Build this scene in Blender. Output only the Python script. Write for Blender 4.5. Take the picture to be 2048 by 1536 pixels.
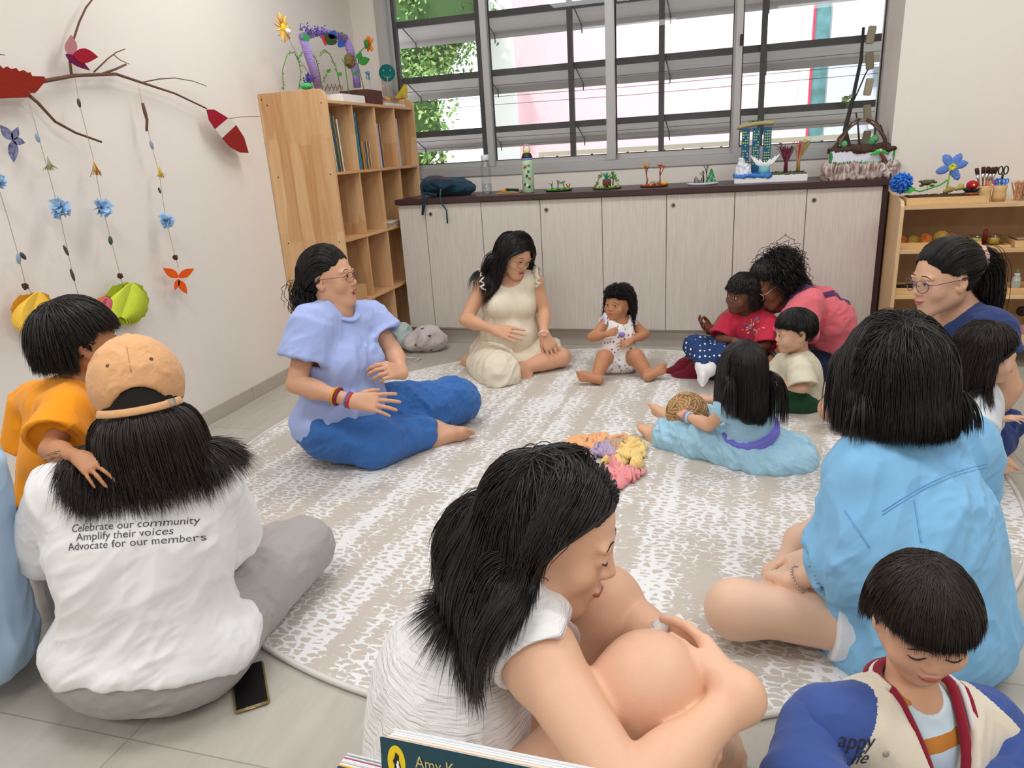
import bpy, bmesh, math, random
import numpy as np
from mathutils import Vector, Matrix
for o in list(bpy.data.objects): bpy.data.objects.remove(o)
SC = bpy.context.scene; COL = SC.collection
PI = math.pi
# ---------------------------------------------------------------- camera
FPX, PITCH, YAW, ROLL, EYE = 1428.81, .3165, .2957, -.0613, 1.2
_f = np.array([-math.sin(YAW)*math.cos(PITCH), math.cos(YAW)*math.cos(PITCH), -math.sin(PITCH)])
_r0 = np.array([math.cos(YAW), math.sin(YAW), 0.]); _u0 = np.cross(_r0, _f)
_r = math.cos(ROLL)*_r0 + math.sin(ROLL)*_u0; _u = -math.sin(ROLL)*_r0 + math.cos(ROLL)*_u0
CAMPOS = np.array([0, 0, EYE])
cd = bpy.data.cameras.new('camera'); cam = bpy.data.objects.new('camera', cd); COL.objects.link(cam)
cam.matrix_world = Matrix(((_r[0], _u[0], -_f[0], 0), (_r[1], _u[1], -_f[1], 0), (_r[2], _u[2], -_f[2], EYE), (0, 0, 0, 1)))
cd.sensor_fit = 'HORIZONTAL'; cd.sensor_width = 36; cd.lens = FPX/2048*36; cd.clip_start = .02; cd.clip_end = 200
SC.camera = cam
# ---------------------------------------------------------------- world, sun, lights, exposure
SC.view_settings.view_transform = 'Standard'; SC.view_settings.look = 'None'
SC.view_settings.exposure = 0.28; SC.view_settings.gamma = 1; SC.view_settings.use_curve_mapping = False
W = bpy.data.worlds.new('world'); SC.world = W; W.use_nodes = True
bg = W.node_tree.nodes['Background']; bg.inputs[0].default_value = (.92, .96, 1, 1); bg.inputs[1].default_value = 1.9
sl = bpy.data.lights.new('sun', 'SUN'); sl.energy = 1.5; sl.angle = .02; sl.color = (1, .96, .9)
so = bpy.data.objects.new('sun', sl); COL.objects.link(so); so.rotation_euler = (math.radians(38), math.radians(-12), math.radians(0))
def area(name, loc, rot, sx, sy, e, col=(1, 1, 1)):
    l = bpy.data.lights.new(name, 'AREA'); l.shape = 'RECTANGLE'; l.size = sx; l.size_y = sy; l.energy = e; l.color = col
    o = bpy.data.objects.new(name, l); COL.objects.link(o); o.location = loc; o.rotation_euler = rot; return o
# the fluorescent panels of the ceiling
for i, (lx, ly) in enumerate([(-1.3, 3.1), (1.2, 3.1), (-1.3, 1.0), (1.2, 1.0), (-1.3, -1.1), (1.2, -1.1)]):
    area('ceiling_lamp_light', (lx, ly, 2.70), (0, 0, 0), 1.25, .5, 19, (.965, .98, 1))

# ---------------------------------------------------------------- materials
def srgb(h):
    h = h.lstrip('#'); c = [int(h[i:i+2], 16)/255 for i in (0, 2, 4)]
    return tuple(((x/12.92) if x <= .04045 else ((x+.055)/1.055)**2.4) for x in c) + (1,)
_M = {}
def mat(name, col='#888888', rough=.6, metal=0, bump=None, var=None, spec=.4, sheen=0, coat=0, emit=None, trans=0, alpha=None, col2=None, coord='Object', sss=0):
    """bump=(scale, strength, (sx,sy,sz)); var=(scale, amount, (sx,sy,sz)) mixes toward col2"""
    if name in _M: return _M[name]
    m = bpy.data.materials.new(name); m.use_nodes = True; nt = m.node_tree; N = nt.nodes; L = nt.links
    b = N['Principled BSDF']; c = srgb(col) if isinstance(col, str) else col
    b.inputs['Base Color'].default_value = c; b.inputs['Roughness'].default_value = rough; b.inputs['Metallic'].default_value = metal
    b.inputs['Specular IOR Level'].default_value = spec
    if sheen: b.inputs['Sheen Weight'].default_value = sheen
    if coat: b.inputs['Coat Weight'].default_value = coat; b.inputs['Coat Roughness'].default_value = .12
    if trans: b.inputs['Transmission Weight'].default_value = trans
    if alpha is not None: b.inputs['Alpha'].default_value = alpha
    if sss: b.inputs['Subsurface Weight'].default_value = sss; b.inputs['Subsurface Radius'].default_value = (.012, .005, .003); b.inputs['Subsurface Scale'].default_value = 1
    if emit: b.inputs['Emission Color'].default_value = c; b.inputs['Emission Strength'].default_value = emit
    if bump or var:
        tc = N.new('ShaderNodeTexCoord')
    def noise(sc, st, det=4):
        mp = N.new('ShaderNodeMapping'); mp.inputs['Scale'].default_value = st; L.new(tc.outputs[coord], mp.inputs[0])
        n = N.new('ShaderNodeTexNoise'); n.inputs['Scale'].default_value = sc; n.inputs['Detail'].default_value = det; L.new(mp.outputs[0], n.inputs[0]); return n
    if var:
        n = noise(var[0], var[2] if len(var) > 2 else (1, 1, 1)); r = N.new('ShaderNodeValToRGB')
        r.color_ramp.elements[0].position = .5-var[1]/2; r.color_ramp.elements[1].position = .5+var[1]/2
        r.color_ramp.elements[0].color = c; r.color_ramp.elements[1].color = srgb(col2) if isinstance(col2, str) else col2
        L.new(n.outputs[0], r.inputs[0]); L.new(r.outputs[0], b.inputs['Base Color'])
    if bump:
        n = noise(bump[0], bump[2] if len(bump) > 2 else (1, 1, 1)); bp = N.new('ShaderNodeBump')
        bp.inputs['Strength'].default_value = bump[1]; bp.inputs['Distance'].default_value = .01
        L.new(n.outputs[0], bp.inputs['Height']); L.new(bp.outputs[0], b.inputs['Normal'])
    _M[name] = m; return m

# ---------------------------------------------------------------- object helpers
def link(name, me, m=None, parent=None, smooth=False):
    o = bpy.data.objects.new(name, me); COL.objects.link(o)
    if m is not None:
        for x in (m if isinstance(m, (list, tuple)) else [m]): me.materials.append(x)
    if smooth and len(me.polygons): me.polygons.foreach_set('use_smooth', [True]*len(me.polygons))
    if parent is not None:
        o.parent = parent; o.matrix_parent_inverse = parent.matrix_world.inverted()
    return o
def tag(o, label=None, cat=None, group=None, kind=None):
    if label: o['label'] = label
    if cat: o['category'] = cat
    if group: o['group'] = group
    if kind: o['kind'] = kind
    return o
def empty(name, loc, label=None, cat=None, group=None):
    o = bpy.data.objects.new(name, None); COL.objects.link(o); o.location = Vector(loc); o.empty_display_size = .05
    o.matrix_world = Matrix.Translation(Vector(loc)); return tag(o, label, cat, group)
class MB:
    """collects shapes, builds ONE mesh object"""
    def __init__(s): s.bm = bmesh.new(); s.mi = 0
    def _x(s, vs, M):
        if M is not None: bmesh.ops.transform(s.bm, matrix=M, verts=vs)
        for f in {f for v in vs for f in v.link_faces}: f.material_index = s.mi
        return vs
    def box(s, a, b, bev=0, M=None):
        a, b = Vector(a), Vector(b); c = (a+b)/2; d = b-a
        r = bmesh.ops.create_cube(s.bm, size=1)['verts']
        bmesh.ops.transform(s.bm, matrix=Matrix.Translation(c) @ Matrix.Diagonal((*[abs(x) for x in d], 1)), verts=r)
        if bev:
            es = list({e for v in r for e in v.link_edges}); q = bmesh.ops.bevel(s.bm, geom=es, offset=bev, segments=2, affect='EDGES')
            r = list({v for f in q['faces'] for v in f.verts} | {v for v in r if v.is_valid})
            r = list(set(r))
        return s._x(r, M)
    def cone(s, a, b, ra, rb=None, n=12, cap=True):
        a, b = Vector(a), Vector(b); rb = ra if rb is None else rb; d = b-a
        if d.length < 1e-6: return []
        q = bmesh.ops.create_cone(s.bm, cap_ends=cap, segments=n, radius1=max(ra, 1e-5), radius2=max(rb, 1e-5), depth=d.length)['verts']
        return s._x(q, Matrix.Translation((a+b)/2) @ d.to_track_quat('Z', 'Y').to_matrix().to_4x4())
    def sph(s, c, r, n=12, M=None, sc=(1, 1, 1)):
        q = bmesh.ops.create_uvsphere(s.bm, u_segments=n, v_segments=max(6, n*2//3), radius=1)['verts']
        T = Matrix.Translation(Vector(c)) @ (M if M is not None else Matrix.Identity(4)) @ Matrix.Diagonal((r*sc[0], r*sc[1], r*sc[2], 1))
        return s._x(q, T)
    def tube(s, pts, rad, n=8, cap=True, flat=None):
        """swept tube; rad scalar or list; flat=(normal hint, ratio)"""
        P = [Vector(p) for p in pts]; R = rad if hasattr(rad, '__len__') else [rad]*len(P)
        rings = []; up = Vector((0, 0, 1)) if flat is None else Vector(flat[0])
        prev = None
        for i, p in enumerate(P):
            t = (P[min(i+1, len(P)-1)]-P[max(i-1, 0)]).normalized()
            if prev is None:
                x = t.cross(up)
                if x.length < 1e-4: x = t.cross(Vector((1, .1, 0)))
                x.normalize()
            else:
                x = prev - t*prev.dot(t); x = x.normalized() if x.length > 1e-5 else t.orthogonal().normalized()
            prev = x; y = x.cross(t); fr = 1 if flat is None else flat[1]
            rings.append([s.bm.verts.new(p + x*math.cos(k*2*PI/n)*R[i] + y*math.sin(k*2*PI/n)*R[i]*fr) for k in range(n)])
        for a, b in zip(rings, rings[1:]):
            for k in range(n):
                f = s.bm.faces.new((a[k], a[(k+1) % n], b[(k+1) % n], b[k])); f.material_index = s.mi; f.smooth = True
        if cap:
            for rg in (rings[0][::-1], rings[-1]):
                f = s.bm.faces.new(rg); f.material_index = s.mi
        return [v for r in rings for v in r]
    def lathe(s, prof, c=(0, 0, 0), n=24, M=None):
        c = Vector(c); rings = []
        for r, z in prof: rings.append([s.bm.verts.new((c.x+max(r, 1e-5)*math.cos(k*2*PI/n), c.y+max(r, 1e-5)*math.sin(k*2*PI/n), c.z+z)) for k in range(n)])
        for a, b in zip(rings, rings[1:]):
            for k in range(n):
                f = s.bm.faces.new((a[k], a[(k+1) % n], b[(k+1) % n], b[k])); f.material_index = s.mi; f.smooth = True
        for rg in (rings[0][::-1], rings[-1]): s.bm.faces.new(rg).material_index = s.mi
        vs = [v for r in rings for v in r]
        if M is not None: bmesh.ops.transform(s.bm, matrix=M, verts=vs)
        return vs
    def prism(s, outline, h, M=None, sub=None):
        """outline in xy extruded +-h/2 in z, transformed by M"""
        n = len(outline); a = [s.bm.verts.new((x, y, h/2)) for x, y in outline]; b = [s.bm.verts.new((x, y, -h/2)) for x, y in outline]
        s.bm.faces.new(a).material_index = s.mi; s.bm.faces.new(b[::-1]).material_index = s.mi
        for k in range(n):
            s.bm.faces.new((a[k], b[k], b[(k+1) % n], a[(k+1) % n])).material_index = s.mi
        if M is not None: bmesh.ops.transform(s.bm, matrix=M, verts=a+b)
        return a+b
    def build(s, name, m, parent=None, smooth=False, bevel=0):
        bmesh.ops.recalc_face_normals(s.bm, faces=s.bm.faces)
        me = bpy.data.meshes.new(name); s.bm.to_mesh(me); s.bm.free()
        o = link(name, me, m, parent, smooth)
        if bevel:
            md = o.modifiers.new('bevel', 'BEVEL'); md.width = bevel; md.segments = 2; md.limit_method = 'ANGLE'
        return o
def npmesh(name, V, Fq, m, parent=None, smooth=True, mi=None):
    me = bpy.data.meshes.new(name); V = np.asarray(V, np.float32); Fq = np.asarray(Fq, np.int32); k = Fq.shape[1]
    me.vertices.add(len(V)); me.vertices.foreach_set('co', V.ravel()); me.loops.add(Fq.size); me.loops.foreach_set('vertex_index', Fq.ravel())
    me.polygons.add(len(Fq)); me.polygons.foreach_set('loop_start', np.arange(0, Fq.size, k, dtype=np.int32)); me.polygons.foreach_set('loop_total', np.full(len(Fq), k, np.int32))
    if mi is not None: me.polygons.foreach_set('material_index', np.asarray(mi, np.int32))
    me.update(calc_edges=True); me.validate()
    return link(name, me, m, parent, smooth)
def frame(loc, x=None, z=None, y=None):
    """matrix with local z (and x hint)"""
    z = Vector(z).normalized(); x = Vector(x); x = (x - z*x.dot(z)).normalized(); y = z.cross(x)
    return Matrix(((x.x, y.x, z.x, loc[0]), (x.y, y.y, z.y, loc[1]), (x.z, y.z, z.z, loc[2]), (0, 0, 0, 1)))
def paint(o, m, fn):
    """give the faces whose centre passes fn a second material"""
    me = o.data; me.materials.append(m); k = len(me.materials)-1; n = len(me.polygons); c = np.zeros(n*3, np.float32); me.polygons.foreach_get('center', c); mi = np.zeros(n, np.int32); me.polygons.foreach_get('material_index', mi)
    mi[fn(c.reshape(-1, 3).astype(float))] = k; me.polygons.foreach_set('material_index', mi); me.update()
def copy_tree(o, parent=None):
    c = o.copy(); COL.objects.link(c)
    if parent is not None: c.parent = parent
    for ch in [x for x in bpy.data.objects if x.parent == o]: copy_tree(ch, c)
    return c

# ---------------------------------------------------------------- noise
_rs = np.random.RandomState(7); _LAT = _rs.rand(32, 32, 32).astype(np.float32)*2-1
def vnoise(p):
    p = np.asarray(p, np.float64); i = np.floor(p).astype(int); f = p-i; f = f*f*(3-2*f); i &= 31; j = (i+1) & 31
    x0, y0, z0 = i.T; x1, y1, z1 = j.T; fx, fy, fz = f.T; L = _LAT
    a = L[x0, y0, z0]*(1-fx)+L[x1, y0, z0]*fx; b = L[x0, y1, z0]*(1-fx)+L[x1, y1, z0]*fx
    c = L[x0, y0, z1]*(1-fx)+L[x1, y0, z1]*fx; d = L[x0, y1, z1]*(1-fx)+L[x1, y1, z1]*fx
    return (a*(1-fy)+b*fy)*(1-fz)+(c*(1-fy)+d*fy)*fz

# ---------------------------------------------------------------- signed distance modelling
def V3(a): return np.array([a[0], a[1], a[2]], float)
def nrm(v): v = np.asarray(v, float); return v/(np.linalg.norm(v)+1e-12)
def d_cone(P, a, b, ra, rb):
    ba = b-a; L2 = ba@ba+1e-12; pa = P-a; t = np.clip((pa@ba)/L2, 0, 1)
    return np.sqrt(((pa-t[..., None]*ba)**2).sum(-1))-(ra+(rb-ra)*t)
def d_flat(P, a, b, ra, rb):
    """tapered, with flat ends"""
    ba = b-a; L = math.sqrt(ba@ba)+1e-12; pa = P-a; u = (pa@ba)/L; t = np.clip(u/L, 0, 1)
    r = np.sqrt(np.maximum((pa**2).sum(-1)-u*u, 0)); dr = r-(ra+(rb-ra)*t); du = np.maximum(-u, u-L)
    return np.where((dr > 0) & (du > 0), np.sqrt(dr*dr+du*du), np.maximum(dr, du))
def d_ell(P, c, R, B):
    q = (P-c)@B.T; k0 = np.sqrt(((q/R)**2).sum(-1)); k1 = np.sqrt(((q/(R*R))**2).sum(-1))
    return k0*(k0-1)/(k1+1e-9)
def d_box(P, c, R, B, rr):
    q = np.abs((P-c)@B.T)-(R-rr); return np.sqrt((np.maximum(q, 0)**2).sum(-1))+np.minimum(q.max(-1), 0)-rr
I3 = np.eye(3)
def basis(x, y, z): return np.array([x, y, z], float)
def fr_yz(fwd, up):
    f = nrm(fwd); r = nrm(np.cross(f, up)); return basis(r, f, np.cross(r, f))   # rows right, forward, up
class SDF:
    def __init__(s): s.ops = []
    def _a(s, kind, fn, c, ext, k): s.ops.append((kind, fn, np.asarray(c, float), float(ext), k)); return s
    def cone(s, a, b, ra, rb=None, k=.02, kind='add'):
        a, b = V3(a), V3(b); rb = ra if rb is None else rb
        return s._a(kind, lambda P: d_cone(P, a, b, ra, rb), (a+b)/2, np.linalg.norm(b-a)/2+max(ra, rb), k)
    def flat(s, a, b, ra, rb=None, k=.02, kind='add'):
        a, b = V3(a), V3(b); rb = ra if rb is None else rb
        return s._a(kind, lambda P: d_flat(P, a, b, ra, rb), (a+b)/2, np.linalg.norm(b-a)/2+max(ra, rb), k)
    def ell(s, c, R, B=I3, k=.02, kind='add'):
        c = V3(c); R = np.asarray(R, float)
        return s._a(kind, lambda P: d_ell(P, c, R, B), c, R.max(), k)
    def box(s, c, R, B=I3, rr=.005, k=.02, kind='add'):
        c = V3(c); R = np.asarray(R, float)
        return s._a(kind, lambda P: d_box(P, c, R, B, rr), c, np.linalg.norm(R), k)
    def chain(s, pts, rads, k=.02):
        for i in range(len(pts)-1): s.cone(pts[i], pts[i+1], rads[i], rads[i+1], k if i == 0 else min(k, .01))
        return s
    def cut(s, p, n, k=.004):
        """remove the side n points to"""
        p, n = V3(p), nrm(n); return s._a('cut', lambda P: (P-p)@n, p, 9., k)
    def fn(s, f, c, ext, k=.01, kind='cut'): return s._a(kind, f, c, ext, k)
    @staticmethod
    def comb(d, e, kind, k):
        if kind == 'add':
            h = np.maximum(k-np.abs(d-e), 0)/max(k, 1e-6); return np.minimum(d, e)-h*h*k*.25
        if kind == 'sub': e = -e
        h = np.maximum(k-np.abs(d-e), 0)/max(k, 1e-6); return np.maximum(d, e)+h*h*k*.25
    def ev(s, P):
        P = np.asarray(P, float); d = np.full(P.shape[:-1], 1.)
        for kind, fn, c, ext, k in s.ops: d = s.comb(d, fn(P), kind, k)
        return d
    def grad(s, P, e=.0015):
        g = np.stack([s.ev(P+np.eye(3)[i]*e)-s.ev(P-np.eye(3)[i]*e) for i in range(3)], -1)
        return g/(np.linalg.norm(g, axis=-1, keepdims=True)+1e-9)
    def bounds(s):
        lo = np.full(3, 9e9); hi = -lo
        for kind, fn, c, ext, k in s.ops:
            if kind == 'add': lo = np.minimum(lo, c-ext); hi = np.maximum(hi, c+ext)
        return lo, hi
    def mesh(s, h):
        lo, hi = s.bounds(); lo = lo-2.5*h; n = np.ceil((hi-lo)/h).astype(int)+4
        ax = [lo[i]+h*np.arange(n[i]) for i in range(3)]
        D = np.full(n, .5, np.float32)
        for kind, fn, c, ext, k in s.ops:
            m = k+2.5*h+(.006 if kind == 'add' else .01)
            a = [max(0, int((c[i]-ext-m-lo[i])/h)) for i in range(3)]; b = [min(n[i], int((c[i]+ext+m-lo[i])/h)+2) for i in range(3)]
            if any(a[i] >= b[i] for i in range(3)): continue
            sl = tuple(slice(a[i], b[i]) for i in range(3))
            G = np.stack(np.meshgrid(*[ax[i][sl[i]] for i in range(3)], indexing='ij'), -1)
            D[sl] = s.comb(D[sl].astype(float), fn(G), kind, k)
        ins = D < 0
        # surface nets
        c8 = [ins[i:n[0]-1+i, j:n[1]-1+j, l:n[2]-1+l] for i in (0, 1) for j in (0, 1) for l in (0, 1)]
        allin = c8[0].copy(); anyin = c8[0].copy()
        for q in c8[1:]: allin &= q; anyin |= q
        act = anyin & ~allin; idx = np.argwhere(act)
        vid = np.full(act.shape, -1, np.int32); vid[act] = np.arange(len(idx), dtype=np.int32)
        S = np.zeros((len(idx), 3)); C = np.zeros(len(idx))
        cor = np.array([(i, j, l) for i in (0, 1) for j in (0, 1) for l in (0, 1)])
        dv = np.stack([D[idx[:, 0]+a, idx[:, 1]+b, idx[:, 2]+c] for a, b, c in cor], -1).astype(float)
        for p in range(8):
            for q in range(p+1, 8):
                if np.abs(cor[p]-cor[q]).sum() != 1: continue
                A, B = dv[:, p], dv[:, q]; x = (A < 0) != (B < 0)
                t = np.where(x, A/np.where(x, A-B, 1), 0)[:, None]
                S += np.where(x[:, None], cor[p]+(cor[q]-cor[p])*t, 0); C += x
        Vt = lo+h*(idx+S/np.maximum(C, 1)[:, None])
        quads = []
        for axn in range(3):
            u, v = [i for i in range(3) if i != axn]
            sa = [slice(1, n[i]-1) for i in range(3)]; sb = list(sa); sa[axn] = slice(0, n[axn]-1); sb[axn] = slice(1, n[axn])
            A = ins[tuple(sa)]; B = ins[tuple(sb)]; e = np.argwhere(A != B)
            if not len(e): continue
            base = e.copy(); base[:, u] += 1; base[:, v] += 1
            f = A[tuple(e.T)]
            def g(du, dv_): q = base.copy(); q[:, u] -= du; q[:, v] -= dv_; return vid[tuple(q.T)]
            Q = np.stack([g(1, 1), g(0, 1), g(0, 0), g(1, 0)], -1)
            if axn == 1: f = ~f
            Q = np.where(f[:, None], Q, Q[:, ::-1]); quads.append(Q)
        Q = np.concatenate(quads); Q = Q[(Q >= 0).all(1)]
        return Vt, Q
def vnormals(V, Q):
    n = np.cross(V[Q[:, 2]]-V[Q[:, 0]], V[Q[:, 3]]-V[Q[:, 1]]); N = np.zeros_like(V)
    for i in range(4): np.add.at(N, Q[:, i], n)
    return N/(np.linalg.norm(N, axis=1, keepdims=True)+1e-12)
def smooth_mesh(V, Q, it=2, lam=.5):
    E = np.concatenate([Q[:, [0, 1]], Q[:, [1, 2]], Q[:, [2, 3]], Q[:, [3, 0]]]); n = len(V)
    cnt = np.bincount(E[:, 0], minlength=n)+np.bincount(E[:, 1], minlength=n)
    for _ in range(it):
        S = np.stack([np.bincount(E[:, 0], V[E[:, 1], i], n)+np.bincount(E[:, 1], V[E[:, 0], i], n) for i in range(3)], -1)
        V = V+lam*(S/np.maximum(cnt, 1)[:, None]-V)
    return V
def folds(V, N, amp, freq, d=(0, 0, 1), stretch=3., seed=0, sharp=1.):
    """cloth creases running along d, displaced along the normal"""
    freq = freq*1.6; amp = amp*1.5; d = nrm(d); q = V-np.outer(V@d, d)*(1-1/stretch)
    w = np.stack([vnoise(q*freq*.45+seed*3.1+7*i) for i in range(3)], -1)*.55
    n1 = 1-2*np.abs(vnoise(q*freq+w+seed)); n2 = 1-2*np.abs(vnoise(q*freq*2.1+w*2+seed+11))
    g = .7+.5*vnoise(V*freq*.35+seed+5)
    return V+N*((n1*np.abs(n1)**(sharp-1)*.75+n2*.3)*amp*g)[:, None]
def sculpt(name, sd, h, m, parent, fold=None, it=1):
    V, Q = sd.mesh(h)
    if it: V = smooth_mesh(V, Q, it)
    if fold:
        N = vnormals(V, Q)
        for f in (fold if isinstance(fold, list) else [fold]): V = folds(V, N, *f)
        V = smooth_mesh(V, Q, 1, .35)
    return npmesh(name, V, Q, m, parent, True)
# ---------------------------------------------------------------- figure library
def at(px, py, d=None, x=None, y=None, z=None):
    q = _f+_r*(px-1024)/FPX-_u*(py-768)/FPX
    t = d if d is not None else (x/q[0] if x is not None else (y/q[1] if y is not None else (z-EYE)/q[2]))
    return CAMPOS+q*t
def Jn(spec):
    """(px,py,dist) triples become points of the room, other vectors stay"""
    return {k: (at(*v) if isinstance(v, tuple) else V3(v)) for k, v in spec.items()}
def onto(sd, px, py, d0=.4, lift=.001):
    """first point of a surface met by the line of sight through a pixel"""
    q = _f+_r*(px-1024)/FPX-_u*(py-768)/FPX; L = np.linalg.norm(q); q = q/L; p = CAMPOS+q*d0*L
    for _ in range(160):
        d = float(sd.ev(p[None])[0])
        if d < .0008: break
        p = p+q*min(max(d*.7, .0006), .06)
    return p-q*lift
class Ray:
    """line of sight against a finished mesh"""
    def __init__(s, o):
        from mathutils.bvhtree import BVHTree
        s.bv = BVHTree.FromPolygons([v.co[:] for v in o.data.vertices], [p.vertices[:] for p in o.data.polygons])
    def __call__(s, px, py, lift=.001):
        q = nrm(_f+_r*(px-1024)/FPX-_u*(py-768)/FPX); r = s.bv.ray_cast(Vector(CAMPOS), Vector(q))
        return None if r[0] is None else np.array(r[0])-q*lift
def bones(n, J):
    ln = lambda a, b: round(float(np.linalg.norm(J[a]-J[b])), 3) if a in J and b in J else None
    print('BONES', n, {f'{a}-{b}': ln(a, b) for a, b in [('pel', 'che'), ('che', 'neck'), ('neck', 'head'), ('shl', 'shr'), ('shl', 'ell'), ('ell', 'wrl'), ('shr', 'elr'), ('elr', 'wrr'), ('hil', 'hir'), ('hil', 'knl'), ('knl', 'anl'), ('hir', 'knr'), ('knr', 'anr')]}, 'pelz', round(float(J['pel'][2]), 2) if 'pel' in J else '')
def tfr(J):
    up1 = nrm(J['che']-J['pel']); up2 = nrm(J['neck']-J['che']); rp = nrm(J['hir']-J['hil']); rs = nrm(J['shr']-J['shl'])
    rm = nrm(rp+rs)
    mk = lambda r, u: basis(nrm(r-u*(r@u)), nrm(np.cross(u, r)), u)
    return mk(rp, up1), mk(rm, up1), mk(rs, up2)
def torso(sd, J, s=1, g=1, inf=0, bust=0, lo=True, belly=0, k=.045):
    Bp, Bm, Bs = tfr(J); pel, che, neck = J['pel'], J['che'], J['neck']
    a = inf; sh = .055*s*g+a*.7
    if lo: sd.ell(pel, np.array([.162, .118, .105])*s*g+a, Bp, k)
    sd.ell(pel*.5+che*.5-Bm[1]*.005*s, np.array([.132*g, .100*g, .135])*s+a, Bm, k)
    if belly: sd.ell(pel*.6+che*.4+Bm[1]*.05*s, np.array([.11, .075, .10])*s*belly+a, Bm, k)
    sd.ell(che, np.array([.146*g, .104*g, .150])*s+a, Bs, k)
    sd.cone(J['shl'], J['shr'], sh, sh, k*.8)
    sd.cone(neck-Bs[2]*.01, J['shl']*.75+neck*.25, .048*s+a*.5, .042*s+a*.5, k*.7); sd.cone(neck-Bs[2]*.01, J['shr']*.75+neck*.25, .048*s+a*.5, .042*s+a*.5, k*.7)
    if bust:
        for sg in (-1, 1): sd.ell(che+Bs[1]*.078*s*g+Bs[0]*sg*.062*s-Bs[2]*.01*s, np.array([.058, .05, .06])*s*bust+a, Bs, k*.7)
    return Bp, Bm, Bs
def arm(sd, sh, el, wr, s=1, g=1, k=.025):
    sd.cone(sh, el, .047*s*g, .037*s*g, k*.7); sd.cone(el, wr, .037*s*g, .0235*s*g, k*.35)
    sd.ell(el*.72+wr*.28, np.array([.041, .041, .075])*s*g, fr_z(wr-el), k*.4)
def fr_z(z):
    z = nrm(z); x = nrm(np.cross(z, [.3, .1, 1] if abs(z[2]) < .9 else [1, 0, 0])); return basis(x, np.cross(z, x), z)
def leg(sd, hp, kn, an, s=1, g=1, k=.04):
    sd.cone(hp, kn, .083*s*g, .054*s*g, k); sd.cone(kn, an, .05*s*g, .034*s*g, k*.6)
    d = nrm(an-kn); bk = nrm((hp-kn)-d*((hp-kn)@d)) if np.linalg.norm(np.cross(hp-kn, d)) > 1e-3 else np.zeros(3)
    sd.ell(kn*.68+an*.32+bk*.015*s, np.array([.05, .05, .11])*s*g, fr_z(d), k*.8)
def hand(sd, wr, tip, back, s=1, side=1, curl=(.3, .3, .25), thumb=(.5, .3), spread=.12, thick=1):
    """wrist point, direction target, back-of-hand normal; side=+1 thumb lies toward cross(back, dir)"""
    X = nrm(tip-wr) if np.linalg.norm(tip-wr) > 1e-6 else V3((1, 0, 0)); Z = nrm(back-X*(back@X)); Y = np.cross(Z, X)*side
    W = lambda x, y, z: wr+(X*x+Y*y+Z*z)*s
    k = .007*s
    for y0, y1, r in ((.014, .031, .0125), (.005, .011, .0135), (-.006, -.010, .013), (-.014, -.029, .0115)):
        sd.cone(W(.004, y0, 0), W(.085-abs(y1-.01)*.22, y1, .003), .0165*s*thick, r*s*thick*.92, .014*s)
    fl = ((.031, [.040, .025, .021]), (.011, [.045, .029, .023]), (-.010, [.041, .026, .022]), (-.029, [.031, .020, .019]))
    for i, (y, L) in enumerate(fl):
        p = W(.085-abs(y-.01)*.22, y, .003); a = 0; yw = spread*(1.5-i)*.62; rr = .0088 if i < 3 else .0075
        for j, l in enumerate(L):
            a += curl[j]*(1+.12*(i-1)); dr = X*math.cos(a)*math.cos(yw)+Y*math.sin(yw)*max(0, math.cos(a))-Z*math.sin(a)
            q = p+nrm(dr)*l*s; sd.cone(p, q, (rr-.0006*j)*s*thick, (rr-.0006*(j+1))*s*thick, .003*s if j else .006*s); p = q
    p = W(.018, .018, -.006); a, b = thumb; d1 = nrm(X*math.cos(a)+Y*math.sin(a)-Z*.35)
    q = p+d1*.045*s; sd.cone(p, q, .0155*s*thick, .012*s*thick, .012*s)
    d2 = nrm(X*math.cos(a-b)+Y*math.sin(a-b)-Z*.25); r = q+d2*.032*s; sd.cone(q, r, .0112*s*thick, .0098*s*thick, .004*s)
    d3 = nrm(X*math.cos(a-b*1.6)+Y*math.sin(a-b*1.6)-Z*.2); sd.cone(r, r+d3*.024*s, .0098*s*thick, .0078*s*thick, .003*s)
def foot(sd, an, toe, sole, s=1, side=1, g=1):
    """ankle, toe-tip direction target, direction in which the sole faces; side=+1 big toe toward cross(up, fwd)"""
    F = nrm(toe-an); Dn = nrm(sole-F*(sole@F)); Y = np.cross(-Dn, F)*side
    W = lambda x, y, z: an+(F*x+Y*y+Dn*z)*s
    sd.cone(an, W(-.035, 0, .045), .036*s*g, .03*s*g, .02*s)
    sd.cone(W(0, 0, .005), W(.10, .006, .048), .035*s*g, .024*s*g, .03*s)
    sd.cone(W(-.03, -.003, .05), W(.115, -.024, .062), .026*s*g, .015*s*g, .03*s); sd.cone(W(-.03, .003, .05), W(.125, .024, .058), .026*s*g, .019*s*g, .03*s)
    sd.cone(W(.10, .022, .056), W(.10, -.022, .062), .02*s*g, .016*s*g, .02*s)
    for i, (y, x, l, r) in enumerate([(.027, .128, .03, .0125), (.009, .128, .026, .0085), (-.005, .122, .024, .008), (-.018, .115, .021, .0075), (-.03, .106, .018, .0075)]):
        sd.cone(W(x-.008, y, .058), W(x+l*.6, y*1.05, .057), r*s*g, r*.97*s*g, .008*s); sd.cone(W(x+l*.6, y*1.05, .057), W(x+l, y*1.06, .062), r*.97*s*g, r*.85*s*g, .003*s)
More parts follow.
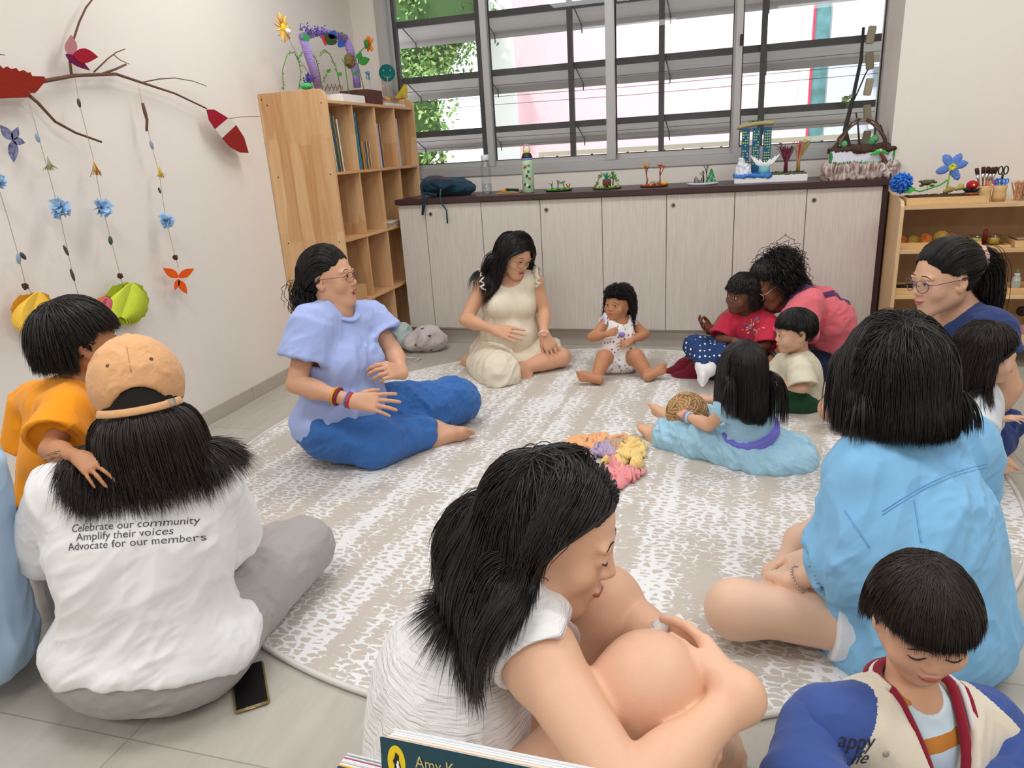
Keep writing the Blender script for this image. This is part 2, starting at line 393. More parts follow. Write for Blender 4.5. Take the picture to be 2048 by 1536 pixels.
class Head:
    def __init__(s, c, fwd, up, sc=1, kid=0, mouth=0, eyes=1, glasses=None, round_=1):
        s.c = V3(c); s.B = fr_yz(V3(fwd), V3(up)); s.s = sc; s.kid = kid; s.mouth = mouth; s.eyes = eyes
        s.CR = np.array([.0745+.004*kid, .0925+.001*kid, .083+.003*kid])*sc; s.CC = s.W(0, -.012, .034+.004*kid); s.fz = 1-.16*kid
    def W(s, x, y, z): return s.c+(s.B[0]*x+s.B[1]*y+s.B[2]*z)*s.s
    def Lc(s, P): return (P-s.c)@s.B.T/s.s
    def add(s, sd):
        q = s.s; z = s.fz; K = s.kid; e = lambda p, R, k=.01, kind='add': sd.ell(s.W(*p), np.array(R)*q, s.B, k*q, kind)
        e((0, -.012, .034+.004*K), s.CR/q, .02)
        e((0, .024, -.018*z), (.064+.004*K, .064, .080*z+.004), .03)
        for sg in (-1, 1):
            sd.cone(s.W(sg*(.041+.004*K), .0, -.056*z), s.W(sg*.014, .058, -.092*z), .024*q, .021*q, .03*q)
            e((sg*(.034+.004*K), .058, (-.03-.008*K)*z), (.027+.004*K, .024+.003*K, .026+.004*K), .018)
            e((sg*.028, .079, .022*z), (.024, .010, .007), .014)
        e((0, .068, -.060*z), (.030, .026, .028), .018)
        sd.cone(s.W(-.007, .070, -.098*z), s.W(.007, .070, -.098*z), .0155*q, .0155*q, .016*q)
        for sg in (-1, 1):
            e((sg*.031, .100, .003*z), (.0165, .0125, .0115), .012, 'sub')
            e((sg*.031, .0775, .003*z), (.0165, .0125, .0125), .006)
        nl = .108-.006*K
        sd.cone(s.W(0, .083, .008*z), s.W(0, nl-.009, -.024*z), .0072*q, .0098*q, .012*q); e((0, nl-.009, -.027*z), (.010, .009, .0085), .006)
        for sg in (-1, 1): e((sg*.0105, .0915, -.031*z), (.0075, .009, .0062), .006)
        e((0, .093, -.0575*z), (.0195, .0065, .0052), .004); e((0, .0915, -.0655*z), (.016, .0065, .0058), .004)
        if s.mouth > .3: e((0, .100, -.066*z), (.014, .017, .009*s.mouth+.002), .004, 'sub')
        else: sd.cone(s.W(-.02, .0935, -.0612*z), s.W(.02, .0935, -.0612*z), .0016*q, .0016*q, .003*q, 'sub')
        for sg in (-1, 1):   # ears
            Be = fr_yz(s.B[1]*.92+s.B[0]*sg*.35, s.B[2])
            c0 = s.W(sg*.0765, -.012, -.004)
            sd.ell(c0, np.array([.0085, .0185, .031])*q, Be, .008*q); sd.ell(s.W(sg*.084, -.006, -.002), np.array([.0065, .011, .019])*q, Be, .005*q, 'sub')
            sd.cone(s.W(sg*.074, .004, -.026), s.W(sg*.076, -.002, -.036), .0068*q, .0062*q, .006*q)
    def surf(s, sd, x, z, y0=.15, lift=0.):
        """point of the face surface in front of local (x,z)"""
        p = s.W(x, y0, z)
        for _ in range(40):
            d = float(sd.ev(p[None])[0])
            if d < .0004: break
            p = p-s.B[1]*d*.8
        return p+s.B[1]*lift
def face_parts(H, _b, root, open_=1., gaze=(0, 0), brow='#14100f', lip='#b5605a', smile=0., lid=0):
    sd = SDF(); H.add(sd)
    q, z = H.s, H.fz
    for sg in (-1, 1):
        # eye
        mb = MB()
        if open_ > .25:
            c = H.surf(sd, sg*.031, .003*z); eh = .0062*open_*(1+.25*H.kid)
            Rm = Matrix(np.array(H.B).T.tolist()).to_4x4()
            mb.mi = 0; mb.sph(c-H.B[1]*.0052*q, q, 16, Rm, (.0142, .0062, eh))
            gc = c+(H.B[0]*(gaze[0]*.006)+H.B[2]*(gaze[1]*.003-.0003))*q
            mb.mi = 1; mb.sph(gc-H.B[1]*.0015*q, q, 12, Rm, (.0060+.001*H.kid, .0036, min(.006+.001*H.kid, eh*1.02)))
            mb.build('eye', [M['eyewhite'], M['iris']], root, True); mb = MB()
        pts = []
        for t in np.linspace(-1, 1, 9):
            zz = (.003+(.0068*max(open_, .0)*(1-t*t) if open_ > .25 else -.0045*(1-t*t)-.001))*z
            pts.append(H.surf(sd, sg*.031+t*.0155, zz+.0005, lift=.0006*q))
        mb.tube(pts, [.0006*q+.0011*q*(1-abs(t)**3) for t in np.linspace(-1, 1, 9)], 6); mb.build('eyelash', M['hair'], root, True)
        mb = MB(); pts = [H.surf(sd, sg*(.0315+t*.0185), (.0255+.004*(1-t*t)-.002*t*sg*sg)*z, lift=-.0004*q) for t in np.linspace(-1, 1, 8)]
        mb.tube(pts, [(.0009+.0013*(1-abs(t)**2))*q for t in np.linspace(-1, 1, 8)], 6, flat=(H.B[1], .5)); mb.build('eyebrow', M['brow'], root, True)
    mb = MB(); n = 9; T = np.linspace(-1, 1, n); mo = H.mouth
    up = [H.surf(sd, t*.0215*(1+.15*smile), (-.0575+.0035*abs(t)**1.5*smile-.0035*abs(t)**2*(1-smile)+(.004*mo*(1-t*t) if mo > .3 else 0))*z, lift=-.0012*q) for t in T]
    lo = [H.surf(sd, t*.0195*(1+.15*smile), (-.0655+.0050*abs(t)**1.5*smile+.002*abs(t)**2-(.007*mo*(1-t*t) if mo > .3 else 0))*z, lift=-.0014*q) for t in T]
    mb.tube(up, [(.0008+.0026*(1-abs(t)**2))*q for t in T], 8); mb.tube(lo, [(.0008+.0033*(1-abs(t)**2))*q for t in T], 8)
    mb.build('lips', mat('lip_'+lip[1:], lip, .45), root, True)
    if mo > .3:
        mb = MB(); c = H.W(0, .081, -.066*z); mb.sph(c, q, 12, Matrix(np.array(H.B).T.tolist()).to_4x4(), (.0135, .008, .0075*mo)); mb.build('mouth_inside', mat('mouth_dark', '#3a1414', .5), root, True)
def glasses(H, sd, root, m, rx=.021, rz=.0185, cx=.0315, y=None, rad=.0011, round_=1.):
    q, z = H.s, H.fz; y = y or .104; mb = MB(); gl = []
    for sg in (-1, 1):
        pts = []
        for k in range(25):
            a = 2*PI*k/24; ca, sa = math.cos(a), math.sin(a); e = 2/(2+.8*(1-round_))
            pts.append(H.W(sg*cx+rx*math.copysign(abs(ca)**e, ca), y-.010*abs(ca)*(ca*sg > 0), (-.001*z)+rz*math.copysign(abs(sa)**e, sa)))
        mb.tube(pts, rad*q, 6, cap=False); gl.append(pts)
        mb.tube([H.W(sg*(cx+rx), y-.010, .006), H.W(sg*.076, y-.022, .007), H.W(sg*.0805, .02, .006), H.W(sg*.079, -.012, .004), H.W(sg*.078, -.026, -.014)], rad*q, 6)
        mb.tube([H.W(sg*.010, y, .004), H.W(sg*.009, y-.009, -.006)], rad*.7*q, 6)
    mb.tube([H.W(-(cx-rx), y, .003), H.W(0, y+.001, .008), H.W((cx-rx), y, .003)], rad*q, 6)
    g = mb.build('glasses', m, root, True)
    mb = MB()
    for pts in gl:
        vs = [mb.bm.verts.new(Vector(p)) for p in pts[:-1]]; mb.bm.faces.new(vs)
    mb.build('lens', M['lens'], g)

# ---------------------------------------------------------------- hair
def strands_mesh(P, w, taper=.25, sides=3):
    """P (n,S,3) -> verts, quads"""
    n, S, _ = P.shape; T = np.gradient(P, axis=1); T /= np.linalg.norm(T, axis=2, keepdims=True)+1e-9
    ref = np.array([.31, .17, .93]); X = np.cross(T, ref); X /= np.linalg.norm(X, axis=2, keepdims=True)+1e-9; Y = np.cross(T, X)
    t = np.linspace(0, 1, S)[None, :, None]; prof = np.minimum(1, .6+2*t)*np.clip((1-t)/taper, 0.06, 1)
    R = (w[:, None, None] if hasattr(w, 'shape') else w)*prof
    V = np.stack([P+(X*math.cos(a)+Y*math.sin(a))*R for a in np.arange(sides)*2*PI/sides], 2)   # n,S,sides,3
    ii = np.arange(n)[:, None, None]; jj = np.arange(S-1)[None, :, None]; kk = np.arange(sides)[None, None, :]
    f = lambda i, j, k: (i*S+j)*sides+k % sides
    Q = np.stack([f(ii, jj, kk), f(ii, jj, kk+1), f(ii, jj+1, kk+1), f(ii, jj+1, kk)], -1).reshape(-1, 4)
    return V.reshape(-1, 3), Q
def hair(H, sd, root, n=2500, L=.3, style='crown', w=.0011, seed=1, zf=.062, yf=.052, ys=-.002, zn=-.055, grav=.35, vol=(.003, .016), tie=None, tail=None,
         part=-.015, fringe=None, capoff=.006, m=None, S=14, clump=.45, curl=0., h=None, name='hair', crown=(0, -.055, .10), wind=None, Lside=None, mass=None, flick=0., trim=None, zmax=None, front=None, fq=14, hc=4.5):
    rs = np.random.RandomState(seed); q = H.s; m = m or M['hair']
    def scalp(l):   # local coordinates (unit head)
        x, y, z = l.T; ax = np.abs(x)
        top = z > zf-hc*x*x+ (y-.07)*.25
        if zmax is not None: return (z < zmax) & (y < ys+np.clip(z, -.1, .06)*.55) & (z > zn)
        return ((z > zf-hc*x*x+.002) | (y < ys+np.clip(z, -.1, .06)*.55-.002)) & (z > zn)
    # cap
    cap = SDF(); cap.ell(H.CC, H.CR+capoff*q, H.B, .01); cap.ell(H.W(0, -.045, -.01), np.array([.060, .052, .055])*q+capoff*q*.6, H.B, .02*q)
    def hl(P):
        l = H.Lc(P); x, y, z = l[..., 0], l[..., 1], l[..., 2]
        a = zf-hc*x*x+.0035*np.sin(x*260+2*np.sin(x*90))-z; b = y-(ys+np.clip(z, -.1, .06)*.55); kk = .012
        hh = np.maximum(kk-np.abs(a-b), 0)/kk
        return (np.minimum(a, b)-hh*hh*kk*.25)*q
    cap.fn(hl, H.c, .2*q, .004*q); cap.fn(lambda P: (zn-H.Lc(P)[..., 2])*q, H.c, .2*q, .006*q)
    for mm in (mass or []): cap.cone(H.W(*mm[0]), H.W(*mm[1]), mm[2]*q, mm[3]*q, .015*q)
    V, Q = cap.mesh(h or .004*q); V = smooth_mesh(V, Q, 2)
    out = [(V, Q)]; ncap = len(Q)
    def roots(n):
        R = []
        while sum(map(len, R)) < n:
            d = rs.normal(size=(n*3, 3)); d /= np.linalg.norm(d, axis=1)[:, None]
            P = H.CC+(d*(H.CR+.001))@H.B; l = H.Lc(P); R.append(P[scalp(l)])
        return np.concatenate(R)[:n]
    col = SDF(); col.ops = list(sd.ops)
    for mm in (mass or []): col.cone(H.W(*mm[0]), H.W(*mm[1]), (mm[2]-.004)*q, (mm[3]-.004)*q, .02*q)
    base = (capoff+.0022)*q
    def run(P, comb, L, S, grav, off, inert=.55, combfall=0., g0=None):
        n = len(P)
        if zmax is None: f0 = col.ev(P); P = P+col.grad(P)*np.maximum(base-.0006*q-f0, 0)[:, None]
        out = np.zeros((n, S, 3)); out[:, 0] = P; d = comb(P, np.zeros(n)); Ls = L if hasattr(L, 'shape') else np.full(n, L)
        for j in range(1, S):
            t = j/(S-1); c = comb(P, np.full(n, t)); g = np.array([0, 0, -1.])
            gw = grav*(1+2.2*t); cw = (1-combfall*t)*(1-inert)*(np.clip((H.Lc(P)[:, 2:3]+.01)/.05, 0, 1) if combfall else 1); d = d*inert+c*cw+g*gw*.5
            if wind is not None: d = d+np.asarray(wind)*t
            d /= np.linalg.norm(d, axis=1, keepdims=True)+1e-9; P = P+d*(Ls/(S-1))[:, None]
            for _ in range(2):
                f = col.ev(P); o = np.maximum(off*min(1, .35+t*3), base*(1 if zmax is None else 0)); pen = np.maximum(o-f, 0)
                if pen.max() > 0:
                    G = col.grad(P); P = P+G*pen[:, None]
            if front is not None:
                l = H.Lc(P); ex = np.maximum(l[:, 1]-(front[0]+front[1]*np.maximum(l[:, 2], 0)), 0)*min(1, t*4); P = P-H.B[1]*(ex*q*.9)[:, None]
            dd = P-out[:, j-1]; ll = np.linalg.norm(dd, axis=1, keepdims=True)+1e-9; P = out[:, j-1]+dd/ll*np.minimum(ll, 1.25*(Ls/(S-1))[:, None])
            dn = (P-out[:, j-1]); d = dn/(np.linalg.norm(dn, axis=1, keepdims=True)+1e-9); out[:, j] = P
        return out
    def tang(P, v):
        nn = (P-H.CC)@H.B.T/(H.CR**2); nn = nn@H.B; nn /= np.linalg.norm(nn, axis=1, keepdims=True)
        v = v-nn*(v*nn).sum(1)[:, None]; return v/(np.linalg.norm(v, axis=1, keepdims=True)+1e-9)
    def clumpit(A, amt):
        if amt <= 0: return A
        k = max(4, len(A)//14); ci = rs.choice(len(A), k, False); C = A[ci, A.shape[1]//2]
        mid = A[:, A.shape[1]//2]; b = np.zeros(len(A), int)
        for s0 in range(0, len(A), 500): b[s0:s0+500] = ((mid[s0:s0+500, None]-C[None])**2).sum(2).argmin(1)
        t = np.linspace(0, 1, A.shape[1])[None, :, None]**1.3*amt
        return A*(1-t)+A[ci][b]*t
    def cut_(A):
        l = H.Lc(A); bad = trim(l[..., 0], l[..., 1], l[..., 2], l[:, :1]); bad |= bad.cumsum(1) > 0; k = np.where(bad.any(1), bad.argmax(1), A.shape[1]-1)
        k = np.maximum(k-1+rs.rand(len(A))*.9, .6); t = np.linspace(0, 1, A.shape[1])[None]*k[:, None]; i = np.minimum(t.astype(int), A.shape[1]-2); f = (t-i)[..., None]; r_ = np.arange(len(A))[:, None]
        return A[r_, i]*(1-f)+A[r_, i+1]*f
    def wav(A):
        if curl <= 0: return A
        t = np.linspace(0, 1, A.shape[1])[None, :]; ph = rs.rand(len(A), 1)*6.28; fr = fq+rs.rand(len(A), 1)*10
        a = curl*np.minimum(1, t*2.5)
        A = A.copy(); A[..., 0] += a*np.cos(fr*t+ph); A[..., 1] += a*np.sin(fr*t+ph); A[..., 2] += a*.7*np.sin(fr*.8*t+ph*2); return A
    n0 = n; P = roots(n); off = (vol[0]+(vol[1]-vol[0])*rs.rand(n)**.8)*q
    if style in ('crown', 'part', 'bob'):
        cr = H.W(*crown); crj = rs.normal(size=(n, 3))*.012*q; pj = rs.normal(size=(n, 1))*.004
        def comb(P, t):
            l = H.Lc(P)
            if style == 'crown': v = P-cr-crj
            else:
                sg = np.where(l[:, :1] > part+pj, 1., -1.); v = (sg*H.B[0])*1.0-H.B[2]*.35*np.ones_like(P)-H.B[1]*(.35 if style == 'part' else .15)
                back = l[:, 1:2] < -.03; vb = P-cr-crj; vb = vb-H.B[0]*(vb@H.B[0])[:, None]*.55; v = np.where(back, vb, v)
            v = v/(np.linalg.norm(v, axis=1, keepdims=True)+1e-9)
            return tang(P, v)
        Ls = L*(.88+.24*rs.rand(n)); l0 = H.Lc(P)
        if Lside is not None:   # shorter fringe / sides: callable on local root coordinates
            Ls = Lside(l0, Ls, rs)
        A = run(P, comb, Ls, S, grav, off, combfall=1.)
        if trim is not None: A = cut_(A)
        A = wav(clumpit(A, clump))
        if flick: 
            t = np.linspace(0, 1, S)[None, :, None]**4; A = A+(rs.normal(size=(n, 1, 3))*flick)*t
        V2, Q2 = strands_mesh(A, w*q*(.7+.6*rs.rand(n))); out.append((V2, Q2))
    if style == 'back':
        T = H.W(*tie)
        def comb(P, t):
            v = T-P; v /= np.linalg.norm(v, axis=1, keepdims=True)+1e-9; l = H.Lc(P); v = v+H.B[2]*np.clip(l[:, 1:2]/.05, 0, 1)*.7; return tang(P, v)
        Ls = np.linalg.norm(P-T, axis=1)*1.22+.01
        A = run(P, comb, Ls, 9, 0., off*.5, inert=.3); 
        tt = np.linspace(0, 1, 9)[None, :, None]**3; A = A*(1-tt*.8)+(T+rs.normal(size=(n, 1, 3))*.006*q)*tt*.8
        A = clumpit(A, .2); V2, Q2 = strands_mesh(A, w*q*(.7+.6*rs.rand(n)), .1); out.append((V2, Q2))
    if tail:   # dict(n, L, dir, spread, off)
        nt = tail['n']; T = H.W(*tie) if tie is not None else V3(tail['at']); rr = rs.normal(size=(nt, 3))*tail.get('r', .012)*q
        P = T+rr; dv = nrm(tail['dir']); sp = tail.get('spread', .2)
        D0 = dv+rs.normal(size=(nt, 3))*sp; D0 /= np.linalg.norm(D0, axis=1, keepdims=True)
        Lt = tail['L']*(.75+.35*rs.rand(nt)); A = np.zeros((nt, S, 3)); A[:, 0] = P; d = D0; gw = tail.get('grav', .35)
        for j in range(1, S):
            d = d*1.+np.array([0, 0, -gw])*(.4 if j < 3 else 1)+(-rr)*tail.get('tight', 3)*.3; d /= np.linalg.norm(d, axis=1, keepdims=True); P = P+d*(Lt/(S-1))[:, None]
            f = col.ev(P); pen = np.maximum(tail.get('off', .006)-f, 0)
            if pen.max() > 0: P = P+col.grad(P)*pen[:, None]
            A[:, j] = P
        A = wav(clumpit(A, clump)); V2, Q2 = strands_mesh(A, w*q*1.1*(.7+.6*rs.rand(nt))); out.append((V2, Q2))
    Vs, Qs, b = [], [], 0
    for V, Q in out: Vs.append(V); Qs.append(Q+b); b += len(V)
    Qa = np.concatenate(Qs); mi = np.zeros(len(Qa), np.int32); mi[:ncap] = 1
    return npmesh(name, np.concatenate(Vs), Qa, [m, mat('hair_under', '#15110f', .6, spec=.3)], root, True, mi)
def pants(sd, J, s, g, inf, k=.05, cuff=1., side='lr', an=True):
    sd.ell(J['pel'], np.array([.165, .125, .10])*s*g+inf, tfr(J)[0], k)
    for c in side:
        h_, kn, a = J['hi'+c], J['kn'+c], J['an'+c]
        sd.cone(h_, kn, .088*s*g+inf, .062*s*g+inf, k)
        if an: sd.flat(kn, kn+(a-kn)*.93, .06*s*g+inf, .045*s*g*cuff+inf, .03)
def text_on(txt, sd, origin, xdir, ydir, size, m, parent, name='lettering', thick=.0006, align='CENTER', space=1., shear=0):
    """lettering laid on a surface: flat font outline projected against the surface along the plane normal"""
    cu = bpy.data.curves.new('t', 'FONT'); cu.body = txt; cu.size = size; cu.align_x = align; cu.space_line = space; cu.shear = shear; cu.resolution_u = 3
    o = bpy.data.objects.new('t', cu); COL.objects.link(o); dg = bpy.context.evaluated_depsgraph_get(); me = bpy.data.meshes.new_from_object(o.evaluated_get(dg))
    bpy.data.objects.remove(o); X = nrm(xdir); Y = nrm(ydir-X*(V3(ydir)@X)); Z = np.cross(X, Y)
    bm = bmesh.new(); bm.from_mesh(me)
    for _ in range(2):
        es = [e for e in bm.edges if e.calc_length() > .012]
        if es: bmesh.ops.subdivide_edges(bm, edges=es, cuts=1, use_grid_fill=False)
    bmesh.ops.triangulate(bm, faces=bm.faces); bm.to_mesh(me); bm.free()
    V = np.zeros(len(me.vertices)*3, np.float32); me.vertices.foreach_get('co', V); V = V.reshape(-1, 3).astype(float)
    P = V3(origin)+V[:, :1]*X+V[:, 1:2]*Y
    if sd is not None:
        if hasattr(sd, 'ops'):
            P = P+Z*.12
            for _ in range(60): P = P-Z*(np.clip(sd.ev(P), -.02, .05)*.8)[:, None]
        else:  # list of mesh objects: ray cast
            from mathutils.bvhtree import BVHTree
            bv = BVHTree.FromPolygons([v.co[:] for v in sd.data.vertices], [p.vertices[:] for p in sd.data.polygons]); off = Vector(sd.matrix_world.translation)
            for i, p in enumerate(P):
                r = bv.ray_cast(Vector(p+Z*.3)-off, -Vector(Z)); 
                if r[0] is not None: P[i] = np.array(r[0]+off)
        P = P+Z*thick
    me.vertices.foreach_set('co', P.astype(np.float32).ravel()); me.update(); return link(name, me, m, parent)
def person(name, label, root, group=None):
    r = empty(name, root, label, 'person'); return r
# ---------------------------------------------------------------- materials in use
M = {}
M['hair'] = mat('black_hair', '#17120f', .36, spec=.55); M['hair_brown'] = mat('dark_brown_hair', '#231814', .36, spec=.55)
M['brow'] = mat('brow', '#2a201b', .8); M['eyewhite'] = mat('eyewhite', '#e9e2dd', .25); M['iris'] = mat('iris', '#1c100b', .12)
M['white_plastic'] = mat('white_plastic', '#eceae6', .4); M['alu'] = mat('aluminium', '#b9b9b8', .42, .35); M['seal'] = mat('rubber_seal', '#2b2b2c', .6)
def mix_glass(name, tint, refl, rough=.0):
    m = bpy.data.materials.new(name); m.use_nodes = True; nt = m.node_tree; nt.nodes.remove(nt.nodes['Principled BSDF']); N = nt.nodes; L = nt.links
    t = N.new('ShaderNodeBsdfTransparent'); t.inputs[0].default_value = tint; g = N.new('ShaderNodeBsdfGlossy'); g.inputs['Roughness'].default_value = rough
    f = N.new('ShaderNodeLayerWeight' if refl else 'ShaderNodeValue')
    if refl: f.inputs[0].default_value = refl
    else: f.outputs[0].default_value = .09
    x = N.new('ShaderNodeMixShader'); L.new(f.outputs[0], x.inputs[0]); L.new(t.outputs[0], x.inputs[1]); L.new(g.outputs[0], x.inputs[2]); L.new(x.outputs[0], N['Material Output'].inputs[0]); return m
M['lens'] = mix_glass('lens_glass', (.97, .97, .98, 1), .04); M['glass'] = mix_glass('window_glass', (.93, .95, .96, 1), .22); M['clear'] = mix_glass('clear_plastic', (.90, .93, .94, 1), None)
def wood(name, c1, c2, axis, scale=1., rough=.42, staves=.07, seed=0.):
    """solid wood of glued staves; axis = grain direction"""
    m = bpy.data.materials.new(name); m.use_nodes = True; nt = m.node_tree; N = nt.nodes; L = nt.links; b = N['Principled BSDF']; b.inputs['Roughness'].default_value = rough; b.inputs['Specular IOR Level'].default_value = .35
    tc = N.new('ShaderNodeTexCoord'); mp = N.new('ShaderNodeMapping'); L.new(tc.outputs['Object'], mp.inputs[0])
    sc = [14*scale]*3; sc[axis] = 1.1*scale; mp.inputs['Scale'].default_value = sc; mp.inputs['Location'].default_value = (seed, seed*2, seed)
    n = N.new('ShaderNodeTexNoise'); n.inputs['Scale'].default_value = 1.6; n.inputs['Detail'].default_value = 6; n.inputs['Distortion'].default_value = 1.2; L.new(mp.outputs[0], n.inputs[0])
    mp2 = N.new('ShaderNodeMapping'); L.new(tc.outputs['Object'], mp2.inputs[0]); s2 = [1/staves]*3; s2[axis] = 1/(staves*7); mp2.inputs['Scale'].default_value = s2
    v = N.new('ShaderNodeTexVoronoi'); v.distance = 'CHEBYCHEV'; v.inputs['Scale'].default_value = 1; v.inputs['Randomness'].default_value = .35; L.new(mp2.outputs[0], v.inputs[0])
    sep = N.new('ShaderNodeSeparateColor'); L.new(v.outputs['Color'], sep.inputs[0]); a = N.new('ShaderNodeMath'); a.operation = 'MULTIPLY_ADD'; a.inputs[1].default_value = .34; L.new(sep.outputs[0], a.inputs[0])
    a2 = N.new('ShaderNodeMath'); a2.operation = 'MULTIPLY_ADD'; a2.inputs[1].default_value = .9; a2.inputs[2].default_value = -.18; L.new(n.outputs[0], a2.inputs[0]); L.new(a2.outputs[0], a.inputs[2])
    r = N.new('ShaderNodeValToRGB'); r.color_ramp.elements[0].position = .1; r.color_ramp.elements[1].position = .85; r.color_ramp.elements[0].color = srgb(c1); r.color_ramp.elements[1].color = srgb(c2)
    L.new(a.outputs[0], r.inputs[0]); L.new(r.outputs[0], b.inputs['Base Color']); return m
M['rubberwood'] = wood('rubberwood_upright', '#c28e5c', '#e6c295', 2); M['rubberwood_flat'] = wood('rubberwood_flat', '#cd9763', '#e2b887', 1)
M['birch'] = wood('birch_shelf', '#cda677', '#e3c69b', 0, .8, staves=.11); M['birch_up'] = wood('birch_side', '#d0a97b', '#e3c69b', 2, .8, staves=.11); M['plyback'] = wood('ply_back', '#c09a72', '#cfac86', 2, .4, .6, staves=.5)
M['tray'] = wood('tray_wood', '#d9ad72', '#e8c48f', 0, 1.5)
M['wall'] = mat('wall_paint', '#e9e2d9', .85, spec=.2, bump=(160, .06)); M['ceil'] = mat('ceiling_paint', '#f1efec', .9)
M['skirt'] = mat('skirting_tile', '#b5aca0', .35, var=(3, .6, (1, .3, 3)), col2='#c0b7ab')
M['counter'] = mat('dark_laminate', '#3d2a29', .38, var=(6, .7, (.6, 6, 6)), col2='#4a3433')
def laminate():
    m = mat('door_laminate', '#d0c7bc', .5, var=(22, .5, (7, 7, .35)), col2='#dfd7cd'); return m
M['laminate'] = laminate()
def floor_mat():
    m = bpy.data.materials.new('floor_tiles'); m.use_nodes = True; nt = m.node_tree; N = nt.nodes; L = nt.links; b = N['Principled BSDF']
    tc = N.new('ShaderNodeTexCoord'); mp = N.new('ShaderNodeMapping'); mp.inputs['Location'].default_value = (1.24, -.968, 0); L.new(tc.outputs['Object'], mp.inputs[0])
    br = N.new('ShaderNodeTexBrick'); br.offset = 0; br.squash = 1; br.inputs['Scale'].default_value = 1; br.inputs['Brick Width'].default_value = .58; br.inputs['Row Height'].default_value = .58
    br.inputs['Mortar Size'].default_value = .0016; br.inputs['Mortar Smooth'].default_value = .1; br.inputs['Color1'].default_value = srgb('#b9b4a9'); br.inputs['Color2'].default_value = srgb('#c1bcb1'); br.inputs['Mortar'].default_value = srgb('#9a9488')
    L.new(mp.outputs[0], br.inputs[0])
    mp2 = N.new('ShaderNodeMapping'); mp2.inputs['Scale'].default_value = (2.2, .5, 1); mp2.inputs['Rotation'].default_value = (0, 0, .5); L.new(tc.outputs['Object'], mp2.inputs[0])
    n = N.new('ShaderNodeTexNoise'); n.inputs['Scale'].default_value = 9; n.inputs['Detail'].default_value = 7; n.inputs['Distortion'].default_value = .6; L.new(mp2.outputs[0], n.inputs[0])
    r = N.new('ShaderNodeValToRGB'); r.color_ramp.elements[0].position = .35; r.color_ramp.elements[1].position = .65; r.color_ramp.elements[0].color = (.86, .86, .86, 1); r.color_ramp.elements[1].color = (1, 1, 1, 1); L.new(n.outputs[0], r.inputs[0])
    x = N.new('ShaderNodeMix'); x.data_type = 'RGBA'; x.blend_type = 'MULTIPLY'; x.inputs[0].default_value = .7; L.new(br.outputs[0], x.inputs[6]); L.new(r.outputs[0], x.inputs[7]); L.new(x.outputs[2], b.inputs['Base Color'])
    b.inputs['Roughness'].default_value = .16; b.inputs['Specular IOR Level'].default_value = .45; return m
M['floor'] = floor_mat()
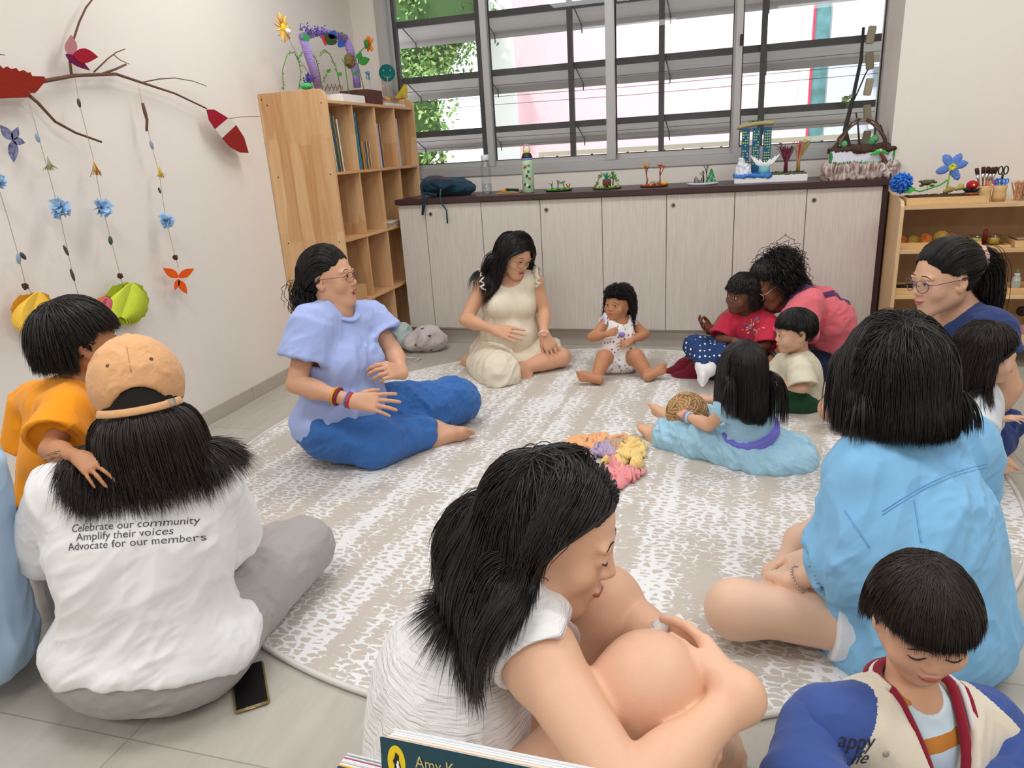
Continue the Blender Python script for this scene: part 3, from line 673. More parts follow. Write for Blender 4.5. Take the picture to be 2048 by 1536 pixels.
def rug_mat():
    m = bpy.data.materials.new('rug_pile'); m.use_nodes = True; nt = m.node_tree; N = nt.nodes; L = nt.links; b = N['Principled BSDF']; b.inputs['Roughness'].default_value = .95; b.inputs['Specular IOR Level'].default_value = .1
    tc = N.new('ShaderNodeTexCoord'); mp = N.new('ShaderNodeMapping'); mp.inputs['Rotation'].default_value = (0, 0, math.radians(3)); L.new(tc.outputs['Object'], mp.inputs[0])
    # rows of short cross marks running along the rug's length
    m1 = N.new('ShaderNodeMapping'); m1.inputs['Scale'].default_value = (25, 48, 1); L.new(mp.outputs[0], m1.inputs[0])
    nd = N.new('ShaderNodeTexNoise'); nd.inputs['Scale'].default_value = 1.1; nd.inputs['Detail'].default_value = 3; L.new(m1.outputs[0], nd.inputs[0])
    ad = N.new('ShaderNodeVectorMath'); ad.operation = 'MULTIPLY_ADD'; ad.inputs[1].default_value = (1.1, 1.1, 0); L.new(nd.outputs['Color'], ad.inputs[0]); L.new(m1.outputs[0], ad.inputs[2])
    v = N.new('ShaderNodeTexVoronoi'); v.voronoi_dimensions = '2D'; v.feature = 'DISTANCE_TO_EDGE'; v.inputs['Scale'].default_value = 1; v.inputs['Randomness'].default_value = .8; L.new(ad.outputs[0], v.inputs[0])
    m2 = N.new('ShaderNodeMapping'); m2.inputs['Scale'].default_value = (7.5, .35, 1); L.new(mp.outputs[0], m2.inputs[0]); w = N.new('ShaderNodeTexNoise'); w.inputs['Scale'].default_value = 1.25; w.inputs['Detail'].default_value = 2; L.new(m2.outputs[0], w.inputs[0])
    big = N.new('ShaderNodeTexNoise'); big.inputs['Scale'].default_value = 2.6; big.inputs['Detail'].default_value = 5; big.inputs['Roughness'].default_value = .62; L.new(mp.outputs[0], big.inputs[0])
    fine = N.new('ShaderNodeTexNoise'); fine.inputs['Scale'].default_value = 38; fine.inputs['Detail'].default_value = 3; L.new(mp.outputs[0], fine.inputs[0])
    def ma(op, a, b_, c=None):
        q = N.new('ShaderNodeMath'); q.operation = op
        for i, z in enumerate((a, b_, c)):
            if z is None: continue
            if isinstance(z, (int, float)): q.inputs[i].default_value = z
            else: L.new(z, q.inputs[i])
        return q.outputs[0]
    thr = ma('MULTIPLY_ADD', w.outputs[0], -1.15, .72); thr = ma('MULTIPLY_ADD', big.outputs[0], -.75, thr) if False else ma('ADD', thr, ma('MULTIPLY_ADD', big.outputs[0], -.9, .43)); thr = ma('ADD', thr, ma('MULTIPLY_ADD', fine.outputs[0], .5, -.25))
    dlt = ma('SUBTRACT', v.outputs[0], thr); msk = N.new('ShaderNodeMapRange'); msk.inputs[1].default_value = -.03; msk.inputs[2].default_value = .05; L.new(dlt, msk.inputs[0])
    x = N.new('ShaderNodeMix'); x.data_type = 'RGBA'; L.new(msk.outputs[0], x.inputs[0]); x.inputs[6].default_value = srgb('#ecebea'); x.inputs[7].default_value = srgb('#c9c0b5')
    L.new(x.outputs[2], b.inputs['Base Color'])
    hn = N.new('ShaderNodeTexNoise'); hn.inputs['Scale'].default_value = 420; L.new(tc.outputs['Object'], hn.inputs[0])
    hh = ma('MULTIPLY_ADD', msk.outputs[0], -.8, ma('MULTIPLY', hn.outputs[0], .5)); bp = N.new('ShaderNodeBump'); bp.inputs['Strength'].default_value = .5; bp.inputs['Distance'].default_value = .006; L.new(hh, bp.inputs['Height']); L.new(bp.outputs[0], b.inputs['Normal'])
    return m
M['rug'] = rug_mat()

# ---------------------------------------------------------------- room shell
XW, YB, YR, XC, ZC = -2.413, 4.78, 4.36, .835, 2.76
def struct(name, boxes, m, bev=0):
    mb = MB()
    for a, b in boxes: mb.box(a, b)
    o = mb.build(name, m); o['kind'] = 'structure'; return o
struct('floor', [((XW-.1, -2.7, -.05), (3.7, YB+.1, 0))], M['floor'])
struct('ceiling', [((XW-.1, -2.7, ZC), (3.7, YB+.12, ZC+.05))], M['ceil'])
struct('wall_left', [((XW-.1, -2.7, 0), (XW, YB+.12, ZC))], M['wall'])
struct('wall_back', [((XW, YB, 0), (XC+.06, YB+.12, 1.04)), ((XW, YB, 2.52), (XC+.06, YB+.12, ZC)), ((XW, YB, 1.04), (-2.24, YB+.12, 2.52))], M['wall'])
struct('wall_right', [((XC, YR, 0), (3.7, YR+.55, ZC))], M['wall'])
struct('wall_side', [((3.6, -2.7, 0), (3.7, YR, ZC))], M['wall']); struct('wall_rear', [((XW-.1, -2.7, 0), (3.7, -2.6, ZC))], M['wall'])
mb = MB(); y = -2.7
while y < 3.575:
    mb.box((XW, y+.0012, 0), (XW+.012, min(y+.58, 3.578)-.0012, .071)); y += .58
o = mb.build('baseboard_left', M['skirt'], bevel=.001); o['kind'] = 'structure'
# window frame and panes
mb = MB(); yf = YB-.01
mb.box((-2.24, yf, 1.04), (XC+.06, YB+.09, 1.10), .004); mb.box((-2.24, yf, 2.46), (XC+.06, YB+.09, 2.52), .004); mb.box((-2.24, yf, 1.10), (-2.165, YB+.09, 2.46), .004); mb.box((.855, yf, 1.10), (.895, YB+.09, 2.46), .004)
win = mb.build('window_1', M['alu']); win['kind'] = 'structure'
sash = [(-2.165, -1.50, .03), (-1.50, -.70, 0), (-.70, .05, .03), (.05, .855, 0)]
for i, (a, b, dy) in enumerate(sash):
    mb = MB(); y0 = YB+.015+dy; f = .026 if i else .02
    for p, q in (((a-f/2, y0, 1.10), (a+f, y0+.028, 2.46)), ((b-f, y0, 1.10), (b+f/2, y0+.028, 2.46)), ((a+f, y0, 1.10), (b-f, y0+.028, 1.135)), ((a+f, y0, 2.43), (b-f, y0+.028, 2.46))): mb.box(p, q, .002)
    s = mb.build('sash', M['alu'], win)
    mb = MB(); w = .005
    for p, q in (((a+f, y0-.001, 1.135), (a+f+w, y0+.02, 2.43)), ((b-f-w, y0-.001, 1.135), (b-f, y0+.02, 2.43)), ((a+f+w, y0-.001, 1.135), (b-f-w, y0+.02, 1.139))): mb.box(p, q)
    mb.build('seal', M['seal'], s)
    mb = MB(); mb.box((a+f, y0+.012, 1.135), (b-f, y0+.016, 2.43)); mb.build('pane', M['glass'], s)
mb = MB(); mb.box((.060, YB+.0, 1.70), (.075, YB+.02, 1.76), .002); mb.build('latch', M['seal'], win)
mb = MB(); mb.box((-1.50-.022, YB-.012, 1.10), (-1.50+.022, YB+.02, 2.46), .003); mb.box((-.70-.028, YB-.012, 1.10), (-.70+.028, YB+.02, 2.46), .003); mb.build('mullion', M['alu'], win)
# louvres outside
M['slat'] = mat('louvre_metal', '#c4bfbb', .6, 0, var=(5, .6, (.5, 8, 8)), col2='#d2cdc9'); M['slatdark'] = mat('louvre_bracket', '#56514e', .6)
lv = empty('sun_louvre', (-.67, 5.0, 0), 'grey metal sun louvres of wide slats on dark posts outside the windows', 'louvre')
for k, zt in enumerate([2.785, 2.43, 2.072, 1.716, 1.357, 1.0]):
    mb = MB(); mb.prism([(5.03, zt-.015), (5.22, zt-.095), (5.22, zt-.138), (5.225, zt-.138), (5.225, zt-.09), (5.03, zt-.008)], 3.6, Matrix(((0, 0, 1, -.6), (1, 0, 0, 0), (0, 1, 0, 0), (0, 0, 0, 1)))); r = mb.build('slat', M['slat'], lv)
    mb = MB(); mb.box((-2.4, 5.0, zt-.04), (1.2, 5.03, zt)); mb.build('front_beam', M['slatdark'], r)
    for x in (-2.16, -1.57, -.96, -.38, .22):
        mb = MB(); mb.tube([(x, 5.03, zt-.04), (x+.005, 5.12, zt-.075), (x+.01, 5.215, zt-.115), (x+.01, 5.22, zt-.16)], .004, 6); mb.build('bracket', M['slatdark'], r)
for k, x in enumerate((-2.20, -1.60, -.985, -.405, .20, .92)): mb = MB(); mb.box((x-.017, 4.965, -1.5), (x+.017, 4.9995, 3.0)); mb.build('post', M['slatdark'], lv)
for z in (1.29, 1.24, 1.50, 1.55, 1.62): mb = MB(); mb.tube([(-2.2, 4.963, z), (-.6, 4.963, z-.012), (.9, 4.963, z)], .0016, 5); mb.build('wire', M['slatdark'], lv)

# ---------------------------------------------------------------- outside
g = struct('ground_outside', [((-40, 5.6, -1.6), (40, 60, -1.5))], mat('concrete_outside', '#b9b3aa', .9)); g.name = 'ground'
pk = mat('pink_paint', '#f6ccd2', .8); wh = mat('white_paint_outside', '#faf8f6', .8); tl = mat('teal_glazing', '#7fb4bd', .25, var=(5, .5), col2='#4c7a72'); rd = mat('red_trim', '#d0405a', .6); gy = mat('pale_grey_wall', '#c9cdd6', .8)
bld = empty('pink_building', (-1.5, 12, -1.5), 'pink and white building with tall teal window seen beyond the louvres', 'building')
def pt(name, a, b, m, par): q = MB(); q.box(a, b); return q.build(name, m, par)
pt('wall', (-3.27, 12, -1.5), (.36, 14, 6), pk, bld); pt('pillar', (-3.75, 11.9, -1.5), (-3.27, 14, 6), wh, bld); pt('wall', (.36, 12.05, -1.5), (1.15, 14, 6), wh, bld); pt('pilaster', (.74, 11.95, -1.5), (.97, 12.05, 6), pk, bld)
w_ = pt('window', (1.15, 12.0, -1.5), (1.36, 12.2, 6), tl, bld); pt('frame', (1.13, 11.95, -1.5), (1.16, 12.0, 6), rd, w_); pt('frame', (1.16, 11.95, 1.36), (1.36, 12.0, 1.40), rd, w_)
gb = empty('grey_building', (3, 11.5, -1.5), 'pale grey building with window hoods at the right edge of the view', 'building')
pt('wall', (1.36, 11.8, -1.5), (6.5, 14, 6), gy, gb)
for x, z in ((1.95, 2.0), (2.5, 2.1), (1.95, 1.2)):
    w_ = pt('window', (x, 11.75, z-.25), (x+.25, 11.8, z+.05), mat('dim_glass', '#8f99a0', .3), gb)
    q = MB(); q.prism([(0, 0), (.3, -.16), (.3, -.18), (0, -.02)], .34, Matrix(((0, 0, 1, x+.12), (-1, 0, 0, 11.8), (0, 1, 0, z+.16), (0, 0, 0, 1)))); q.build('window_hood', wh, w_)
lg = struct('parapet', [((-6, 6.3, -1.5), (6, 6.5, .93))], wh); lg.name = 'trim_1'
fn = empty('low_railing', (-.5, 6.9, -1.5), 'low dark railing with pale top beyond the white parapet', 'railing')
q = MB(); q.box((-1.7, 6.9, 1.12), (2.2, 6.94, 1.16)); q.box((-1.7, 6.9, .7), (2.2, 6.94, .74)); q.build('rail', mat('khaki_rail', '#a9a48f', .7), fn); q = MB(); [q.box((x, 6.9, -1.5), (x+.04, 6.94, 1.12)) for x in (-1.7, .2, 2.16)]; q.build('legs', mat('khaki_rail', '#a9a48f', .7), fn)
q = MB()
for i in range(24): q.box((-1.7+i*.165, 6.91, .7), (-1.68+i*.165, 6.93, 1.14))
q.build('balusters', mat('rail_dark', '#4c4a46', .6), fn)
def tree(cx, cy, cz, rx, rz, n, seed, lab):
    rs = np.random.RandomState(seed); r = empty('leafy_tree', (cx, cy, -1.5), lab, 'tree', 'trees beyond the louvres')
    q = MB(); q.tube([(cx, cy, -1.5), (cx+.1, cy, 0), (cx, cy, cz)], [.05, .04, .03], 8); q.build('trunk', mat('bark', '#5b4a3a', .9), r)
    q = MB()
    for i in range(14):
        d = rs.normal(size=3); d /= np.linalg.norm(d); q.sph((cx+d[0]*rx*.55, cy+d[1]*rx*.5, cz+d[2]*rz*.55), rx*(.36+.2*rs.rand()), 8)
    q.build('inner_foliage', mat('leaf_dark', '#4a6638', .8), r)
    bl = rs.normal(size=(60, 3)); bl /= np.linalg.norm(bl, axis=1)[:, None]; bc = bl*np.array([rx, rx*.8, rz])*(.55+.4*rs.rand(60, 1))
    P = bc[rs.randint(0, 60, n)]+rs.normal(size=(n, 3))*rx*.15+np.array([cx, cy, cz])
    a = rs.normal(size=(n, 3)); a /= np.linalg.norm(a, axis=1)[:, None]; b = np.cross(a, rs.normal(size=(n, 3))); b /= np.linalg.norm(b, axis=1)[:, None]; s = .026+.026*rs.rand(n, 1)
    V = np.stack([P-a*s, P+b*s*.45, P+a*s, P-b*s*.45], 1).reshape(-1, 3)
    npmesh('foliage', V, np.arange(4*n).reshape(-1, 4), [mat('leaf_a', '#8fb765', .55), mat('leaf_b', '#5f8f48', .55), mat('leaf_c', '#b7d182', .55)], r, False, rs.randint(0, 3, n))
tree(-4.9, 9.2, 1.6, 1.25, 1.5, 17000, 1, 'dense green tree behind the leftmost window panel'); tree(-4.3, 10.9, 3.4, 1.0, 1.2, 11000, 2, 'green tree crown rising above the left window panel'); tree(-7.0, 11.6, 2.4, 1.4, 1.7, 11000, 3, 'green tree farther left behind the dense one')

# ---------------------------------------------------------------- rug
n = 160; R = 1.515; cx, cy = -.524, 2.69
mb = MB(); mb.lathe([(0, 0), (R-.012, 0), (R-.012, .009), (0, .011)][::1], (cx, cy, .0005), n); rug = mb.build('round_rug', M['rug'])
rug.data.polygons.foreach_set('use_smooth', [False]*len(rug.data.polygons)); tag(rug, 'large round off-white rug with beige broken-line pattern on tiled floor', 'rug')
mb = MB(); mb.tube([(cx+(R-.008)*math.cos(a*2*PI/n), cy+(R-.008)*math.sin(a*2*PI/n), .0085) for a in range(n+1)], .008, 8, cap=False); mb.build('binding', mat('rug_binding', '#ddd8d2', .9, bump=(300, .3)), rug)

# ---------------------------------------------------------------- bookcase
X0, X1, Y0, Y1 = XW+.002, -2.008, 3.583, 4.735
bc = empty('bookcase', ((X0+X1)/2, (Y0+Y1)/2, 0), 'tall pale wooden pigeonhole bookcase of sixteen compartments against the left wall', 'bookcase')
def side(y):
    r = .05; pr = [(X0, .0), (X1, .0), (X1, 1.56-r)]+[(X1-r+r*math.cos(a), 1.56-r+r*math.sin(a)) for a in np.linspace(0, PI/2, 8)[1:]]+[(X0, 1.56)]
    q = MB(); q.prism(pr, .018, Matrix(((1, 0, 0, 0), (0, 0, 1, y), (0, 1, 0, 0), (0, 0, 0, 1)))); return q.build('side_panel', M['rubberwood'], bc, bevel=.002)
s1 = side(Y0+.009); side(Y1-.009)
q = MB()
for x, z in ((X1-.03, 1.49), (X0+.02, 1.53), (X0+.05, 1.50), (X1-.03, 1.13), (X0+.05, 1.13), (X1-.03, .77), (X0+.05, .77), (X1-.03, .42), (X0+.05, .42)): q.cone((x, Y0-.001, z), (x, Y0+.002, z), .004, n=10)
q.build('screw', mat('screw_dark', '#4b3320', .5), s1)
LV = [1.505, 1.14, .778, .41, .06]
for z in LV:
    q = MB(); q.box((X0+.006, Y0+.018, z-.016), (X1-.006, Y1-.018, z), .002); q.build('shelf', M['rubberwood_flat'], bc)
q = MB(); q.box((X0, Y0+.018, .06), (X0+.006, Y1-.018, 1.49)); q.build('back_panel', M['rubberwood'], bc)
cw = (Y1-Y0-.036)/4
for r_ in range(4):
    for k in (1, 2, 3):
        y = Y0+.018+cw*k; q = MB(); q.box((X0+.006, y-.006, LV[r_+1]), (X1-.010, y+.006, LV[r_]-.016), .0015); q.build('divider', M['rubberwood'], bc)
q = MB(); q.box((X1-.03, Y0+.018, 0), (X1-.015, Y1-.018, .044)); q.build('kickboard', M['rubberwood_flat'], bc)

# ---------------------------------------------------------------- low cabinets and worktop
CY, CZ0, CZ1 = 4.275, .183, .905
xs = [-1.432+.3723*k for k in range(-1, 7)]
units = [(-1.985, -1.432), (-1.432, -.687), (-.687, .057), (.057, .802)]
for i, (a, b) in enumerate(units):
    u = empty('low_cabinet', ((a+b)/2, 4.5, 0), 'pale grained two-door cabinet under the dark worktop, %s' % ('beside the bookcase and partly hidden', 'behind the woman in the cream jumpsuit', 'behind the floral toddler', 'at the right end behind the curly-haired woman')[i], 'cabinet', 'low cabinets under the window')
    q = MB(); q.box((a+.001, CY+.02, .10), (b-.001, YB-.004, .909)); q.build('body', M['laminate'], u)
    q = MB(); q.box((a+.001, CY+.035, 0), (b-.001, CY+.05, .10)); q.build('plinth', M['skirt'], u)
    mid = b-.3723
    for j, (p, r_) in enumerate(((a, mid), (mid, b))):
        q = MB(); q.box((p+.0018, CY, CZ0-.07), (r_-.0018, CY+.018, CZ1), .0015); d = q.build('door', M['laminate'], u)
        if j:
            q = MB(); q.cone((p+.038, CY-.004, .846), (p+.038, CY+.002, .846), .0115, n=20); lk = q.build('lock', mat('brushed_steel', '#8d8a86', .35, .9), d)
            q = MB(); q.cone((p+.038, CY-.0052, .846), (p+.038, CY-.003, .846), .005, n=12); q.build('keyhole', M['seal'], lk)
q = MB(); q.box((.802, CY-.004, 0), (.826, YR+.4, .905)); tag(q.build('end_panel', M['counter']), 'dark laminate end panel closing the cabinet row on the right', 'panel')
q = MB(); q.box((-1.995, CY-.02, .909), (.8345, YB-.002, .941), .002); tag(q.build('worktop', M['counter']), 'long dark brown laminate worktop under the window', 'worktop')
# ---------------------------------------------------------------- skeletons: (pixel, pixel, distance) or (pixel, pixel, 'z', height) or a point of the room
def JJ(**k):
    o = {}
    for a, v in k.items(): o[a] = at(v[0], v[1], z=v[3]) if len(v) == 4 else (at(*v) if v[0] > 20 else V3(v))
    return o
JA = JJ(pel=(-.43, .80, .12), che=(-.41, .88, .35), neck=(1035, 1165, 1.09), head=(1106, 1062, 1.08), shl=(975, 1090, 1.19), shr=(1085, 1330, .98), ell=(1240, 1230, 1.2), wrl=(1362, 1308, 1.05),
        elr=(1262, 1600, .84), wrr=(1478, 1395, .93), hil=(-.46, .88, .10), hir=(-.40, .72, .10), knl=(1205, 1212, 1.19), knr=(1300, 1365, .98), anl=(1420, 1440, 1.33), anr=(1440, 1500, 1.33))
JB = JJ(pel=(310, 1295, 1.70), che=(285, 1090, 1.63), neck=(272, 925, 1.60), head=(280, 792, 1.60), shl=(140, 985, 1.58), shr=(410, 960, 1.66), ell=(110, 1090, 1.78), wrl=(200, 1150, 1.95), elr=(445, 1080, 1.85), wrr=(380, 1130, 2.0),
        hil=(235, 1310, 1.70), hir=(385, 1300, 1.72), knl=(150, 1120, 2.1), knr=(610, 1092, 2.12), anl=(330, 1080, 2.2), anr=(440, 1120, 2.12))
JC = JJ(pel=(118, 1010, 1.86), che=(125, 880, 1.82), neck=(150, 770, 1.80), head=(158, 684, 1.79), shl=(70, 800, 1.90), shr=(140, 820, 1.70), ell=(60, 890, 1.95), wrl=(75, 960, 1.9), elr=(102, 900, 1.60), wrr=(160, 915, 1.51),
        hil=(95, 1030, 1.93), hir=(140, 1040, 1.84), knl=(90, 1090, 2.06), knr=(130, 1100, 1.98), anl=(85, 1120, 2.35), anr=(150, 1140, 2.25))
JD = JJ(pel=(690, 845, 3.0), che=(678, 715, 2.90), neck=(672, 618, 2.84), head=(660, 556, 2.81), shl=(738, 640, 2.99), shr=(624, 648, 2.74), ell=(784, 700, 2.99), wrl=(805, 745, 2.88), elr=(592, 768, 2.72), wrr=(705, 802, 2.68),
        hil=(726, 828, 3.08), hir=(668, 858, 2.92), knl=(912, 802, 3.28), knr=(752, 888, 2.92), anl=(845, 842, 3.18), anr=(868, 858, 3.10))
JE = JJ(pel=(1018, 705, 4.16), che=(1020, 606, 4.03), neck=(1016, 545, 3.99), head=(1030, 510, 3.90), shl=(1070, 566, 4.00), shr=(966, 572, 3.98), ell=(1088, 622, 4.02), wrl=(1088, 668, 3.94), elr=(932, 640, 3.98), wrr=(990, 660, 3.84),
        hil=(1052, 710, 4.16), hir=(985, 710, 4.13), knl=(1122, 714, 4.02), knr=(1000, 745, 3.86), anl=(1040, 738, 3.92), anr=(938, 722, 4.2))
JF = JJ(pel=(1236, 722, 3.90), che=(1237, 668, 3.87), neck=(1240, 636, 3.85), head=(1236, 607, 3.83), shl=(1262, 646, 3.86), shr=(1214, 646, 3.85), ell=(1290, 668, 3.87), wrl=(1262, 682, 3.78), elr=(1184, 674, 3.84), wrr=(1214, 668, 3.76),
        hil=(1256, 722, 3.90), hir=(1216, 722, 3.90), knl=(1272, 712, 3.78), knr=(1208, 714, 3.78), anl=(1298, 752, 3.75), anr=(1192, 756, 3.74))
JG = JJ(pel=(1672, 722, 3.75), che=(1640, 632, 3.62), neck=(1580, 570, 3.55), head=(1543, 566, 3.50), shl=(1612, 606, 3.44), shr=(1555, 590, 3.72), ell=(1585, 690, 3.42), wrl=(1550, 716, 3.45), elr=(1462, 630, 3.86), wrr=(1425, 662, 3.78),
        hil=(1660, 735, 3.65), hir=(1665, 705, 3.85), knl=(1520, 745, 3.60), knr=(1500, 705, 3.98), anl=(1400, 738, 3.75), anr=(1372, 735, 3.82))
JH = JJ(pel=(1520, 712, 3.72), che=(1505, 660, 3.62), neck=(1497, 622, 3.58), head=(1487, 590, 3.52), shl=(1535, 645, 3.52), shr=(1462, 640, 3.65), ell=(1535, 690, 3.5), wrl=(1500, 702, 3.5), elr=(1440, 678, 3.62), wrr=(1468, 680, 3.52),
        hil=(1520, 722, 3.66), hir=(1500, 712, 3.76), knl=(1440, 705, 3.6), knr=(1388, 690, 3.66), anl=(1470, 745, 3.62), anr=(1418, 738, 3.55))
JI = JJ(pel=(1600, 808, 3.28), che=(1604, 745, 3.22), neck=(1600, 708, 3.20), head=(1590, 664, 3.16), shl=(1602, 738, 3.10), shr=(1575, 722, 3.30), ell=(1606, 775, 3.07), wrl=(1562, 768, 3.14), elr=(1556, 748, 3.34), wrr=(1560, 758, 3.3),
        hil=(1598, 818, 3.22), hir=(1580, 806, 3.34), knl=(1530, 805, 3.25), knr=(1505, 790, 3.40), anl=(1480, 812, 3.32), anr=(1455, 800, 3.42))
JP = JJ(pel=(1505, 895, 2.76), che=(1498, 835, 2.68), neck=(1490, 790, 2.64), head=(1486, 738, 2.60), shl=(1462, 812, 2.62), shr=(1528, 806, 2.72), ell=(1418, 850, 2.72), wrl=(1372, 832, 2.82), elr=(1500, 830, 2.95), wrr=(1420, 800, 3.0),
        hil=(1485, 900, 2.74), hir=(1525, 895, 2.80), knl=(1400, 878, 2.84), knr=(1410, 850, 2.98), anl=(1318, 868, 2.97), anr=(1345, 828, 3.10))
JK = JJ(pel=(1935, 850, 2.72), che=(1925, 730, 2.55), neck=(1925, 625, 2.45), head=(1888, 556, 2.38), shl=(1978, 660, 2.32), shr=(1862, 645, 2.55), ell=(2018, 775, 2.34), wrl=(1972, 840, 2.42), elr=(1800, 740, 2.62), wrr=(1830, 800, 2.55),
        hil=(1950, 880, 2.62), hir=(1915, 860, 2.80), knl=(1770, 860, 2.62), knr=(1665, 818, 2.96), anl=(1725, 870, 2.80), anr=(1800, 850, 2.85))
JL = JJ(pel=(1945, 858, 2.38), che=(1945, 805, 2.30), neck=(1955, 765, 2.24), head=(1972, 708, 2.20), shl=(1930, 795, 2.33), shr=(1965, 812, 2.20), ell=(1915, 850, 2.36), wrl=(1990, 850, 2.38), elr=(1950, 858, 2.16), wrr=(1992, 842, 2.26),
        hil=(1940, 868, 2.44), hir=(1950, 880, 2.34), knl=(2010, 845, 2.40), knr=(1990, 880, 2.32), anl=(1985, 895, 2.5), anr=(1975, 905, 2.42))
JM = JJ(pel=(1835, 1240, 1.69), che=(1830, 1060, 1.63), neck=(1812, 880, 1.62), head=(1788, 745, 1.62), shl=(1742, 955, 1.60), shr=(1915, 905, 1.72), ell=(1712, 1115, 1.62), wrl=(1588, 1162, 1.72), elr=(1890, 1080, 1.88), wrr=(1640, 1110, 1.86),
        hil=(1775, 1250, 1.68), hir=(1890, 1240, 1.74), knl=(1472, 1218, 1.74), knr=(1700, 1030, 2.08), anl=(1650, 1180, 1.95), anr=(1600, 1080, 2.05))
JN = JJ(pel=(1805, 1640, 1.32), che=(1805, 1500, 1.24), neck=(1822, 1385, 1.22), head=(1843, 1238, 1.17), shl=(1962, 1450, 1.26), shr=(1652, 1455, 1.18), ell=(2020, 1555, 1.20), wrl=(1930, 1640, 1.1), elr=(1606, 1570, 1.10), wrr=(1720, 1620, 1.04),
        hil=(1850, 1665, 1.33), hir=(1755, 1665, 1.29), knl=(1900, 1660, 1.14), knr=(1700, 1660, 1.08), anl=(1850, 1740, 1.15), anr=(1750, 1740, 1.12))
# ---------------------------------------------------------------- people
Q_ = 1.; ONLY = ''
def skin(c): return mat('skin_'+c[1:], c, .48, spec=.35, sss=.12, bump=(260, .035))
def cloth(n, c, rough=.85, **k): return mat('cloth_'+n, c, rough, spec=.2, sheen=.15, **k)
class Fig:
    def __init__(s, key, J, label, sc, g, sk, hs, fwd, up, kid=0, h=None, mouth=0, limb=1., neckr=.05, headg=1):
        s.J = J; s.s = sc; s.g = g; s.kid = kid; s.skin = skin(sk); s.h = (h or .0045)*Q_
        base = J['pel'].copy(); base[2] = 0; s.root = person('person', label, base)
        s.H = Head(J['head'], fwd, up, hs, kid, mouth); s.sd = SDF(); torso(s.sd, J, sc, g, 0, lo=True)
        s.sd.cone(J['neck'], s.H.W(0, -.022, -.05), neckr*1.12*sc*(1+.1*kid), neckr*.98*sc*(1+.12*kid), .03*sc)
        s.limb = limb; s.Bp, s.Bm, s.Bs = tfr(J); s.cl = []; s.hsd = SDF(); s.H.add(s.hsd); s.hsd.cone(J['neck'], s.H.W(0, -.022, -.05), .05*sc, .048*sc, .02)
    def limbs(s, arms='lr', legs='lr'):
        J, g = s.J, s.limb
        for c in legs: leg(s.sd, J['hi'+c], J['kn'+c], J['an'+c], s.s, g)
        for c in arms: arm(s.sd, J['sh'+c], J['el'+c], J['wr'+c], s.s, g)
        return s
    def hand(F, c, tip, back, **k):
        t = at(*tip) if isinstance(tip, tuple) else V3(tip)
        hand(F.sd, F.J['wr'+c], t, V3(back), s=k.pop('s', F.s*1.0), side=1 if c == 'r' else -1, **k); return F
    def foot(F, c, toe, sole, **k):
        t = at(*toe) if isinstance(toe, tuple) else V3(toe)
        foot(F.sd, F.J['an'+c], t, V3(sole), s=k.pop('s', F.s), side=1 if c == 'r' else -1, **k); return F
    def body(s, **fk):
        s.H.add(s.sd); sculpt('body', s.sd, s.h, s.skin, s.root, it=1); face_parts(s.H, s.sd, s.root, **fk); return s
    def all(s):
        q = SDF(); q.ops = list(s.sd.ops)
        for c in s.cl: q.ops += [o for o in c.ops if o[0] == 'add']
        return q
    def top(s, name, m, inf=.012, sl=(.55, .55), sr=.016, neck=(.066, 0, .0), lo=True, hem=None, fold=None, k=.04, bust=0, belly=0, extra=None, hollow=True, g=None, noarm=None, it=1, shp=.0):
        J, sc = s.J, s.s; sd = SDF(); torso(sd, J, sc, g or s.g, inf, bust, lo, belly, k)
        ends = []
        for c, L in zip('lr', sl):
            if L <= 0: continue
            a, b = J['sh'+c], J['el'+c]; r = .048*sc*s.limb+inf
            if L <= 1.0:
                e = a+(b-a)*L; sd.flat(a, e, r+.006, r+sr, .035*sc); ends.append((a, e, r+sr))
            else:
                sd.cone(a, b, r+.006, r*.86+sr, .035*sc); w = J['wr'+c]; e = b+(w-b)*(L-1); sd.flat(b, e, r*.86+sr, (r*.86+sr)*(1-.25*(L-1)), .02*sc); ends.append((b, e, (r*.86+sr)*(1-.25*(L-1))))
        if extra: extra(sd)
        if hem is not None: sd.cut(hem[0], hem[1])
        if noarm is not None:
            for c in 'lr': 
                a = J['sh'+c]; o = nrm(J['sh'+c]-J['sh'+('r' if c == 'l' else 'l')]); sd.ell(a+o*(.058+noarm)*sc-s.Bs[2]*.018*sc, np.array([.062, .080, .088])*sc+inf*.4, s.Bs, .006, 'sub')
        nr, nf, nd = neck; c0 = J['neck']+s.Bs[1]*(nf+.01)*sc
        if nr: sd.cone(c0-s.Bs[2]*(nd*sc), s.H.W(0, -.0, -.06), nr*sc, nr*sc*.95, .006, 'sub')
        if hollow:
            for a, e, r in ends:
                u = nrm(e-a); sd.flat(e-u*.03*sc, e+u*.02, max(r-2.9*s.h, .01), max(r-2.6*s.h, .01), .003, 'sub')
        s.cl.append(sd); o = sculpt(name, sd, s.h, m, s.root, fold, it); s.lasttop = o; return sd
    def garment(s, name, sd, m, fold=None, it=1, h=None, parent=None):
        s.cl.append(sd); return sculpt(name, sd, h or s.h, m, parent or s.root, fold, it)
def want(k): return (not ONLY) or k in ONLY
UP = V3((0, 0, 1)); TOCAM = -_f
DN = -UP

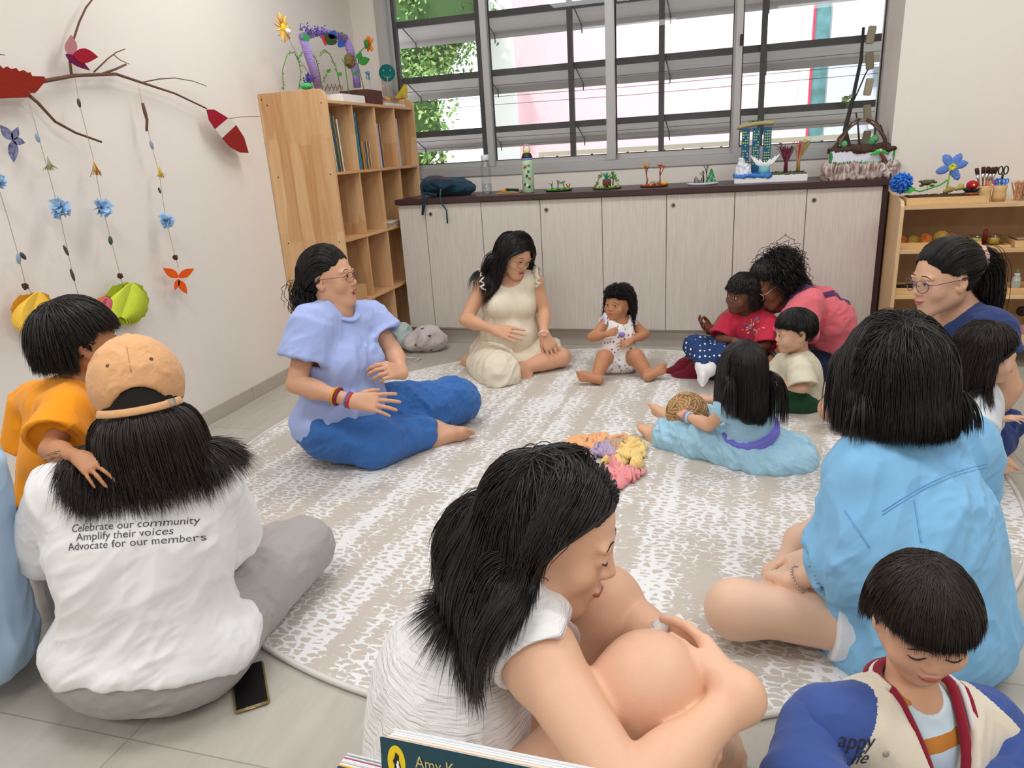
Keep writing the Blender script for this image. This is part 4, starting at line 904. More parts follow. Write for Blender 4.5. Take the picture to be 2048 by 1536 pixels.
# ---- A: woman in the white sleeveless top hugging her knees
if want('A'):
    F = Fig('A', JA, 'woman in white sleeveless top hugging her bare knees in the centre foreground', .98, 1., '#e4b698', 1.0, _r*.88-_u*.34-_f*.14, _r*.34+_u*.88-_f*.25, h=.003, limb=1.04)
    J = F.J; F.limbs(arms=''); F.sd.ell(J['knr']+V3((0, 0, -.005)), (.062, .06, .06), I3, .05); F.sd.ell(J['knl'], (.056, .056, .056), I3, .05); F.limbs(legs='')
    F.hand('l', (1425, 1450, .98), TOCAM+_r*.5+UP*.2, curl=(.35, .45, .3), thumb=(.35, .25), spread=.05)
    F.hand('r', (1392, 1288, 1.04), _r*.75+TOCAM*.8, curl=(.15, .3, .3), thumb=(.35, .2), spread=.03)
    F.sd.ell(J['wrr'], (.034, .034, .034), I3, .02); F.foot('r', (1540, 1520, 1.44), DN); F.foot('l', (1500, 1440, 1.5), DN)
    F.body(open_=.15, lip='#b8685c', brow='#30261f')
    t = F.top('top', mat('cloth_white_rib', '#eeeceb', .85, spec=.2, sheen=.2, bump=(130, .9, (.15, .15, 1.6))), inf=.015, sl=(0, 0), neck=(.062, 0, .01), fold=(.0035, 16, (.2, 0, 1), 2.5, 3), noarm=-.012, hem=(J['pel']+V3((.12, 0, -.02)), (1, 0, -.25)), g=1.06)
    sh = SDF(); sh.ell(J['pel']+V3((0, 0, -.01)), np.array([.17, .125, .10])+.008, F.Bp, .04)
    for c in 'lr': sh.flat(J['hi'+c], J['hi'+c]*.6+J['kn'+c]*.4, .098, .088, .04)
    F.garment('shorts', sh, cloth('pinkgrey', '#cdbfb9'), (.003, 18, (1, 0, 0), 2, 1))
    q = MB(); a = J['shr']; o = F.Bs[0]; pts = []
    for t_ in np.linspace(-.2, 1, 12):   # strap showing inside the armhole
        pts.append(a-o*.030+F.Bs[1]*(.06*math.cos(t_*2.6))+F.Bs[2]*(.056*math.sin(t_*2.6)))
    q.tube([p+o*.004 for p in pts], [.008]*12, 8, flat=(o, .3)); q.build('inner_strap', cloth('strap', '#b9a9a4'), F.root)
    q = MB(); w = J['wrl']*.82+J['ell']*.18; ax = nrm(J['wrl']-J['ell']); B = fr_z(ax); n = 40
    q.tube([w+(B[0]*math.cos(i*2*PI/n)+B[1]*math.sin(i*2*PI/n))*(.034+.004*math.sin(i*5))+ax*.005*math.sin(i*3.3) for i in range(n+1)], [.011+.003*math.sin(i*2.1) for i in range(n+1)], 8, cap=False)
    q.build('scrunchie', cloth('scrunchie_white', '#f2efec'), F.root, True)
    hair(F.H, F.all(), F.root, n=9000, L=.235, style='part', part=.012, front=(.004, .75), hc=7, w=.00085, zf=.074, yf=.052, ys=-.008, vol=(.004, .022), S=18, clump=.35, flick=.006, h=.003*Q_, seed=3, mass=[((0, -.03, .0), (0, -.055, -.12), .080, .068)], m=M['hair'])

# ---- B: woman in the tan cap
if want('B'):
    F = Fig('B', JB, 'woman seen from behind in tan baseball cap and white lettered t-shirt', 1., 1.05, '#d6a482', 1.0, (-.62, .68, -.30), (-.20, .22, .95), h=.004)
    F.limbs(); J = F.J; F.hand('l', J['wrl']+V3((.1, .1, 0)), UP); F.hand('r', J['wrr']+V3((-.1, .06, 0)), UP); F.foot('r', J['anr']+V3((-.2, .0, -.02)), DN); F.foot('l', J['anl']+V3((.2, .05, -.02)), DN)
    F.body(open_=.8)
    m = cloth('white_tee', '#f0eff0')
    def ex(sd):
        sd.ell(J['pel']+F.Bp[2]*.02, (.236, .182, .11), F.Bp, .06); sd.ell(J['pel']*.5+J['che']*.5, (.175, .13, .17), F.Bm, .06); sd.ell(J['che'], (.185, .125, .15), F.Bs, .05)
    t = F.top('t_shirt', m, inf=.02, sl=(.95, .95), sr=.03, neck=(.060, .0, -.01), extra=ex, hem=(J['pel']-F.Bp[2]*.045, -F.Bp[2]*.95-F.Bp[1]*.35), fold=[(.007, 7, (.7, .1, .75), 3.2, 2), (.0035, 17, (.8, .2, .5), 3, 9)], k=.05)
    p = SDF(); pants(p, J, 1.02, 1.1, .014, side='r', cuff=1.15); p.cone(J['hil'], J['knl'], .105, .08, .05); p.cone(J['knl'], J['anl'], .08, .06, .04); p.ell(J['pel']-UP*.01, (.215, .162, .10), F.Bp, .06); p.cut((0, 0, .003), DN)
    F.garment('trousers', p, cloth('grey_trousers', '#aaa5a3'), [(.005, 8, nrm(J['knr']-J['hir']), 2.2, 4), (.0025, 20, (.5, .5, .3), 2, 5)])
    mt = mat('print_grey', '#55585c', .8)
    bx = -F.Bs[1]; 
    X = nrm(at(360, 1030, 1.5)-at(155, 1045, 1.5)); Yd = nrm(UP*.86+V3((.05, .5, 0)))
    for i, (s_, px, py) in enumerate((('Celebrate our community', 257, 1056), ('Amplify their voices', 246, 1075), ('Advocate for our members', 261, 1092))):
        text_on(s_, F.lasttop, at(px, py, 1.50), X, Yd, .0225, mt, F.lasttop, thick=.0012)
    # cap
    H = F.H; cp = SDF(); cp.ell(H.W(0, -.012, .030), (.096, .114, .106), H.B, .01)
    cp.ell(H.W(0, -.13, -.026), (.056, .08, .040), H.B, .006, 'sub'); cp.fn(lambda P: (-.022+.30*np.maximum(H.Lc(P)[..., 1], 0)-H.Lc(P)[..., 2]), H.c, .25, .004)
    cp.ell(H.W(0, -.012, .027), (.088, .106, .098), H.B, .002, 'sub')
    o = sculpt('cap', cp, .003*Q_, cloth('tan_cap', '#dba878', bump=(90, .25)), F.root, (.0022, 24, (0, 0, 1), 1.6, 6), 1)
    q = MB(); q.tube([H.W(.1000*math.sin(a), -.012-.117*math.cos(a), -.014-.022*math.cos(a)) for a in np.linspace(-.95, .95, 24)], .0085, 8, flat=(H.B[1], .3)); 
    q.build('strap', cloth('tan_cap', '#dba878'), o, True)
    q = MB(); q.box((-.012, -.004, -.008), (.012, .004, .008), .002, frame(H.W(.060, -.108, -.030), x=H.B[0]*.75-H.B[1]*.6, z=H.B[2])); q.build('buckle', mat('buckle_steel', '#c9c8c6', .3, .9), o)
    q = MB(); q.sph(H.W(0, -.012, .137), .010, 12, Matrix(H.B.T.tolist()).to_4x4(), (1, 1, .45)); q.build('button', cloth('tan_cap', '#dba878'), o, True)
    q = MB()
    for sg in (-1, 1): q = MB(); q.sph(H.W(sg*.041, -.1075, .068), .0042, 10); q.build('eyelet', mat('eyelet', '#6e5138', .6), o)
    q = MB(); q.tube([H.W(0, -.012-.1145*math.cos(a), .030+.1065*math.sin(a)) for a in np.linspace(.16, PI/2, 14)], .0013, 5); q.build('seam', cloth('tan_seam', '#c8935f'), o, True)
    br = SDF(); br.ell(H.W(0, .12, .02), (.066, .075, .006), H.B, .01); br.fn(lambda P: (.088-H.Lc(P)[..., 1]), H.c, .3, .004); sculpt('brim', br, .004*Q_, cloth('tan_cap', '#dba878'), o)
    c2 = F.all(); c2.ell(H.W(0, -.012, .030), (.080, .098, .09), H.B, .01)
    hair(H, c2, F.root, n=7000, L=.24, style='part', part=0., w=.0011, zf=.05, ys=.01, zmax=-.028, vol=(.000, .018), S=18, clump=.6, flick=.014, h=.004*Q_, seed=11, wind=(.05, .0, 0), mass=[((0, -.035, -.0), (0, -.045, -.14), .080, .072)], m=M['hair_brown'], capoff=.002)

# ---- C: toddler in orange
if want('C'):
    F = Fig('C', JC, 'toddler in orange t-shirt standing beside the capped woman, hand on her shoulder', .62, 1.02, '#bd8763', .86, (.45, .88, -.05), (0, 0, 1), kid=1, h=.0038, limb=1.02)
    F.limbs(); J = F.J; F.hand('r', (204, 948, 1.475), UP*.8+TOCAM*.5, curl=(.25, .3, .2), spread=.25, s=.60); F.hand('l', J['wrl']+V3((.05, .1, -.05)), UP)
    F.foot('r', J['anr']+V3((.2, .05, -.02)), DN); F.foot('l', J['anl']+V3((.2, .05, -.02)), DN); F.body(open_=.8)
    F.top('t_shirt', cloth('orange_tee', '#f29a12'), inf=.018, sl=(.95, .8), sr=.020, neck=(.072, 0, 0), hem=(J['pel']+F.Bp[2]*.02, -F.Bp[2]), fold=[(.006, 12, (.3, .2, 1), 2.5, 3)], g=1.05)
    p = SDF(); pants(p, J, .62, 1.05, .012); F.garment('trousers', p, cloth('navy_shorts', '#26427e'), (.005, 14, (0, 0, 1), 2.5, 4))
    hair(F.H, F.hsd, F.root, n=5000, L=.14, style='crown', w=.0010, zf=.055, yf=.055, ys=.004, zn=-.075, vol=(.006, .016), S=10, clump=.4, capoff=.009, grav=.12, h=.003*Q_, seed=4, crown=(0, -.05, .11), flick=.003, trim=lambda x, y, z, x0: ((y > .02) & (z < .035)) | ((y > -.035) & (z < .022)) | (z < -.075))

# ---- D: woman in the periwinkle shirt
if want('D'):
    F = Fig('D', JD, 'woman in periwinkle shirt and blue trousers, mouth open, cross-legged before the bookcase', 1., 1., '#d5a384', 1.0, (.98, .06, .06), (-.12, .02, .99), h=.0042, mouth=1.)
    F.limbs(legs='lr'); J = F.J
    F.hand('r', (775, 808, 2.72), TOCAM*.9+UP*.45, curl=(.08, .12, .1), spread=.22, thumb=(.75, .3)); F.hand('l', (742, 738, 2.74), TOCAM*.9+UP*.4, curl=(.5, .8, .5), spread=.03, thumb=(.4, .3))
    F.foot('r', (930, 838, 3.12), -UP*.6-_f*.5); F.foot('l', (905, 850, 3.0), DN)
    F.body(open_=.8, lip='#b0645a', gaze=(.2, .2))
    F.top('t_shirt', cloth('periwinkle', '#a9baec'), inf=.022, sl=(.55, .60), sr=.022, neck=(.068, .004, .004), extra=lambda sd: (sd.ell(J['pel']-F.Bp[1]*.03+F.Bp[2]*.03, (.215, .17, .11), F.Bp, .05), sd.ell(J['pel']*.55+J['che']*.45+F.Bm[1]*.02, (.16, .135, .10), F.Bm, .05)), hem=(J['pel']+F.Bp[2]*.0, -F.Bp[2]+F.Bp[1]*.45), fold=[(.009, 7, (.35, 0, 1), 3, 3), (.004, 15, (.6, 0, .7), 3, 6)], g=1.08, bust=.9, k=.05)
    q = MB(); c0 = J['neck']+F.Bs[1]*.014; n = 28; q.tube([c0+(F.Bs[0]*math.cos(a)*.074+F.Bs[1]*(.078*math.sin(a)+.004)+F.Bs[2]*(-.012-.022*math.sin(a)+.012*abs(math.cos(a)))) for a in np.linspace(0, 2*PI, n)], .007, 8, cap=False); q.build('collar', cloth('periwinkle', '#a9baec'), F.root, True)
    p = SDF(); p.ell(J['pel'], (.20, .16, .115), F.Bp, .06)
    for c in 'lr': p.cone(J['hi'+c], J['kn'+c], .125, .098, .06); p.cone(J['kn'+c], J['kn'+c]*.25+J['an'+c]*.75, .092, .072, .05); p.flat(J['kn'+c]*.3+J['an'+c]*.7, J['kn'+c]*.1+J['an'+c]*.9, .07, .045, .02)
    p.cut((0, 0, .014), DN); F.garment('trousers', p, cloth('gauze_blue', '#3a6cb0', bump=(120, .4, (1, 1, .3))), [(.012, 8, (.8, -.3, .4), 2.6, 5), (.004, 26, (.4, 0, .8), 2.2, 8)])
    for i, (t_, c, r_) in enumerate(((.70, '#e8a512', .006), (.75, '#7a1f35', .009), (.92, '#6d6fd0', .005), (.97, '#cf1f26', .005))):
        w = J['elr']+(J['wrr']-J['elr'])*t_; B = fr_z(J['wrr']-J['elr']); rr = .0385-.012*t_+.002
        q = MB(); q.tube([w+(B[0]*math.cos(a)+B[1]*math.sin(a))*rr for a in np.linspace(0, 2*PI, 24)], r_*.7, 8, cap=False); q.build('bracelet', mat('bracelet_'+c[1:], c, .6), F.root, True)
    glasses(F.H, F.sd, F.root, mat('brown_frame', '#6d4a45', .35), round_=.2)
    hair(F.H, F.all(), F.root, n=3500, style='back', tie=(0, -.105, -.035), w=.0014, hc=8, zf=.072, yf=.055, ys=-.006, vol=(.003, .012), clump=.3, h=.004*Q_, seed=5,
         tail=dict(n=900, L=.14, dir=(-.4, .0, -.8), spread=.35, r=.022, tight=1.2, grav=.5), curl=.006, capoff=.0045, mass=[((0, -.10, -.03), (0, -.105, -.12), .045, .030), ((0, -.095, 0), (0, -.1, -.05), .05, .045)])

# ---- E: woman in the cream jumpsuit
if want('E'):
    F = Fig('E', JE, 'smiling long-haired woman in cream ruffled jumpsuit sitting before the cabinets', .97, 1., '#dba786', .98, (.72, -.52, -.42), (.22, .0, .97), h=.0045, mouth=.5)
    F.limbs(); J = F.J
    F.hand('r', (1040, 672, 3.78), TOCAM+UP*.2, curl=(.1, .15, .1), spread=.12); F.hand('l', (1105, 700, 3.95), UP*.6+TOCAM*.7, curl=(.1, .15, .1), spread=.25)
    F.foot('r', (905, 720, 4.32), _r*.2-_f*.2-UP*.9, s=.95); F.foot('l', (985, 745, 3.9), DN)
    F.body(open_=.4, lip='#b34a50', smile=1)
    cr = cloth('cream', '#e6dcc6')
    def ex(sd): sd.ell(J['pel']*.45+J['che']*.55+F.Bm[1]*.03, (.145, .12, .08), F.Bm, .05); sd.ell(J['pel']*.6+J['che']*.4+F.Bm[1]*.04, (.16, .125, .12), F.Bm, .05)
    F.top('bodice', cr, inf=.016, sl=(0, 0), neck=(.080, .03, .02), noarm=-.012, bust=1.0, fold=(.006, 12, (0, 0, 1), 3.5, 2), extra=ex)
    p = SDF(); p.ell(J['pel'], (.20, .16, .12), F.Bp, .06)
    p.cone(J['hir'], J['knr'], .12, .10, .06); p.cone(J['knr'], J['knr']*.6+J['anr']*.4, .10, .085, .05); p.flat(J['knr']*.7+J['anr']*.3, J['knr']*.25+J['anr']*.75, .085, .06, .03)
    p.flat(J['hil'], J['hil']*.25+J['knl']*.75, .12, .092, .06); E1 = at(1052, 726, z=.045); p.cone(J['pel'], E1, .09, .055, .08); p.cone(J['knl']*.55+J['hil']*.45, E1, .085, .055, .08); p.cut((0, 0, .013), DN)
    F.garment('trousers', p, cr, [(.010, 9, (.3, .3, .9), 2.4, 7), (.004, 20, (.5, 0, .8), 2.5, 3)])
    for c, sg in (('l', -1), ('r', 1)):   # shoulder ruffles
        q = MB(); a = J['sh'+c]; o = F.Bs[0]*sg; pts = []
        for i in range(30):
            t_ = i/29*PI*1.15-.25; pts.append(a-o*.018+F.Bs[1]*(-.068*math.cos(t_))+F.Bs[2]*(.062*math.sin(t_))+o*(.022+.012*math.sin(i*1.9)))
        q.tube(pts, [.034+.005*math.sin(i*1.9+1) for i in range(30)], 8, flat=(F.Bs[1], .25)); q.build('ruffle', cr, F.root, True)
    q = MB(); c0 = J['pel']*.42+J['che']*.58; P_ = []
    for a_ in np.linspace(0, 2*PI, 40):
        d_ = F.Bm[0]*math.cos(a_)+F.Bm[1]*math.sin(a_); p_ = c0+d_*.3
        for _ in range(30): p_ = p_-d_*float(np.clip(F.cl[0].ev(p_[None])[0], -.02, .1))*.8
        P_.append(p_+F.Bm[2]*.003*math.sin(a_*9))
    q.tube(P_, .0042, 6, cap=False); q.build('waist_seam', cloth('cream_seam', '#d3c6ab'), F.root, True)
    q = MB(); w = J['wrl']; B = fr_z(J['wrl']-J['ell']); q.tube([w+(B[0]*math.cos(a)+B[1]*math.sin(a))*.027 for a in np.linspace(0, 2*PI, 20)], .006, 8, cap=False)
    wt = q.build('watch', mat('watch_band', '#e8d9c8', .5), F.root, True); q = MB(); q.cone(w-_f*.024, w-_f*.033, .016, n=20); q.build('dial', mat('rose_gold', '#c58f78', .3, .8), wt)
    glasses(F.H, F.sd, F.root, mat('thin_frame', '#4a3a34', .35, .5), rx=.025, rz=.0235, rad=.0009)
    hair(F.H, F.all(), F.root, n=4500, L=.30, style='part', part=0., front=(.045, .6), w=.0015, zf=.066, yf=.054, ys=.0, vol=(.006, .026), S=16, clump=.35, flick=.008, h=.0045*Q_, seed=7, mass=[((0, -.04, 0), (0, -.05, -.13), .078, .068)])

# ---- F: toddler in the floral romper
if want('F'):
    F = Fig('F', JF, 'toddler in floral romper sitting with bare feet spread toward the camera', .52, 1.08, '#c08763', .78, (-.42, -.90, .0), (0, -.02, 1), kid=1, h=.0034, limb=1.25)
    F.limbs(); J = F.J
    F.hand('r', (1232, 664, 3.74), TOCAM, curl=(.9, 1., .8), spread=.0, s=.5); F.hand('l', (1246, 690, 3.76), TOCAM+UP*.3, curl=(.2, .25, .2), s=.5, spread=.2)
    F.foot('l', (1318, 742, 3.76), -_r*.5+TOCAM*.75-UP*.2, s=.62, g=1.1); F.foot('r', (1158, 750, 3.76), _r*.5+TOCAM*.75-UP*.2, s=.62, g=1.1)
    F.body(open_=.85, gaze=(-.5, .4), lip='#b0625a')
    fl = mat('floral_print', '#efeeee', .85)
    if not fl.get('x'):
        fl['x'] = 1; nt = fl.node_tree; N = nt.nodes; L = nt.links; tc = N.new('ShaderNodeTexCoord'); v = N.new('ShaderNodeTexVoronoi'); v.inputs['Scale'].default_value = 62; L.new(tc.outputs['Object'], v.inputs[0])
        r = N.new('ShaderNodeValToRGB'); r.color_ramp.interpolation = 'CONSTANT'; r.color_ramp.elements[0].color = (1, 1, 1, 1); r.color_ramp.elements[1].position = .36; r.color_ramp.elements[1].color = (0, 0, 0, 1); L.new(v.outputs['Distance'], r.inputs[0])
        h_ = N.new('ShaderNodeSeparateColor'); L.new(v.outputs['Color'], h_.inputs[0]); r2 = N.new('ShaderNodeValToRGB'); r2.color_ramp.interpolation = 'CONSTANT'
        cs = ['#efeeee', '#d8963c', '#7e6b9c', '#efeeee', '#8f9a64', '#b9564a']; r2.color_ramp.elements[0].color = srgb(cs[0]); r2.color_ramp.elements[1].position = .25; r2.color_ramp.elements[1].color = srgb(cs[1])
        for i, p_ in ((2, .4), (3, .52), (4, .7), (5, .86)): e = r2.color_ramp.elements.new(p_); e.color = srgb(cs[i])
        L.new(h_.outputs[0], r2.inputs[0]); x = N.new('ShaderNodeMix'); x.data_type = 'RGBA'; L.new(r.outputs[0], x.inputs[0]); x.inputs[6].default_value = srgb('#efeeee'); L.new(r2.outputs[0], x.inputs[7]); L.new(x.outputs[2], N['Principled BSDF'].inputs['Base Color'])
    def ex(sd):
        for c in 'lr': sd.flat(J['hi'+c], J['hi'+c]*.45+J['kn'+c]*.55, .060, .056, .03)
    F.top('romper', fl, inf=.014, sl=(0, 0), neck=(.09, .02, .0), noarm=-.02, fold=(.004, 20, (0, 0, 1), 2, 3), extra=ex, g=1.05)
    wl = cloth('lilac_frill', '#e4e0f0')
    for c, sg in (('l', -1), ('r', 1)):
        q = MB(); a = J['sh'+c]; o = F.Bs[0]*sg; pts = [a+o*(.014+.006*math.sin(i*2.1))+F.Bs[1]*(-.036*math.cos(i/20*PI))+F.Bs[2]*(.040*math.sin(i/20*PI)-.004) for i in range(21)]
        q.tube(pts, [.021+.003*math.sin(i*2.1) for i in range(21)], 8, flat=(F.Bs[1], .3)); q.build('frill', wl, F.root, True)
    q = MB(); q.sph(J['che']+F.Bs[1]*.078+F.Bs[2]*.01, .018, 10, None, (1, .5, .8)); q.build('purple_patch', cloth('purple_patch', '#9b84d6'), F.root, True)
    hair(F.H, F.hsd, F.root, n=2600, L=.17, style='crown', w=.0014, zf=.060, yf=.05, ys=-.012, vol=(.006, .03), S=14, clump=.5, curl=.008, capoff=.006, h=.0034*Q_, seed=9, crown=(0, 0, .12), wind=(.03, .05, 0), trim=lambda x, y, z, x0: (y > .01) & (z < .074), fq=26)

# ---- G: woman with the coral shirt
if want('G'):
    F = Fig('G', JG, 'curly-haired woman in coral and purple shirt bending over the child in red, clear glasses', 1., 1.04, '#8d5c43', 1.0, (-.70, -.42, -.55), (-.45, -.15, .88), h=.0045)
    F.limbs(); J = F.J
    F.hand('l', (1542, 742, 3.36), -_r*.4+TOCAM, curl=(.4, .5, .3), spread=.05, s=.95); F.hand('r', (1408, 655, 3.72), DN*.6-TOCAM*.8, curl=(.3, .3, .3), s=.95)
    F.foot('l', (1330, 738, 3.78), DN); F.foot('r', (1310, 730, 3.9), DN)
    F.body(open_=.35, lip='#8a463f')
    co = cloth('coral', '#e4717b'); pu = cloth('plum', '#573059')
    F.top('shirt', co, inf=.022, sl=(.78, .78), sr=.03, neck=(.06, 0, 0), hem=(J['pel']+F.Bp[2]*.03, -F.Bp[2]), fold=[(.009, 8, (.3, 0, 1), 2.6, 3), (.004, 18, (1, 0, .3), 2, 3)], g=1.06)
    ts = F.lasttop; a = J['shl']*.78+J['neck']*.22; o = nrm((J['shl']-J['neck'])*.8-F.Bs[1]*.0)
    paint(ts, pu, lambda P: ((np.abs((P-a)@o) < .026) & ((P-J['che'])@F.Bs[2] > -.03)) | ((P-J['pel'])@F.Bp[2] < .125))
    p = SDF(); pants(p, J, 1.02, 1.12, .012, cuff=1.05); p.ell(J['pel']+V3((0, 0, .01)), (.2, .16, .115), F.Bp, .05); p.cut((0, 0, .013), DN); F.garment('trousers', p, cloth('dark_navy', '#18203a'), (.008, 9, (1, 0, 0), 2.5, 3))
    for c, toe in (('l', (1330, 738, 3.78)), ('r', (1310, 730, 3.9))):
        q = SDF(); foot(q, J['an'+c], at(*toe), DN, 1.04, 1 if c == 'r' else -1, 1.2); q.cone(J['an'+c], J['an'+c]*.75+J['kn'+c]*.25, .05, .052, .02); F.garment('sock', q, cloth('maroon', '#6e1226'), (.003, 20, (1, 0, 0), 2, 3), it=3)
    q = MB(); w = J['wrl']*.93+J['ell']*.07; B = fr_z(J['wrl']-J['ell']); q.tube([w+(B[0]*math.cos(a)+B[1]*math.sin(a))*.033 for a in np.linspace(0, 2*PI, 20)], .010, 8, cap=False, flat=None); q.build('watch', mat('black_band', '#1d1d1f', .4), F.root, True)
    glasses(F.H, F.sd, F.root, mat('clear_frame', '#c9b3ad', .25), rx=.026, rz=.022, rad=.0016)
    hair(F.H, F.all(), F.root, n=3000, style='back', tie=(0, -.075, .075), w=.0013, zf=.068, yf=.055, ys=-.006, vol=(.004, .014), clump=.3, h=.0045*Q_, seed=5, tail=dict(n=6500, L=.21, dir=(.95, .1, -.12), spread=.5, r=.02, tight=-1.2, grav=.34, off=.01), curl=.011, fq=22, S=16)

# ---- H: girl in red on her lap
if want('H'):
    F = Fig('H', JH, 'child in red printed t-shirt and navy polka-dot trousers', .62, 1.0, '#6f4532', .84, (-.78, -.60, -.02), (.12, 0, .99), kid=1, h=.0036, limb=.92)
    F.limbs(); J = F.J; F.hand('r', (1478, 690, 3.5), TOCAM, curl=(.5, .5, .4), s=.6); F.hand('l', (1470, 700, 3.45), TOCAM, curl=(.4, .4, .3), s=.6)
    F.foot('r', (1425, 765, 3.46), DN*.3+TOCAM*.5-_r*.5, s=.7); F.foot('l', (1440, 765, 3.46), DN, s=.7)
    F.body(open_=1., gaze=(-.2, 0), lip='#7e423a')
    F.top('t_shirt', cloth('red_tee', '#c9304a'), inf=.016, sl=(.9, .9), sr=.018, neck=(.066, 0, 0), fold=(.005, 14, (.3, 0, 1), 2.5, 3))
    q = MB(); rs = np.random.RandomState(2); c = J['che']+F.Bs[1]*.0+V3((0, 0, 0)); tt = F.cl[-1]; rt_ = Ray(F.lasttop)
    for i in range(34):
        a = rs.rand()*2*PI; r0 = 4+16*rs.rand(); p_ = rt_(1506+r0*math.cos(a)*1.1, 655-r0*math.sin(a)*1.2, .001)
        q.mi = i % 4; u = (_r*math.cos(a)+UP*math.sin(a))*.009; q.tube([p_-u-_f*.001, p_-_f*.002, p_+u-_f*.001], [.0008, .0026, .0008], 5)
    q.build('print', [mat('pr_'+str(i), c_, .7) for i, c_ in enumerate(('#e9c93a', '#efe6ea', '#d76fb0', '#6fa9d8'))], F.lasttop)
    pm = mat('polka_navy', '#1f3c6b', .85)
    nt = pm.node_tree; tc = nt.nodes.new('ShaderNodeTexCoord'); v = nt.nodes.new('ShaderNodeTexVoronoi'); v.inputs['Scale'].default_value = 42; v.inputs['Randomness'].default_value = .25; nt.links.new(tc.outputs['Object'], v.inputs[0])
    r = nt.nodes.new('ShaderNodeValToRGB'); r.color_ramp.interpolation = 'CONSTANT'; r.color_ramp.elements[0].color = srgb('#e8e8ea'); r.color_ramp.elements[1].position = .24; r.color_ramp.elements[1].color = srgb('#1f3c6b'); nt.links.new(v.outputs['Distance'], r.inputs[0]); nt.links.new(r.outputs[0], nt.nodes['Principled BSDF'].inputs['Base Color'])
    p = SDF(); pants(p, J, .62, 1.0, .014, cuff=1.1); F.garment('trousers', p, pm, (.005, 14, (0, 0, 1), 2, 4))
    for c, toe in (('r', (1425, 765, 3.46)), ('l', (1440, 765, 3.46))):
        q = SDF(); foot(q, J['an'+c], at(*toe), DN*.3+TOCAM*.5-_r*.5 if c == 'r' else DN, .72, 1 if c == 'r' else -1, 1.22); q.cone(J['an'+c], J['an'+c]*.85+J['kn'+c]*.15, .03, .03, .02); F.garment('sock', q, cloth('white_sock', '#e9e7e8'), (.002, 20, (1, 0, 0), 2, 3), it=3)
    hair(F.H, F.hsd, F.root, n=2600, L=.12, style='crown', w=.0015, zf=.052, yf=.055, ys=.0, vol=(.006, .02), S=12, clump=.5, curl=.004, capoff=.008, h=.0036*Q_, seed=12, crown=(0, -.03, .12), trim=lambda x, y, z, x0: ((y > .03) & (z < .035)) | (z < -.07))

# ---- I: boy in the cream t-shirt
if want('I'):
    for k_ in ('pel', 'hil', 'hir'): JI[k_] = JI[k_]+V3((0, 0, .045))
    F = Fig('I', JI, 'small boy in cream t-shirt with green collar and dark green trousers, seen from the side', .56, 1.12, '#dcae8f', .84, (-.95, -.24, -.15), (0, 0, 1), kid=1, h=.0033, limb=1.15)
    F.limbs(); J = F.J; F.hand('l', (1552, 765, 3.12), TOCAM+UP*.4, curl=(.7, .8, .5), s=.5); F.hand('r', (1548, 765, 3.25), UP, curl=(.5, .5, .5), s=.5)
    F.foot('r', (1408, 798, 3.46), TOCAM*.6-_r*.5-UP*.3, s=.62); F.foot('l', (1440, 830, 3.36), DN, s=.6)
    F.body(open_=.7, lip='#b8655a')
    F.top('t_shirt', cloth('cream_tee', '#ddd6be'), inf=.016, sl=(.95, .95), sr=.016, neck=(.070, 0, 0), fold=(.004, 16, (.3, 0, 1), 2.5, 3), hem=(J['pel']+F.Bp[2]*.015, -F.Bp[2]))
    q = MB(); c0 = J['neck']+F.Bs[1]*.006+F.Bs[2]*.002; q.tube([c0+F.Bs[0]*.046*math.cos(a)+F.Bs[1]*.046*math.sin(a)-F.Bs[2]*(.008*math.sin(a)) for a in np.linspace(0, 2*PI, 26)], .0062, 8, cap=False); q.build('collar', cloth('green_rib', '#2f5c3c'), F.root, True)
    p = SDF(); p.ell(J['pel']-UP*.01, (.112, .10, .07), F.Bp, .03)
    for c in 'lr': p.cone(J['hi'+c], J['kn'+c], .066, .058, .03); p.cone(J['kn'+c], J['kn'+c]*.5+J['an'+c]*.5, .055, .05, .03)
    p.cut((0, 0, .012), DN); F.garment('trousers', p, cloth('dark_green', '#1e4a2c'), (.006, 13, (1, 0, .3), 2.5, 4))
    hair(F.H, F.hsd, F.root, n=3200, L=.075, style='crown', w=.0012, zf=.052, yf=.06, ys=.006, zn=-.04, vol=(.001, .005), S=8, clump=.2, capoff=.004, grav=.06, h=.0033*Q_, seed=13, crown=(0, -.05, .11), trim=lambda x, y, z, x0: ((y > .02) & (z < .042)) | ((y > -.04) & (z < .026)) | (z < -.035))

